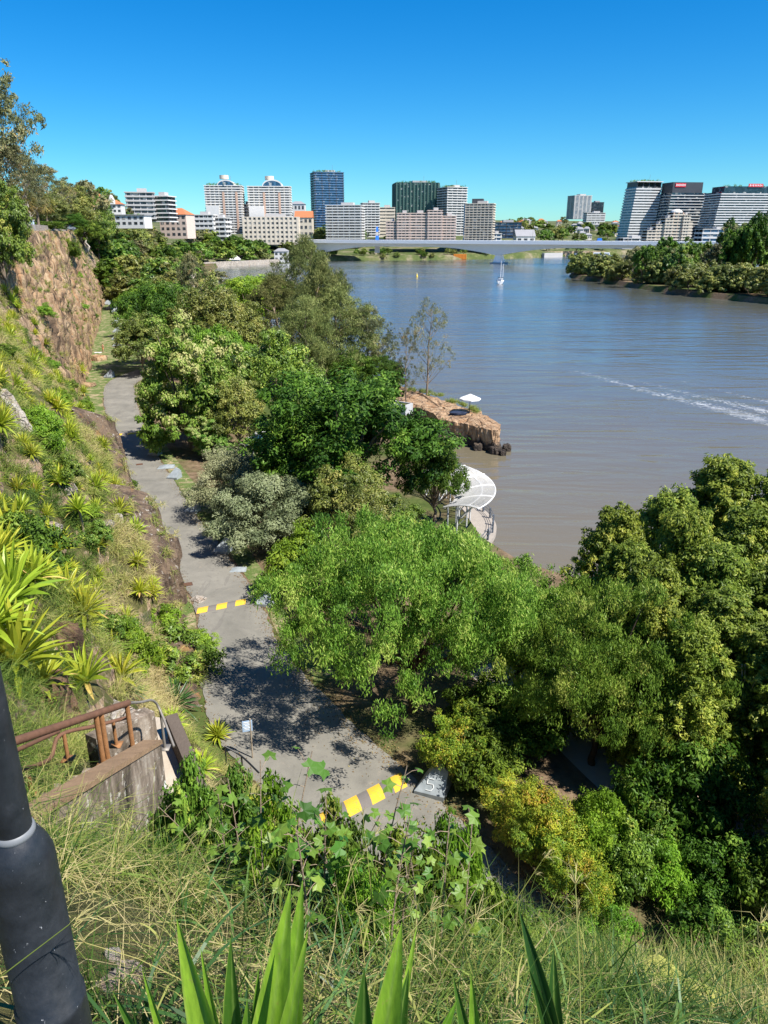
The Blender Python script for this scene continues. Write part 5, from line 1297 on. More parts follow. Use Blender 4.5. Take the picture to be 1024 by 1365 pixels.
e, w, h = tower('apartment_tower', 'white-banded tower just right of the dark green tower', 584, 621, 250, 314, 1010, 30, 20, 19, glass=M_GLASS, slab=M_WHITE, pier=M_GREYC, np_=5, hs=.36, over=.9)
e, w, h = site('apartment_block', 'long pinkish cream apartment block stepping down behind the bridge', 'building', 515, 607, 281, 325, 850, 0)
for (x0, x1, f, dy) in [(-.5, -.34, .66, 2), (-.34, -.16, .9, 0), (-.16, .10, .95, 1.2), (.10, .30, 1.0, -.6), (.30, .5, .86, 1.6)]:
    n_ = int(round(12 * f)); facade(e, w * (x0 + x1) / 2, 11 + dy, 0, w * (x1 - x0) - .4, 20, n_, h / 12, M_GLASS, M_PINK, M_PINK, 4, .48, .9, 1.1, nside=2)
e, w, h = site('apartment_tower', 'cream grid-fronted slab tower with a blank dark glass flank', 'building', 616, 658, 272, 325, 860, -14)
d = 22; ww = fit(w, d, 14); facade(e, 0, d / 2, 0, ww, d, 16, h / 16, M_GLASS, M_CREAM, M_CREAM, 8, .36, .6, .9, nside=0)
b = MB(); b.box((-ww / 2 - .9, d / 2, h / 2), (1.0, d + 1.6, h + .2)); b.build('glass_flank', M_GLASSB, e)
b = MB(); b.box((-ww * .1, d / 2, h + 3.2), (ww * .4, 9, 4.6)); b.build('lift_house', M_DARKC, e)
e, w, h = tower('office_block', 'low dark blue office block right of the cream slab tower', 655, 694, 297, 318, 980, 22, 0, 5, glass=M_GLASSB, slab=M_DARKC, pier=M_DARKC, np_=5, hs=.25)
e, w, h = tower('office_block', 'small teal-fronted low block against the bridge parapet', 655, 668, 312, 322, 900, 14, 0, 2, glass=M_GLASSB, slab=M_WHITE, pier=M_WHITE, np_=3)
e, w, h = tower('apartment_tower', 'distant blue-grey tower, wider of the pair on the skyline', 759, 787, 261, 292, 1500, 30, 12, 20, glass=M_GLASSB, slab=M_WHITE, pier=M_GREYC, np_=5, hs=.3, pw=2.4)
e, w, h = tower('office_tower', 'distant dark block leaning on the blue-grey tower', 786, 803, 270, 292, 1520, 26, 0, 12, glass=M_GLASSD, slab=M_DARKC, pier=M_DARKC, np_=4, hs=.25)
e, w, h = tower('office_block', 'white low block below the distant pair of towers', 782, 806, 284, 296, 1420, 24, 0, 4, glass=M_GLASS, slab=M_WHITE, pier=M_WHITE, np_=5, hs=.6)
# leaning white-banded towers on the right
Mb = plain('white_band', (.62, .62, .61), .6, .3, 0, .04, .1)
def leaner(label, u0b, u1b, u0t, u1t, vt, vb, Y, d, nf, glass, rot, hs=.34, over=1.0):
    c = at((u0b + u1b) / 2, vb, Y); t = depth_of(c); k = t / F_PX; w = (u1b - u0b) * k; h = z_at_row(vt, Y) - c[2]
    e = empty('office_tower', c + (d / 2 * math.sin(R(rot)), 0, 0), label, 'building', None, R(rot)); ln = ((u0t + u1t) / 2 - (u0b + u1b) / 2) * k
    facade(e, 0, d / 2, 0, fit(w, d, rot), d, nf, h / nf, glass, Mb, M_DARKC, 0, hs, over, .8, (ln, 0), 0, top=False); return e, fit(w, d, rot), h, ln
e, w, h, ln = leaner('slim white-banded tower leaning right, open garden roof', 829, 868, 836, 875, 249, 322, 1080, 30, 20, M_GLASS, 10, .52)
b = MB(); b.box((ln, 15, h + 6.3), (w + 2.4, 32, .9)); b.build('canopy', Mb, e)
for i in range(5):
    b = MB(); b.box((ln - w / 2 + .6 + (w - 1.2) * i / 4, 15, h + 2.9), (.8, 28, 5.9)); b.build('pier', M_DARKC, e)
e, w, h, ln = leaner('dark glass tower with a red sign on its top', 876, 928, 882, 935, 257, 322, 1060, 34, 17, M_GLASSD, 8, .24, .8)
b = MB(); b.box((ln - 2, 17, h + 6.4), (w - 6, 30, 12.8)); b.build('sign_storey', M_DARKC, e)
b = MB(); b.box((ln - w * .26, 1.6, h + 9.2), (w * .30, .5, 4.6)); sg_ = b.build('sign_board', plain('sign_red', (.62, .045, .06), .5, .3, 0, .05), e)
b = MB()
for i in range(9): b.box((ln - w * .26 - w * .125 + w * .25 * i / 8, 1.25, h + 9.3), (w * .017, .12, 1.9 if i % 3 else 2.4))
b.build('sign_lettering', plain('sign_white_far', (.85, .78, .78), .5), sg_)
e, w, h, ln = leaner('wide white-banded office building cut by the frame, red sign on its planted roof', 940, 1062, 950, 1066, 256, 320, 1010, 40, 19, M_GLASSD, 6, .40, 1.0)
b = MB(); b.box((ln + 2, 20, h + 3.4), (w - 6, 30, 6.6)); b.build('roof_storey', M_GLASSD, e)
b = MB(); b.box((ln + w * -.10, 4.2, h + 7.8), (19, .5, 3.6)); sg_ = b.build('sign_board', bpy.data.materials['sign_red'], e)
b = MB()
for i in range(8): b.box((ln + w * -.10 - 7.6 + i * 2.15, 3.85, h + 7.8), (.9, .12, 1.7 if i % 2 else 2.2))
b.build('sign_lettering', bpy.data.materials['sign_white_far'], sg_)
e, w, h = site('apartment_block', 'stepped cream apartment pyramid in front of the dark glass tower', 'building', 862, 921, 283, 324, 840, 0)
for k, (x0, x1, f) in enumerate([(-.5, -.30, .45), (-.30, -.12, .58), (-.12, .05, .78), (.05, .28, 1.0), (.28, .42, .86), (.42, .5, .66)]):
    n_ = max(2, int(round(10 * f))); facade(e, w * (x0 + x1) / 2, 10 + (k % 2) * 1.5, 0, w * (x1 - x0) - .3, 18, n_, h / 10, M_GLASS, M_CREAM, M_TERRA if k == 3 else M_CREAM, 3, .48, .8, 1.1, nside=2, top=(k != 3))
b = MB(); b.lathe([(0, 3.4), (3, 3.0), (5.2, 1.8), (6.2, 0)][::-1], (w * .165, 10, h), 16); b.build('dome', M_WHITE, e)
e, w, h = tower('office_block', 'brownish block glimpsed between the dark glass tower and the wide banded building', 926, 943, 280, 322, 1090, 20, 0, 11, glass=M_GLASS, slab=M_PINK, pier=M_GREYC, np_=3)
e, w, h = tower('office_block', 'low white roofed pavilion block below the leaning tower', 830, 862, 318, 332, 960, 24, 0, 2, glass=M_GLASS, slab=M_WHITE, pier=M_WHITE, np_=4, hs=.6)
e, w, h = tower('office_block', 'low grey podium at the foot of the wide banded building', 935, 985, 306, 324, 960, 24, 0, 3, glass=M_GLASSB, slab=M_WHITE, pier=M_GREYC, np_=6)
# blocks on the left hill
e, w, h = tower('apartment_block', 'raw grey concrete apartment block on the hill', 164, 206, 257, 292, 600, 20, 14, 6, glass=M_GLASS, slab=M_GREYC, pier=M_GREYC, np_=5, hs=.4, over=1.0)
e, w, h = tower('apartment_block', 'teal glazed apartment block beside the raw concrete one', 203, 229, 262, 296, 610, 16, -6, 6, glass=M_GLASSG, slab=M_WHITE, pier=M_DARKC, np_=4, hs=.28, over=1.0)

def house(name, label, u0, u1, vt, vw, vb, Y, d, wall, roof, rot=0, hip=True, nwin=4, storeys=2, group=None, z_fix=None, cat='house'):
    """walls from vb up to vw, roof up to vt"""
    e, w, h = site(name, label, cat, u0, u1, vw, vb, Y, rot, group)
    e.location.x += d / 2 * math.sin(R(rot))
    if z_fix is not None: e.location.z = z_fix
    rh = z_at_row(vt, Y) - z_at_row(vw, Y); w = fit(w, d, rot) if rot else w
    b = MB(); b.box((0, d / 2, h / 2 - .6), (w, d, h + 1.2)); b.build('wall', wall, e)
    o = .6; ri = .28 * w if hip else 0
    if rh > .5:
        V = [(-w / 2 - o, -o, h), (w / 2 + o, -o, h), (w / 2 + o, d + o, h), (-w / 2 - o, d + o, h), (-w / 2 + ri - (0 if hip else o), d / 2, h + rh), (w / 2 - ri + (0 if hip else o), d / 2, h + rh)]
        b = MB(); b.add(V, [(0, 1, 5, 4), (2, 3, 4, 5)]); b.add(V, [(1, 2, 5), (3, 0, 4)]); b.add(V, [(3, 2, 1, 0)]); b.build('roof', roof, e)
    else:
        b = MB(); b.box((0, d / 2, h + .2), (w + 1, d + 1, .4)); b.build('roof', roof, e)
    for s_ in range(storeys):
        for k in range(nwin):
            b = MB(); b.box((-w / 2 + w * (k + .5) / nwin, -.02, h * (s_ + .5) / storeys), (w / nwin * .55, .12, h / storeys * .5)); b.build('window', M_GLASS, e)
    return e, w, h, rh
e, w, h, rh = house('house', 'white gabled house with orange roof and turret on the hilltop', 129, 162, 266, 272, 284, 470, 12, M_WHITE, M_ORANGE, 8, True, 5, 2)
b = MB(); b.prism([(-w * .08, -1.2), (w * .26, -1.2), (w * .26, 4), (-w * .08, 4)], h - .2, h + .3); V = [(-w * .08, -1.25, h - .1), (w * .26, -1.25, h - .1), (w * .09, -1.25, h + 5), (-w * .08, 5, h - .1), (w * .26, 5, h - .1), (w * .09, 5, h + 5)]
b.add(V, [(0, 1, 2), (3, 5, 4)]); b.add(V, [(1, 4, 5, 2), (0, 2, 5, 3)]); b.build('gable', M_WHITE, e)
b = MB(); b.lathe([(1.5, h - 2), (1.5, h + 3.4)], (-w * .42, 2, 0), 12); b.build('turret', M_WHITE, e)
b = MB(); b.lathe([(1.9, h + 3.4), (.05, h + 6)], (-w * .42, 2, 0), 12); b.build('turret_roof', M_ORANGE, e)
house('house', 'flat-roofed white modern house with terraces below the hilltop', 154, 196, 286, 287, 301, 400, 10, M_WHITE, M_GREYROOF, -5, True, 5, 2)
e, w, h, rh = house('building', 'pinkish building with a wide orange hip roof', 214, 255, 277, 286, 316, 640, 18, M_PINK, M_ORANGE, -8, True, 5, 4, cat='building')
house('house', 'orange-roofed gabled building right of the arched towers', 394, 417, 281, 290, 316, 900, 18, M_CREAM, M_ORANGE, 0, False, 4, 3)
house('house', 'white low house behind the orange-roofed gabled building', 388, 407, 268, 272, 300, 980, 16, M_WHITE, M_GREYROOF, 0, True, 4, 3)
house('church', 'white church with a pointed front gable behind the bridge', 688, 713, 306, 315, 326, 930, 24, M_WHITE, M_GREYROOF, 0, False, 3, 1, cat='church')
house('house', 'white riverside boathouse at the end of the left promenade', 366, 384, 331, 335, 348, 730, 10, M_WHITE, M_GREYROOF, 0, True, 3, 2)
house('pavilion', 'small white pavilion on the left promenade', 307, 319, 341, 346, 352, 690, 7, M_WHITE, M_WHITE, 0, True, 3, 1, cat='pavilion')
# planted roofs
def roof_garden(e, w, d, h, dens=60):
    r = np.random.default_rng(len(e.children)); m = MB(); C = np.column_stack([r.uniform(-w / 2, w / 2, dens), r.uniform(-.5, d + .5, dens), np.full(dens, h + 1.2)])
    C = np.repeat(C, 14, 0) + r.normal(0, .8, (dens * 14, 3)) * (1, 1, .8); V, F = leaf_quads(r, C, rand_dirs(r, len(C)), 1.0, .6); m.add(V, F, 0, r.uniform(.1, .7, len(C))); m.build('roof_garden', L_MID, e)
    m = MB(); m.tube([(w * .2, d / 2, h), (w * .2, d / 2, h + 9)], .12, 4); m.build('antenna', M_GALV, e)
for e_ in [o for o in list(COL.objects) if o.type == 'EMPTY' and o.get('label') in ('tall blue glass tower with balconies on its edges', 'dark green glass tower with vertical ribs and planted roof', 'white-banded tower just right of the dark green tower', 'left of two cream apartment towers with arched tops, planted terraces on its roof', 'wide white-banded office building cut by the frame, red sign on its planted roof', 'slim white-banded tower leaning right, open garden roof')]:
    rf = [c for c in e_.children if c.name.split('.')[0] in ('roof', 'canopy', 'roof_storey')]
    if rf:
        co_ = np.array([v.co for v in rf[0].data.vertices]); x0, x1, y0, y1, zt_ = co_[:, 0].min(), co_[:, 0].max(), co_[:, 1].min(), co_[:, 1].max(), co_[:, 2].max()
        before = set(e_.children); roof_garden(e_, (x1 - x0) * .92, (y1 - y0) * .9, zt_, 46)
        for c in set(e_.children) - before: c.location.x += (x0 + x1) / 2
# small houses of the distant suburb
HG = 'small houses scattered over the distant wooded hill'
for i in range(26):
    u = 662 + 165 * r7.uniform() ; Y = r7.uniform(1150, 1850); x = (u - 512) / F_PX * Y * .955; z = far_z(x, Y)
    u0 = u - r7.uniform(3, 6); w_ = 2 * (u - u0)
    vb = 308 - 1148 * (z - 28) / Y; hh = r7.uniform(4, 7) / Y * 1148
    house('house', ['small white house with a dark roof among trees on the distant hill', 'small house with an orange roof among trees on the distant hill', 'small cream house with a grey roof among trees on the distant hill'][i % 3], u0, u0 + w_, vb - hh * 1.6 - 2, vb - hh - 2, vb, Y, 10, [M_WHITE, M_CREAM, M_CREAM][i % 3], [M_GREYROOF, M_ORANGE, M_GREYROOF][i % 3], r7.uniform(-20, 20), True, 3, 1, HG, z + 1)

# ---------------------------------------------------------------- bridge
BA, BB = np.array((-190.0, 867.6)), np.array((330.0, 624.5)); bd = unit(BB - BA); bn = np.array((bd[1], -bd[0]))
BL = np.linalg.norm(BB - BA); pier_s = np.dot(np.array((106, 729)) - BA, bd); pierl_s = np.dot(np.array((-62, 807.6)) - BA, bd)
br = empty('bridge', (106, 729, 0), 'long pale concrete road bridge with a haunched girder across the river', 'bridge'); ob = np.array((106.0, 729.0, 0))
M_BRC = plain('bridge_concrete', (.76, .75, .72), .8, .3, 0, .08, .15)
def along(s, off, z): q = BA + bd * s + bn * off; return np.array((q[0], q[1], z)) - ob
ss = np.linspace(0, BL, 121)
def soffit(s):
    d1 = min(abs(s - pier_s), abs(s - pierl_s), abs(s - pier_s - 200)); return 14.0 - 7.0 * max(0, 1 - d1 / 62) ** 1.7
ztop = 18.2; M_BRW = plain('bridge_white', (.88, .87, .85), .7, .3, 0, .04, .1)
def strip(offs_z, mat, name):
    """a closed cross-section swept along the bridge; offs_z(s) -> list of (offset, z)"""
    m = MB(); rows_ = [[along(s, o, z) for o, z in offs_z(s)] for s in ss]; k = len(rows_[0]); V = np.array(rows_).reshape(-1, 3)
    m.add(V, [(i * k + a, i * k + (a + 1) % k, (i + 1) * k + (a + 1) % k, (i + 1) * k + a) for i in range(len(ss) - 1) for a in range(k)][::1]); return m.build(name, mat, br)
strip(lambda s: [(-7, ztop - .9), (7, ztop - .9), (6.5, soffit(s)), (-6.5, soffit(s))], M_BRC, 'girder')
strip(lambda s: [(-11.5, ztop), (11.5, ztop), (11.5, ztop - .5), (7.2, ztop - .88), (-7.2, ztop - .88), (-11.5, ztop - .5)], M_BRC, 'deck')
for sd in (-1, 1): strip(lambda s: [(sd * 11.55 - .25, ztop + 1.7), (sd * 11.55 + .25, ztop + 1.7), (sd * 11.55 + .25, ztop - 1.3), (sd * 11.55 - .25, ztop - 1.3)], M_BRW, 'parapet')
for s0 in (pier_s, pierl_s, pier_s + 200):
    c = along(s0, 0, 0); m = MB(); m.box(c + (0, 0, 3.2), (9.5, 12, 8.4), math.atan2(bd[1], bd[0]), top=(.45, .9)); pr_ = m.build('pier', M_BRW, br)
    m = MB(); m.box(c + (0, 0, .2), (13, 16, 1.6), math.atan2(bd[1], bd[0])); m.build('pile_cap', M_GREYC, pr_)
# lamp posts along the bridge
pm = MB(); pm.tube([(0, 0, 0), (0, 0, 10.6)], [.16, .11], 6); PM1 = pm.mesh('pole', M_GALV); pm = MB(); pm.box((0, 1.1, 10.6), (.35, 2.4, .16)); PM2 = pm.mesh('lamp_arm', M_GALV)
for s in np.arange(60, BL, 42.0):
    q = BA + bd * s - bn * 10.9
    l_ = empty('street_lamp', (q[0], q[1], ztop), 'slender grey street lamp standing on the long bridge', 'street lamp', 'street lamps along the bridge', math.atan2(bd[1], bd[0])); put(PM1, 'pole', l_); put(PM2, 'lamp_arm', l_)
# blue work lift standing at the bridge side
bl_ = at(503, 337, 790); e = empty('work_lift', bl_, 'bright blue access tower standing against the side of the bridge', 'work lift')
M_BLUE = plain('blue_sheeting', (.02, .16, .58), .5, .4, 0, .12, 1)
m = MB(); m.box((0, 0, 3), (5, 4, 6)); m.build('base', M_WHITE, e); m = MB(); m.box((0, 0, 11), (3.2, 3, 10)); m.build('shaft', M_BLUE, e); m = MB(); m.box((0, 0, 18), (2.2, 2.2, 4)); m.build('head', M_GREYC, e); m = MB(); m.box((0, 0, 22), (2.6, 2.4, 4.6), top=(.6, .6)); m.build('cab', M_BLUE, e)
# blue tent-like signboard right end
e = empty('tarpaulin', at(799, 322, 735), 'small bright blue cover showing over the bridge parapet', 'tarpaulin'); m = MB(); m.box((0, 0, 1.5), (5.2, 2, 3), top=(.7, .7)); m.build('cover', M_BLUE, e); m = MB(); m.box((0, 0, .1), (5.4, 2.2, .2)); m.build('frame', M_GALV, e)
# orange hoarding on the far waterline and the river wall
e = empty('site_container', at(613, 345.5, 838), 'orange ribbed container on the far waterline under the bridge', 'container'); m = MB(); m.box((0, 0, 2.6), (13.5, 3, 5.0)); m.build('body', plain('orange_paint', (.62, .22, .03), .6, .3, 0, .1), e)
m = MB()
for k in range(9): m.box((-6 + k * 1.5, -1.6, 2.6), (.3, .25, 4.8))
m.build('ribs', plain('dark_orange_paint', (.40, .13, .02), .6), e)
def riverwall(name, label, pts, z0, z1, th, mat):
    m = MB()
    for a, b_ in zip(pts[:-1], pts[1:]):
        a, b_ = np.asarray(a), np.asarray(b_); c = (a + b_) / 2; m.box((c[0], c[1], (z0 + z1) / 2), (np.linalg.norm(b_ - a) + .3, th, z1 - z0), math.atan2(b_[1] - a[1], b_[0] - a[0]))
    return tag(m.build(name, mat), label, 'wall')
M_TANW = m_rock('tan_riverwall', (.22, .16, .10), (.42, .33, .22), (.55, .45, .33), None, .5)
riverwall('river_wall', 'pale stone river wall along the left promenade', [gp(u, v, 0)[:2] for u, v in [(268, 357), (290, 356), (320, 354.5), (350, 353), (372, 352)]], -1, 4.2, 1.2, M_PALE)
riverwall('river_wall', 'tan stone river wall on the far side right of the bridge pier', [gp(u, v, 0)[:2] for u, v in [(672, 343.5), (700, 343), (724, 342), (745, 341.5), (770, 341), (800, 341)]], -1, 5.5, 2, M_TANW)
riverwall('jetty', 'grey landing stage breaking the tan river wall', [gp(u, v, 0)[:2] for u, v in [(724, 343), (748, 342.6)]], -1, 4.6, 5, M_GREYC)

# ---------------------------------------------------------------- boats and buoy
M_HULL = plain('white_gelcoat', (.80, .80, .79), .3, .5, 0, .04)
def boat_hull(L, B, H, n=10):
    m = MB(); V = []
    for i in range(n + 1):
        u = i / n; w_ = B / 2 * (1 - max(0, (u - .35) / .65) ** 2.2) * (.82 + .18 * min(1, u * 3)); z_ = H * (1 + .25 * u * u)
        V += [(-w_, u * L, z_), (-w_ * .72, u * L, z_ * .25), (0, u * L, -.25), (w_ * .72, u * L, z_ * .25), (w_, u * L, z_)]
    m.add(V, [(i * 5 + k, i * 5 + k + 1, i * 5 + k + 6, i * 5 + k + 5) for i in range(n) for k in range(4)]); m.add(V, [(i * 5, (i + 1) * 5, (i + 1) * 5 + 4, i * 5 + 4) for i in range(n)])
    m.add(V[:5], [(0, 2, 1), (0, 3, 2), (0, 4, 3)]); return m
p = gp(667, 379, 0); e = empty('yacht', p, 'white sailing yacht with bare masts motoring toward the bridge', 'yacht', None, R(-8))
boat_hull(11.5, 4.2, 1.7).build('hull', M_HULL, e)
m = MB(); m.box((0, 4.5, 2.3), (2.6, 4.6, 1.1), top=(.8, .8)); m.build('cabin', M_HULL, e)
m = MB(); m.box((0, 1.9, 3.7), (3.0, 2.2, .22)); m.box((-1.3, 1.1, 2.6), (.12, .12, 2.2)); m.box((1.3, 1.1, 2.6), (.12, .12, 2.2)); m.build('bimini', M_DARKC, e)
for y_, h_, nm in ((5.6, 12.2, 'mast'), (1.2, 10.8, 'mizzen_mast')):
    m = MB(); m.tube([(0 if y_ > 3 else 1.2, y_, 1.6), (0 if y_ > 3 else 1.2, y_, h_)], [.17, .12], 8); mm_ = m.build(nm, M_HULL, e)
    m = MB(); m.tube([(0 if y_ > 3 else 1.2, y_, 3.2), (0 if y_ > 3 else 1.2, y_ - 3.4, 3.1)], .18, 8); m.build('furled_sail', M_HULL, mm_)
m = MB(); m.box((-1.9, .2, 1.9), (.5, 1.6, .9), top=(.8, .8)); m.build('dinghy', M_DARKC, e)
p = gp(556, 369, 0); e = empty('buoy', p, 'yellow channel buoy alone on the river', 'buoy'); e.scale = (.6, .6, .75); m = MB(); m.lathe([(0, -.3), (1.1, -.2), (1.1, .7), (.5, .9), (.35, 2.6), (0, 2.7)], sides=14); m.build('float', plain('yellow_paint', (.75, .52, .04), .5), e, True); m = MB(); m.box((0, 0, 3.0), (.7, .7, .5)); m.build('topmark', plain('buoy_white', (.8, .8, .8), .5), e)
for i, u in enumerate([736, 744, 753, 762, 772, 781, 788]):
    e = empty('motor_boat', gp(u, 341.2, .1), 'white moored motor boat in the row along the far river wall', 'boat', 'boats moored along the far river wall', R(70 + 15 * (i % 3))); boat_hull(9, 3.2, 1.6).build('hull', M_HULL, e)
    m = MB(); m.box((0, 4, 2.5), (2.4, 3.6, 1.6), top=(.75, .75)); m.build('cabin', M_GLASS if i % 3 == 0 else M_HULL, e)
e = empty('ferry', gp(815, 344, 0), 'white ferry with dark windows at the landing right of the moored boats', 'ferry', None, R(80)); boat_hull(26, 7, 2.4).build('hull', M_HULL, e); m = MB(); m.box((0, 11, 4.2), (6, 18, 3.2), top=(.9, .95)); cb = m.build('cabin', M_HULL, e); m = MB(); m.box((0, 11, 4.3), (6.1, 16, 1.2)); m.build('window_strip', M_GLASSB, cb)
# foam of a passing boat's wake: broken white streaks on the water
def m_foam():
    t = NT('foam'); n = t.noise(t.coord('Position'), 1.1, 7, .75, .8); n2 = t.noise(t.coord('Position'), .16, 4, .6)
    a = t.range(t.math('ADD', n, t.math('MULTIPLY', t.math('SUBTRACT', t.attr(), .5), .5)), .45, .58)
    a = t.math('MULTIPLY', a, t.range(n2, .3, .6, .12, .42))
    tr = t.n('ShaderNodeBsdfTransparent'); mx = t.n('ShaderNodeMixShader'); t.l(a, mx.inputs[0]); t.l(tr.outputs[0], mx.inputs[1]); t.l(t.bsdf((.72, .76, .80), .7, .3), mx.inputs[2]); return t.done(mx.outputs[0])
fm = MB()
for pts, wd, tt in [([(1060, 572), (1024, 562), (990, 553), (950, 543), (910, 533), (870, 523), (830, 512), (800, 503), (765, 495)], 2.3, .68), ([(1060, 557), (1024, 549), (985, 540), (945, 531), (905, 522), (865, 512), (830, 504)], 2.0, .62), ([(1060, 545), (1024, 536), (985, 527), (950, 518), (915, 510), (880, 502)], 1.7, .52)]:
    ctr = smooth_line([gp(u, v, .0)[:2] for u, v in pts], 6); n = len(ctr); dd = unit(np.gradient(ctr, axis=0)); nn = np.column_stack([-dd[:, 1], dd[:, 0]])
    for a in range(5):
        o0, o1 = (a - 2.5) / 2.5 * wd, (a - 1.5) / 2.5 * wd
        V = np.stack([np.column_stack([ctr + nn * o0, np.full(n, .03)]), np.column_stack([ctr + nn * o1, np.full(n, .03)])], 1).reshape(-1, 3)
        fall = np.linspace(0, .3, n - 1) + abs(a - 2) * .09
        fm.add(V, [(2 * i, 2 * i + 2, 2 * i + 3, 2 * i + 1) for i in range(n - 1)], 0, tt - fall)
tag(fm.build('boat_wake', m_foam()), kind='stuff')

# ---------------------------------------------------------------- far trees
HG_ = 'trees covering the wooded cliff side below the hilltop houses'
cnt = 0
def scatter_cliff(n, y0, y1, kinds, label, group, hmin, hmax, smin=.02, smax=1.4):
    w = np.linalg.norm(np.diff(RS[:, :2], axis=0), axis=1) * ((RS[:-1, 1] > y0) & (RS[:-1, 1] < y1)) / np.sqrt(np.maximum(RS[:-1, 1], 50))
    for q in range(n):
        i = r7.choice(len(w), p=w / w.sum()); s = r7.uniform(smin, smax); j = int(np.searchsorted(sv, s)); j = min(j, len(sv) - 1); p = G[i, j] + r7.normal(0, .8, 3) * (1, 1, 0)
        p[2] = ground_z(p[0], p[1]) - .4; h = r7.uniform(hmin, hmax); k = kinds[int(r7.integers(len(kinds)))]
        if k == 'far_gum': h *= 1.25
        tree(k, p, h, h * r7.uniform(.42, .62), label, group)
scatter_cliff(60, 290, 690, ['far_mid', 'far_dark', 'far_olive', 'far_gum', 'far_olive'], 'tree on the wooded cliff side below the hilltop houses', HG_, 7, 12, .0, 1.35)
# flat bank below that cliff
for q in range(30):
    i = int(r7.integers(0, NA)); 
    while not (285 < RS[i, 1] < 700): i = int(r7.integers(0, NA))
    p = np.array((RS[i, 0], RS[i, 1], 2.8)); p[:2] -= nl[i] * r7.uniform(2, 24); 
    tree(['far_mid', 'far_olive', 'far_dark', 'far_gum'][q % 4], p, r7.uniform(7, 12), r7.uniform(4, 6), 'tree on the flat left bank where the river bends', 'trees along the left bank')
# around the arched towers and the far bank
FB = 'trees along the far bank at the bridge'
for q in range(46):
    u = r7.uniform(285, 660); k = r7.uniform(4, 40) if q % 2 else r7.uniform(4, 14)
    x0 = np.interp(u, [285, 345, 430, 600, 700], [-141, -113, -61, 69, 150]); i = int(np.argmin(np.abs(FS[:, 0] - x0))); p2 = FS[i] + dirF[i] * k + r7.normal(0, 4, 2)
    low = p2[0] > -70
    h = r7.uniform(3.5, 6.5) if low else r7.uniform(9, 14)
    tree(['far_mid', 'far_dark', 'far_olive'][q % 3], (p2[0], p2[1], far_z(p2[0], p2[1]) - .3), h, h * r7.uniform(.5, .7), 'tree on the far bank around the left end of the bridge' if not low else 'low tree on the far waterline beneath the bridge', FB)
for q in range(66):
    u = r7.uniform(655, 850) if q < 54 else r7.uniform(425, 520); Y = r7.uniform(900, 1250) if q % 5 < 2 else r7.uniform(1250, 1900); x = (u - 512) / F_PX * Y * .955; h = r7.uniform(9, 17)
    if q >= 54: Y = r7.uniform(900, 960); x = (u - 512) / F_PX * Y * .955
    tree(['far_mid', 'far_dark', 'far_olive', 'far_mid'][q % 4], (x, Y, far_z(x, Y) - .5), h, h * r7.uniform(.5, .75), 'tree of the leafy suburb behind the bridge', 'trees of the far suburb')
# below the hilltop blocks, down to the promenade
lu, lv_ = [95, 130, 150, 165, 200, 215, 255, 300, 320, 350, 400, 425], [274, 284, 299, 299, 295, 297, 300, 300, 304, 300, 302, 309]
n_ok = 0
for q in range(600):
    if n_ok >= 112: break
    u = r7.uniform(95, 425); Y = r7.uniform(330, 395) if q % 4 == 0 and u < 250 else (r7.uniform(400, 640) if u < 260 else r7.uniform(640, 735)); x = (u - 512) / F_PX * Y * .955
    z = max(far_z(x, Y), ground_z(x, Y) if Y < 745 else 2.5, 2.5)
    if z < 3.2 and x > np.interp(Y, [330, 430, 540, 640, 715, 735], [-72, -98, -122, -141, -120, -106]): continue
    vt_ = np.interp(u, lu, lv_) + (r7.uniform(0, 9) if q % 2 else r7.uniform(4, 34)); h = z_at_row(vt_, Y) - z
    if not 5 < h < 17: continue
    n_ok += 1
    tree(['far_mid', 'far_olive', 'far_dark', 'far_gum', 'far_mid', 'far_olive'][q % 6], (x, Y, z - .5), h, max(4.2, h * r7.uniform(.45, .65)), 'tree on the wooded slope between the hilltop blocks and the promenade', 'trees between the hilltop blocks and the promenade')
# gardens point: mangroves at the water, tall trees behind
RBs = smooth_line(RB[:10], 8)
for q in range(64):
    i = int(r7.integers(4, 62)); p = RBs[min(i, len(RBs) - 1)] + np.array((1, .1)) * r7.uniform(-1, 26); h = r7.uniform(8, 12.5)
    tree('far_mangrove', (p[0], p[1], 1.4), h, h * r7.uniform(.5, .7), 'rounded mangrove tree fringing the gardens point', 'mangrove trees fringing the gardens point')
for q in range(54):
    a = r7.uniform(0, 1); u = r7.uniform(840, 1060); Y = r7.uniform(400, 520); t_ = Y * .95; x = (u - 512) / F_PX * t_
    h = np.interp(u, [840, 870, 930, 960, 1024, 1060], [17, 20, 17, 24, 33, 34]) * r7.uniform(.72, 1.05)
    tree(['far_dark', 'far_gum', 'far_mid', 'far_gum', 'far_dark'][q % 5], (x, Y, 2), h, h * r7.uniform(.27, .38), 'tall dark tree behind the mangroves on the gardens point', 'tall trees on the gardens point')
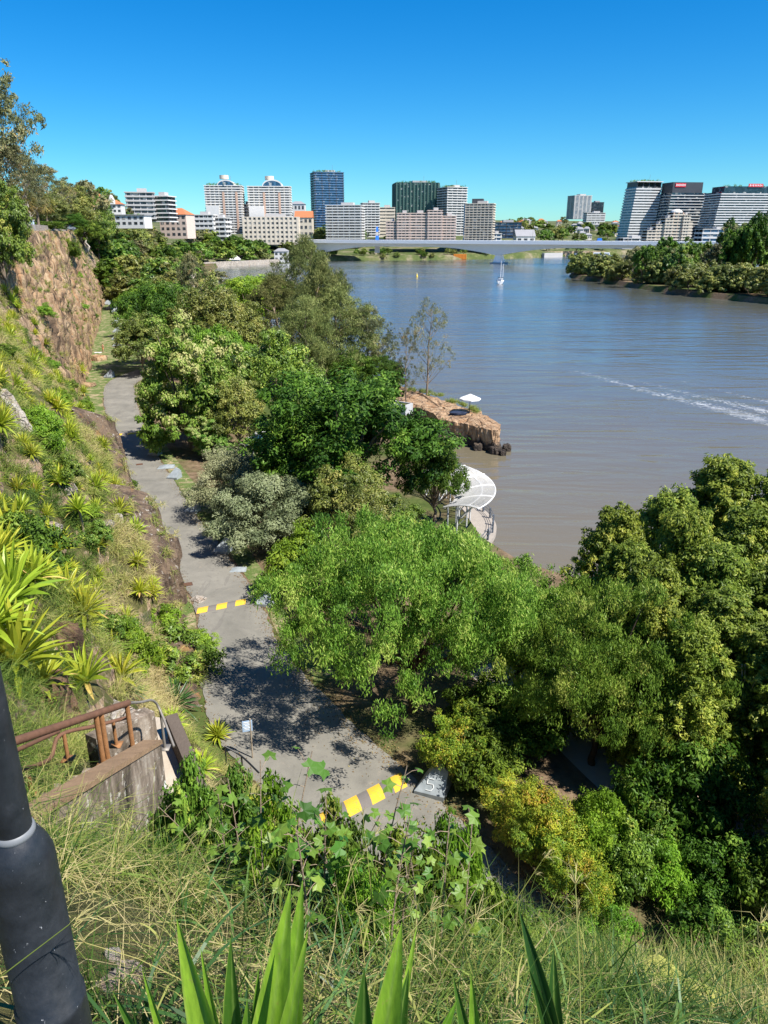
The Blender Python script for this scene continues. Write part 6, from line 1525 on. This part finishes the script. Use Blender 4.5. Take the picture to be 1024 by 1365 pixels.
# ================================================================== LEDGE, PERGOLA, STONE WEDGES, HUMPS, SMALL THINGS
# --- rock ledge running into the river
ZT = 3.0
ol = [gp(u, v, ZT)[:2] for u, v in [(505, 538), (547, 543), (569, 549), (585, 559), (605, 562), (622, 565), (645, 571), (664, 573), (669, 567), (652, 556), (635, 548), (599, 536), (562, 524), (530, 514), (505, 516)]]
ol = smooth_line(ol + [ol[0]], 7)[:-1]
cx = ol.mean(0); nO = len(ol); mb = MB(); rows_ = []
for k, z in enumerate(np.linspace(-.8, 1, 15)):
    zz = z * ZT
    q = 1.0 + .04 * (1 - max(z, 0)); ring = cx + (ol - cx) * q; P3 = np.column_stack([ring, np.full(nO, zz)])
    out = unit(ring - cx); col = np.floor(fbm(P3 * (.55, .55, .07), 61, 3) * 6) / 6 - .5; rough = fbm(P3 * 1.3, 63, 3) - .5
    ring = ring + out * (col * 2.4 + rough * 1.0)[:, None]; rows_.append(np.column_stack([ring, np.full(nO, zz) + (rough * .5 if k == 14 else 0)]))
for sc, dz in ((.8, .25), (.55, .35), (.3, .3), (.05, .3)):
    ring = cx + (rows_[14][:, :2] - cx) * sc; P3 = np.column_stack([ring, np.full(nO, ZT)]); rows_.append(np.column_stack([ring, ZT + dz + (fbm(P3 * .8, 65, 4) - .5) * .9]))
V = np.concatenate(rows_); F = [(k * nO + i, k * nO + (i + 1) % nO, (k + 1) * nO + (i + 1) % nO, (k + 1) * nO + i) for k in range(len(rows_) - 1) for i in range(nO)]
mb.add(V, F); tag(mb.build('rock_ledge', M_LEDGE), 'flat-topped orange rock ledge with a dark tide line jutting into the river', 'rock ledge')
for i in range(16):
    a = ol[int(r7.integers(0, int(nO * .55)))]; q = cx + (a - cx) * r7.uniform(1.05, 1.15); s_ = r7.uniform(.8, 2.0)
    rock('rock', (q[0], q[1], .1), (s_, s_ * .8, s_ * 1.1), r7.uniform(0, 6), M_LEDGE, 'dark wet boulder at the foot of the rock ledge', 700 + i, .6, .3, 'boulders at the foot of the rock ledge')
# tufts on the ledge
tm = MB(); ts = [gp(u, v, 3.3) for u, v in [(608, 538), (618, 541), (628, 545), (636, 549), (600, 536), (560, 522), (575, 525), (585, 528), (545, 520), (532, 515)] for _ in range(5)]
ts = np.array(ts) + r7.normal(0, .5, (len(ts), 3)) * (1, 1, 0); n = len(ts); V, F = blade_strips(r7, np.repeat(ts, 40, 0) + r7.normal(0, .15, (n * 40, 3)) * (1, 1, 0), r7.normal(0, .4, (n * 40, 3)) + (0, 0, 1), r7.uniform(.5, 1.2, n * 40), .07, 2, r7.uniform(.3, 1, n * 40))
tm.add(V, F, 0, np.repeat(np.clip(r7.normal(.42, .12, n * 40), 0, 1), 2)); tag(tm.build('ledge_grass', L_GRASS), kind='stuff')
# umbrella, dark mat, planter wall
p = gp(626, 550, 3.3); e = empty('parasol', p, 'white parasol standing open on the rock ledge', 'parasol')
m = MB(); m.tube([(0, 0, 0), (0, 0, 2.5)], .05, 8); m.build('pole', M_POST, e); n = 8; th = np.arange(n) / n * 6.2832; V = [(0, 0, 2.75)] + [(1.55 * math.cos(a), 1.55 * math.sin(a), 2.1) for a in th] + [(1.55 * math.cos(a), 1.55 * math.sin(a), 1.92) for a in th]
m = MB(); m.add(V, [(0, 1 + k, 1 + (k + 1) % n) for k in range(n)]); m.add(V, [(1 + k, 1 + n + k, 1 + n + (k + 1) % n, 1 + (k + 1) % n) for k in range(n)]); m.build('canopy', plain('white_canvas', (.68, .68, .67), .8), e)
tag(rock_mesh(811, (2.5, 1.3, .55), .3, .35).build('tarpaulin', plain('navy_fabric', (.02, .03, .06), .7, .3, 0, .4, 3, .3)), 'crumpled dark blue tarpaulin lying beside the white parasol', 'tarpaulin').location = tuple(gp(611, 551, 3.45))
e = empty('planter', gp(529, 548, 2.9), 'grey concrete planter box at the landward end of the rock ledge', 'planter', None, R(-35)); m = MB()
for c, s_ in (((0, -.9, .55), (4.4, .22, 1.5)), ((0, .9, .55), (4.4, .22, 1.5)), ((-2.09, 0, .55), (.22, 1.56, 1.5)), ((2.09, 0, .55), (.22, 1.56, 1.5))): m.box(c, s_)
m.build('box', plain('planter_concrete', (.42, .42, .42), .8, .2, 0, .15), e); m = MB(); m.box((0, 0, .7), (3.9, 1.5, .9)); m.build('soil', M_GROUND, e)

# --- river deck with its curved white pergola
DC = np.array((.5, 65.8)); DR = 10.0
dk = empty('river_deck', (DC[0], DC[1], 0), 'semicircular paved deck built out over the river with a low railing', 'deck')
th = np.linspace(R(-100), R(95), 50); arc = [(math.cos(a) * DR, math.sin(a) * DR) for a in th]
m = MB(); m.prism(arc + [(-2, 9.5), (-2, -9.5)], 1.9, 2.3); m.build('paving', plain('deck_paving', (.31, .275, .24), .85, .2, 0, .2, 1.5, .3, 'Position'), dk)
m = MB(); m.prism([(x * .985, y * .985) for x, y in arc] + [(-2, 9.2), (-2, -9.2)], -1.2, 1.89); m.build('retaining_face', m_rock('deck_stone', (.14, .11, .08), (.30, .25, .19), (.42, .36, .29), .9, 1.5), dk)
m = MB(); m.prism([(-2.2, -6.6), (3.4, -6.8), (3.2, -2.0), (-2.2, -1.6)], 2.302, 2.325); m.build('brick_floor', plain('brown_paver', (.26, .18, .13), .9, .2, 0, .3, 3, .3), dk)
rl_ = []
for k, a in enumerate(np.linspace(R(-92), R(62), 15)):
    q = (math.cos(a) * 9.7, math.sin(a) * 9.7); rl_.append(q); m = MB(); m.box((q[0], q[1], 2.82), (.16, .16, 1.04), a); m.build('railing_post', plain('railing_grey', (.10, .115, .14), .5) if k == 0 else bpy.data.materials['railing_grey'], dk)
m = MB(); sm = smooth_line(rl_, 4)
for z in (2.62, 2.95, 3.28): m.tube([(x, y, z) for x, y in sm], .025, 5)
m.build('railing_rails', bpy.data.materials['railing_grey'], dk)
pg = empty('pergola', (DC[0], DC[1], 2.3), 'curved white slatted pergola on the river deck', 'pergola'); M_PG = plain('white_steel', (.56, .56, .55), .45, .4, 0, .03)
A0, A1 = R(-40), R(58); ri, ro = 6.2, 9.7
zr = lambda r_: 2.95 + .75 * math.sin((r_ - ri) / (ro - ri) * 1.75)
for rr in (ri, 7.2, 8.5, ro):
    m = MB(); m.tube([(math.cos(a) * rr, math.sin(a) * rr, zr(rr) - .03) for a in np.linspace(A0, A1, 30)], .075, 6); m.build('ring_beam', M_PG, pg)
for k in range(56):
    a = A0 + (A1 - A0) * k / 55; w_ = .055; P = []
    big = k % 11 == 0
    rs = np.linspace(ri, ro, 7); m = MB()
    m.tube([(math.cos(a) * r_, math.sin(a) * r_, zr(r_) + .07) for r_ in rs], .085 if big else .034, 4); m.build('rafter', M_PG, pg)
for k in range(7):
    a = A0 + .03 + (A1 - A0 - .06) * k / 6
    for rr in (6.5, 7.5):
        m = MB(); m.tube([(math.cos(a) * rr, math.sin(a) * rr, 0), (math.cos(a) * rr, math.sin(a) * rr, zr(rr))], .075, 8); m.build('post', M_PG, pg)
    m = MB(); m.tube([(math.cos(a) * 6.5, math.sin(a) * 6.5, .5), (math.cos(a) * 7.5, math.sin(a) * 7.5, 1.6)], .05, 6); m.tube([(math.cos(a) * 7.5, math.sin(a) * 7.5, 2.1), (math.cos(a) * 9.0, math.sin(a) * 9.0, zr(9.0) - .05)], .05, 6); m.build('brace', M_PG, pg)

# --- stone wedges along the road
def m_granite():
    t = NT('pale_granite'); co = t.coord('Object'); n = t.noise(co, 3, 6, .6); n2 = t.noise(co, 40, 3, .8)
    c = t.ramp(n, [(.3, (.20, .23, .245)), (.7, (.33, .365, .385))]); c = t.mix(t.range(n2, .5, .65, 0, .35), c, (.28, .31, .33)); return t.done(t.bsdf(c, .32, .5))
M_GRAN = m_granite(); M_MARKD = plain('dark_mark', (.10, .11, .12), .6); M_MARKW = plain('white_mark', (.6, .62, .62), .6)
WG_ = 'stone wedges along the right edge of the road'
def wedge(u, v, label, s=1.0, rot=0.0, marks=None, flat=False, z0=3.03):
    e = empty('stone_wedge', gp(u, v, z0), label, 'stone marker', WG_, rot); e.scale = (s, s, s)
    # a low front lip, a slope rising to a blunt ridge at the back right, upright right face
    V = [(-.70, -.55, 0), (.62, -.62, 0), (.66, .55, 0), (-.55, .62, 0), (-.70, -.55, .16), (.62, -.62, .24), (-.55, .62, .22), (.60, .10, .98), (.12, .34, 1.22), (.62, .50, .80), (-.16, .58, .9)]
    if flat: V = [(x * 1.15, y * .8, z * .16) for x, y, z in V]
    m = MB(); m.add(V, [(0, 1, 5, 4), (0, 4, 6, 3), (4, 5, 7, 8), (1, 2, 9, 7), (3, 6, 10, 2), (4, 8, 10, 6), (3, 2, 1, 0)]); m.add(V, [(5, 1, 7), (7, 9, 8), (9, 2, 10), (8, 9, 10)])
    m.build('block', M_GRAN, e)
    if marks:
        mat, strokes = marks; o = np.array((-.70, -.55, .16)); ax = unit(np.array((1.32, -.07, .08))); up_ = np.array((.12, .34, 1.22)) - np.array((-.04, -.585, .2)); up_ = unit(up_ - ax * np.dot(up_, ax)); nr_ = np.cross(ax, up_)
        m = MB()
        for a, b_ in strokes:
            A_ = np.array((-.04, -.585, .2)) + ax * a[0] + up_ * a[1] + nr_ * .012; B_ = np.array((-.04, -.585, .2)) + ax * b_[0] + up_ * b_[1] + nr_ * .012; m.tube([A_, B_], .02, 4)
        m.build('carved_mark', mat, e)
five = [((.12, .62), (-.16, .62)), ((-.16, .62), (-.16, .40)), ((-.16, .40), (.10, .42)), ((.10, .42), (.15, .28)), ((.15, .28), (.06, .15)), ((.06, .15), (-.17, .15))]
two = [((-.32, .22), (-.32, .42)), ((-.32, .42), (-.20, .42)), ((-.20, .42), (-.20, .22)), ((.0, .22), (.0, .45)), ((.0, .45), (.14, .45)), ((.14, .45), (.14, .22))]
wedge(578, 1052, 'stone wedge with a pale outlined numeral at the near hump under the yellow shrub', 1.12, -.35, (M_MARKW, five))
wedge(356, 804, 'stone wedge with small dark marks at the right end of the yellow-striped hump', 1.05, -.2, (M_MARKD, two))
wedge(298, 735, 'stone wedge in front of the largest grey-green bush', .98, -.2); wedge(257, 682, 'stone wedge half under the left side of the grey-green bushes', .95, -.2)
wedge(233, 637, 'stone wedge leaning next to the flat stone by the grey-green bushes', .95, -.25); wedge(207, 606, 'stone wedge under the blossoming tree', 1.0, -.2)
wedge(318, 760, 'flat pale stone plate lying in the verge near the yellow-striped hump', .85, .1, None, True); wedge(222, 623, 'flat pale stone slab lying in the verge between two wedges', 1.25, .2, None, True)
wedge(146, 503, 'stone wedge alone on the lawn at the far bend of the road', 1.15, -.2)
for u, v in [(158, 462), (156, 453), (157, 443), (156, 432), (154, 416), (147, 412), (143, 406)]: wedge(u, v, 'distant stone wedge in the line along the far lawn', 1.5, -.2, None)

# --- speed humps, drains
def m_yel():
    t = NT('road_yellow'); co = t.coord('Position'); n = t.noise(co, 9, 6, .75); n2 = t.noise(co, 1.7, 4, .6)
    c = t.mix(n2, (.62, .36, .025), (.74, .46, .05)); c = t.mix(t.range(n, .53, .68, 0, .85), c, (.20, .17, .13)); return t.done(t.bsdf(c, .85, .2))
M_YEL = m_yel()
def hump(u0, v0, u1, v1, label, nst=3, w=.42):
    a, b_ = gp(u0, v0, 3.05), gp(u1, v1, 3.05); d = unit((b_ - a)[:2]); L = np.linalg.norm((b_ - a)[:2]); c = (a + b_) / 2; e = empty('speed_hump', c, label, 'speed hump', 'speed humps across the road', math.atan2(d[1], d[0]))
    n = 8; pr_ = [(-w + 2 * w * k / n, .085 * math.cos((k / n - .5) * math.pi)) for k in range(n + 1)]
    m = MB(); V = [(x, y, z) for x in (-L / 2, L / 2) for y, z in pr_]; m.add(V, [(k, n + 1 + k, n + 2 + k, k + 1) for k in range(n)]); m.build('hump', plain('hump_asphalt', (.16, .145, .135), .9, .2, 0, .2, 5) if 'hump_asphalt' not in bpy.data.materials else bpy.data.materials['hump_asphalt'], e)
    for q in range(nst):
        x0 = -L / 2 + L * (q + .12) / nst; x1 = x0 + L / nst * .55; m = MB(); V = [(x + (y * .35), y, z + .006) for x in (x0, x1) for y, z in pr_]; m.add(V, [(k, n + 1 + k, n + 2 + k, k + 1) for k in range(n)]); m.build('stripe', M_YEL, e)
hump(260, 815, 336, 800, 'yellow-striped speed hump across the sunlit road', 3)
hump(425, 1098, 548, 1034, 'yellow-striped speed hump in front of the brink weeds', 4, .5)
hump(152, 580, 186, 577, 'faint far speed hump by the blossoming tree', 2)
for u, v, lab in ((250, 779, 'rusty drain grate in the road short of the yellow-striped hump'), (186, 619, 'thin drain slot in the road by the far stone wedges')):
    e = empty('drain_grate', gp(u, v, 3.05), lab, 'drain', None, R(20)); m = MB(); m.box((0, 0, .005), (.75, .6, .02)); m.build('frame', plain('rusty_iron', (.11, .07, .055), .8, .3, .3), e); m = MB()
    for k in range(6): m.box((0, -.22 + k * .088, .022), (.62, .035, .014))
    m.build('grate', M_RUST, e)
# leaf litter and grit along the road edges and under the trees
lt = MB(); r8 = np.random.default_rng(808)
def litter(P, n, s_, z, tl=.55):
    C = P[r8.integers(0, len(P), n)] + r8.normal(0, s_, (n, 2)); C3 = np.column_stack([C, np.full(n, z) + r8.uniform(0, .02, n)])
    V, F = leaf_quads(r8, C3, unit(r8.normal(0, .35, (n, 3)) + (0, 0, 1)), .11, .06); lt.add(V, F, 0, np.clip(r8.normal(tl, .2, n), 0, 1))
litter(RRj - unit(np.gradient(RRj, axis=0))[:, ::-1] * (0, 0), 5200, .38, 3.055); litter(RLj, 2600, .3, 3.055, .4); litter(RRj[:150], 1500, 1.2, 3.055)
tag(lt.build('leaf_litter', leaf_mat('litter', [(0, (.05, .035, .02)), (.5, (.17, .11, .05)), (.8, (.30, .21, .09)), (1, (.34, .30, .12))], .1, .8, .1, 0, 0)), kind='stuff')
# --- timber seat and rail under the mangroves
e = empty('timber_seat', gp(955, 1080, 3.03), 'weathered timber picnic seat in the shade under the mangroves', 'seat', None, R(4)); MT = plain('weathered_timber', (.48, .36, .27), .85, .2, 0, .25, 2, .3)
for y_, z_, w_ in ((0, .78, .55), (-.75, .46, .28), (.75, .46, .28)):
    m = MB(); m.box((0, y_, z_), (3.0, w_, .06)); m.build('tabletop' if y_ == 0 else 'bench', MT, e)
for x_ in (-1.1, 1.1):
    m = MB(); m.box((x_, 0, .38), (.1, 1.5, .08)); m.box((x_, -.3, .38), (.1, .1, .76)); m.box((x_, .3, .38), (.1, .1, .76)); m.build('leg', MT, e)
# --- parked white car at the lawn
e = empty('parked_car', gp(352, 594, 3.0), 'white car with blue-tinted windows parked under the trees beside the lawn', 'car', None, R(8)); L_, W_ = 2.2, .9
prof = [(-2.2, .35), (-2.2, .85), (-1.9, 1.0), (-1.0, 1.05), (.9, 1.08), (1.9, .98), (2.2, .8), (2.2, .35)]; m = MB(); V = [(x, y, z) for y in (-W_, W_) for x, z in prof]; n = len(prof); m.add(V, [(k, (k + 1) % n, n + (k + 1) % n, n + k) for k in range(n)]); 
T = tess(np.array(prof)); m.add(V[:n], T); m.add(V[n:], T[:, ::-1]); m.build('body', plain('white_car_paint', (.78, .78, .78), .25, .6, 0, .03), e)
cabp = [(-1.5, 1.05), (-1.0, 1.55), (.9, 1.6), (1.7, 1.06)]; m = MB(); V = [(x, y * (.95 if z < 1.2 else .78), z) for y in (-W_, W_) for x, z in cabp]; m.add(V, [(0, 1, 5, 4), (2, 3, 7, 6), (0, 3, 2, 1), (4, 5, 6, 7)]); m.build('windows', M_GLASSB, e); m = MB(); m.box((-.05, 0, 1.6), (1.95, 1.44, .06)); m.build('car_roof', bpy.data.materials['white_car_paint'], e)
for x_ in (-1.4, 1.4):
    for y_ in (-W_, W_): m = MB(); m.tube([(x_, y_ - .1, .34), (x_, y_ + .1, .34)], .34, 16); m.build('wheel', M_DARKC, e)
# --- lawn lamp, two birds, yellow board, person, far shelter, cliff-top things
e = empty('garden_lamp', gp(329, 622, 3.0), 'slim dark garden lamp with a curved head standing at the lawn', 'lamp post'); m = MB(); m.tube([(0, 0, 0), (0, 0, 2.4)], .045, 8); m.build('pole', M_POST, e); m = MB(); m.tube([(0, 0, 2.35), (-.15, 0, 2.6), (-.5, 0, 2.68), (-.85, 0, 2.5)], .035, 6); m.build('head', M_GALV, e)
def bird(u, v, label):
    e = empty('bird', gp(u, v, 3.02), label, 'bird', 'birds on the lawn', rng.uniform(0, 6)); k = sphere_mesh(12, 8); m = MB(); V = k[0] * (.2, .11, .12) + (0, 0, .2); V[:, 2] += np.clip(V[:, 0], 0, 1) * .25; m.add(V, k[1]); m.add(k[0] * .075 + (.22, 0, .36), k[1]); m.add([(.28, -.02, .36), (.28, .02, .36), (.40, 0, .34)], [(0, 1, 2)]); m.add([(-.15, -.05, .2), (-.15, .05, .2), (-.36, .04, .16), (-.36, -.04, .16)], [(0, 1, 2, 3)]); m.build('body', plain('bird_dark', (.03, .03, .035), .6) if 'bird_dark' not in bpy.data.materials else bpy.data.materials['bird_dark'], e, True)
    m = MB(); m.add(k[0] * (.15, .12, .07) + (.0, 0, .15), k[1]); m.build('pale_belly', M_HULL, e); m = MB(); m.tube([(0, -.04, 0), (0, -.04, .14)], .012, 4); m.tube([(0, .04, 0), (0, .04, .14)], .012, 4); m.build('legs', M_DARKC, e); e.scale = (1.25,) * 3
bird(337, 606, 'dark bird with a pale belly further from the garden lamp on the lawn'); bird(319, 608, 'dark bird with a pale belly at the dirt edge beside the garden lamp')
e = empty('notice_board', gp(428, 408, 3.0), 'plain yellow board on posts among the bank trees', 'sign'); m = MB(); m.box((0, 0, 4.2), (3.0, .12, 4.2)); m.build('panel', plain('board_yellow', (.75, .55, .06), .6), e)
for x_ in (-1.2, 1.2): m = MB(); m.tube([(x_, .1, 0), (x_, .1, 2.4)], .08, 6); m.build('post', M_POST, e)
e = empty('shelter', gp(151, 399, 3.0), 'open picnic shelter with a dark flat roof at the end of the lawn', 'shelter'); m = MB(); m.box((0, 0, 3.1), (8, 5, .4)); m.build('roof', M_DARKC, e)
for x_, y_ in ((-3.6, -2.2), (3.6, -2.2), (-3.6, 2.2), (3.6, 2.2)): m = MB(); m.tube([(x_, y_, 0), (x_, y_, 2.9)], .12, 6); m.build('post', M_PALE, e)
m = MB(); m.box((0, 0, .75), (4, 1, .1)); m.box((0, 0, .35), (3.2, .4, .7)); m.build('table', MT, e)
# person on the far lawn: one skinned body
def person(p, label):
    e = empty('person', p, label, 'person', None, R(160)); me = bpy.data.meshes.new('body')
    J = [(0, 0, .95), (0, .01, 1.12), (0, .02, 1.32), (0, 0, 1.50), (0, -.01, 1.60), (0, -.03, 1.74), (.11, 0, .90), (.13, -.02, .50), (.14, .05, .08), (.14, -.12, .04), (-.11, 0, .90), (-.15, .10, .50), (-.16, .22, .10), (-.16, .06, .04), (.20, .01, 1.42), (.27, .05, 1.14), (.27, -.10, .92), (.26, -.17, .84), (-.20, .01, 1.42), (-.28, .02, 1.15), (-.30, -.12, .94), (-.30, -.19, .86)]
    Ed = [(0, 1), (1, 2), (2, 3), (3, 4), (4, 5), (0, 6), (6, 7), (7, 8), (8, 9), (0, 10), (10, 11), (11, 12), (12, 13), (2, 14), (14, 15), (15, 16), (16, 17), (2, 18), (18, 19), (19, 20), (20, 21)]
    RR_ = [.13, .125, .15, .075, .06, .10, .095, .06, .042, .04, .095, .06, .042, .04, .065, .045, .034, .035, .065, .045, .034, .035]
    me.from_pydata(J, Ed, []); o = put(me, 'body', e); sk_ = o.modifiers.new('skin', 'SKIN')
    for i, r_ in enumerate(RR_): me.skin_vertices[0].data[i].radius = (r_, r_)
    me.skin_vertices[0].data[0].use_root = True; sb = o.modifiers.new('sub', 'SUBSURF'); sb.levels = sb.render_levels = 2; me.materials.append(plain('skin', (.45, .24, .15), .6))
    m = MB(); m.lathe([(.17, .98), (.165, .85), (.20, .62), (.0, .62)], sides=14); m.build('shorts', plain('orange_shorts', (.45, .13, .04), .8), e); k = sphere_mesh(12, 8); m = MB(); m.add(k[0] * (.105, .115, .09) + (0, .0, 1.80), k[1]); m.build('hair', plain('brown_hair', (.05, .03, .02), .7), e, True)
person(gp(138, 469, 3.03), 'tanned person in orange shorts walking on the far lawn below the rock face')
tag(rock_mesh(820, (1.6, .7, .12), .5, .2).build('towel', plain('pale_towel', (.6, .62, .64), .9)), 'pale towel spread on the lawn beside the walking person', 'towel').location = tuple(gp(131, 470, 3.05))

# ================================================================== CLIFF TOP
def top_at(u, v, Y):
    p = at(u, v, Y); p[2] = ground_z(p[0], p[1]); return p
p = top_at(44, 300, 138); e = empty('lamp_post', p, 'tall pale leaning pole on the cliff top above the rock face', 'lamp post'); e.rotation_euler = (0, R(-5), 0); hh = z_at_row(248, p[1]) - p[2]; m = MB(); m.tube([(0, 0, -.5), (0, 0, hh)], [.16, .11], 8); m.build('pole', M_BARK_PALE, e, True); m = MB(); m.tube([(0, 0, hh - .1), (.9, 0, hh + .2)], .05, 6); m.box((1.1, 0, hh + .18), (.6, .25, .12)); m.build('lamp_head', M_GALV, e)
e = empty('cabinet', top_at(41, 303, 137), 'small pale blue cabinet at the foot of the leaning pole on the cliff top', 'cabinet'); m = MB(); m.box((0, 0, .8), (1.1, .8, 1.6)); m.build('body', plain('pale_blue_paint', (.45, .55, .66), .5), e); m = MB(); m.box((0, 0, 1.66), (1.3, 1.0, .14)); m.build('lid', M_GREYC, e)
# low parapet along the cliff top
m = MB(); run_end = [(RS[i, :2] + nl[i] * (RS[i, 2] + 1.0)) for i in range(NA) if 104 < RS[i, 1] < 255]; zt = [ground_z(*q) for q in run_end]
for a, b_, za, zb in zip(run_end[:-1], run_end[1:], zt[:-1], zt[1:]):
    c = (a + b_) / 2; m.box((c[0], c[1], (za + zb) / 2 + .35), (np.linalg.norm(b_ - a) + .1, .5, 1.3), math.atan2(b_[1] - a[1], b_[0] - a[0]))
tag(m.build('parapet_wall', M_PALE), 'low pale stone parapet along the top of the rock face', 'wall')
e = empty('parked_car', top_at(90, 305, 232), 'dark silver car roof showing behind the cliff-top parapet', 'car', None, R(40)); m = MB(); m.box((0, 0, .75), (4.2, 1.7, .7)); m.build('body', plain('silver_paint', (.25, .26, .28), .3, .5, .5), e); m = MB(); m.box((0, 0, 1.4), (2.3, 1.5, .65), top=(.75, .85)); m.build('cabin', M_GLASSD, e)
for x_ in (-1.3, 1.3):
    for y_ in (-.85, .85): m = MB(); m.tube([(x_, y_ - .1, .33), (x_, y_ + .1, .33)], .33, 12); m.build('wheel', M_DARKC, e)
# trees of the cliff top: gums, palms, dense bushes
CT = 'trees along the cliff top'
def top_tree(k, u, vtop, Y, w, label, **kw):
    p = top_at(u, 305, Y); h = z_at_row(vtop, p[1]) - p[2]; return tree(k, p - (0, 0, .3), h, w / 2 * depth_of(p) / F_PX, label, CT, **kw)
top_tree('tall_gum', -14, 45, 126, 150, 'tallest gum at the frame edge with loose tufts against the sky', var=0, rot=1.0)
top_tree('airy_gum', 26, 110, 130, 75, 'gum limb with separate leaf tufts reaching into the sky', var=0, rot=2)
top_tree('tall_gum', 8, 172, 124, 90, 'pale-stemmed gum below the tallest gum', var=1)
top_tree('tall_gum', 40, 205, 145, 80, 'gum with olive crown behind the leaning pole', var=0, rot=3)
top_tree('tall_gum', 70, 222, 190, 75, 'grey-green gum above the palms on the cliff top', var=1, rot=1)
top_tree('round_olive', 95, 248, 255, 60, 'olive tree sloping down the skyline behind the cliff-top parapet'); top_tree('far_gum', 112, 244, 310, 55, 'gum on the skyline beyond the rock face'); top_tree('mid', 128, 268, 330, 50, 'green tree on the skyline nearest the gabled house')
top_tree('mid', -6, 225, 116, 80, 'mid green tree crowding the frame edge on the cliff top', var=0); top_tree('dark_round', 85, 284, 222, 60, 'dark tree behind the parapet on the cliff top'); top_tree('dark_round', 108, 285, 300, 50, 'dark dense tree at the far end of the parapet'); top_tree('round_olive', 62, 262, 176, 60, 'olive tree among the palms on the cliff top')
top_tree('mid', 10, 262, 118, 50, 'bright green tree below the skyline gums', var=1); top_tree('dark_round', 60, 294, 168, 50, 'dark clipped bush behind the leaning pole')
def palm(p, h, label):
    e = empty('palm_tree', p, label, 'palm', 'palms on the cliff top'); m = MB(); m.tube([(0, 0, -.5), (.1, 0, h * .5), (0, 0, h)], [.32, .24, .2], 8); m.build('trunk', M_BARK, e, True)
    fr = MB()
    for k in range(44):
        az = k * 2.4; el = R(70 - 150 * (k / 44)); d_ = np.array((math.cos(az) * math.cos(el), math.sin(az) * math.cos(el), math.sin(el))); V = []; L = 2.6
        P = np.array([(0, 0, h)]) + d_ * .2; nb = 14
        V, F = blade_strips(r7, np.repeat(P + d_ * L * .45, nb, 0), np.tile(d_, (nb, 1)) + r7.normal(0, .35, (nb, 3)), r7.uniform(.9, 1.5, nb), .14, 2, .9); fr.add(V, F, 0, np.clip(.2 + .8 * (k / 44) + r7.normal(0, .1), 0, 1))
        fr.tube([P[0], P[0] + d_ * L * .5], .03, 3, 0, .5, False)
    fr.build('fronds', L_PALM, e)
for u, Y, vt, lab in ((52, 152, 264, 'shaggy palm with hanging dry fronds behind the leaning pole'), (64, 172, 270, 'shorter shaggy palm right of the leaning pole'), (36, 132, 268, 'shaggy palm left of the leaning pole')):
    p = top_at(u, 305, Y); palm(p, z_at_row(vt, Y) - p[2], lab)
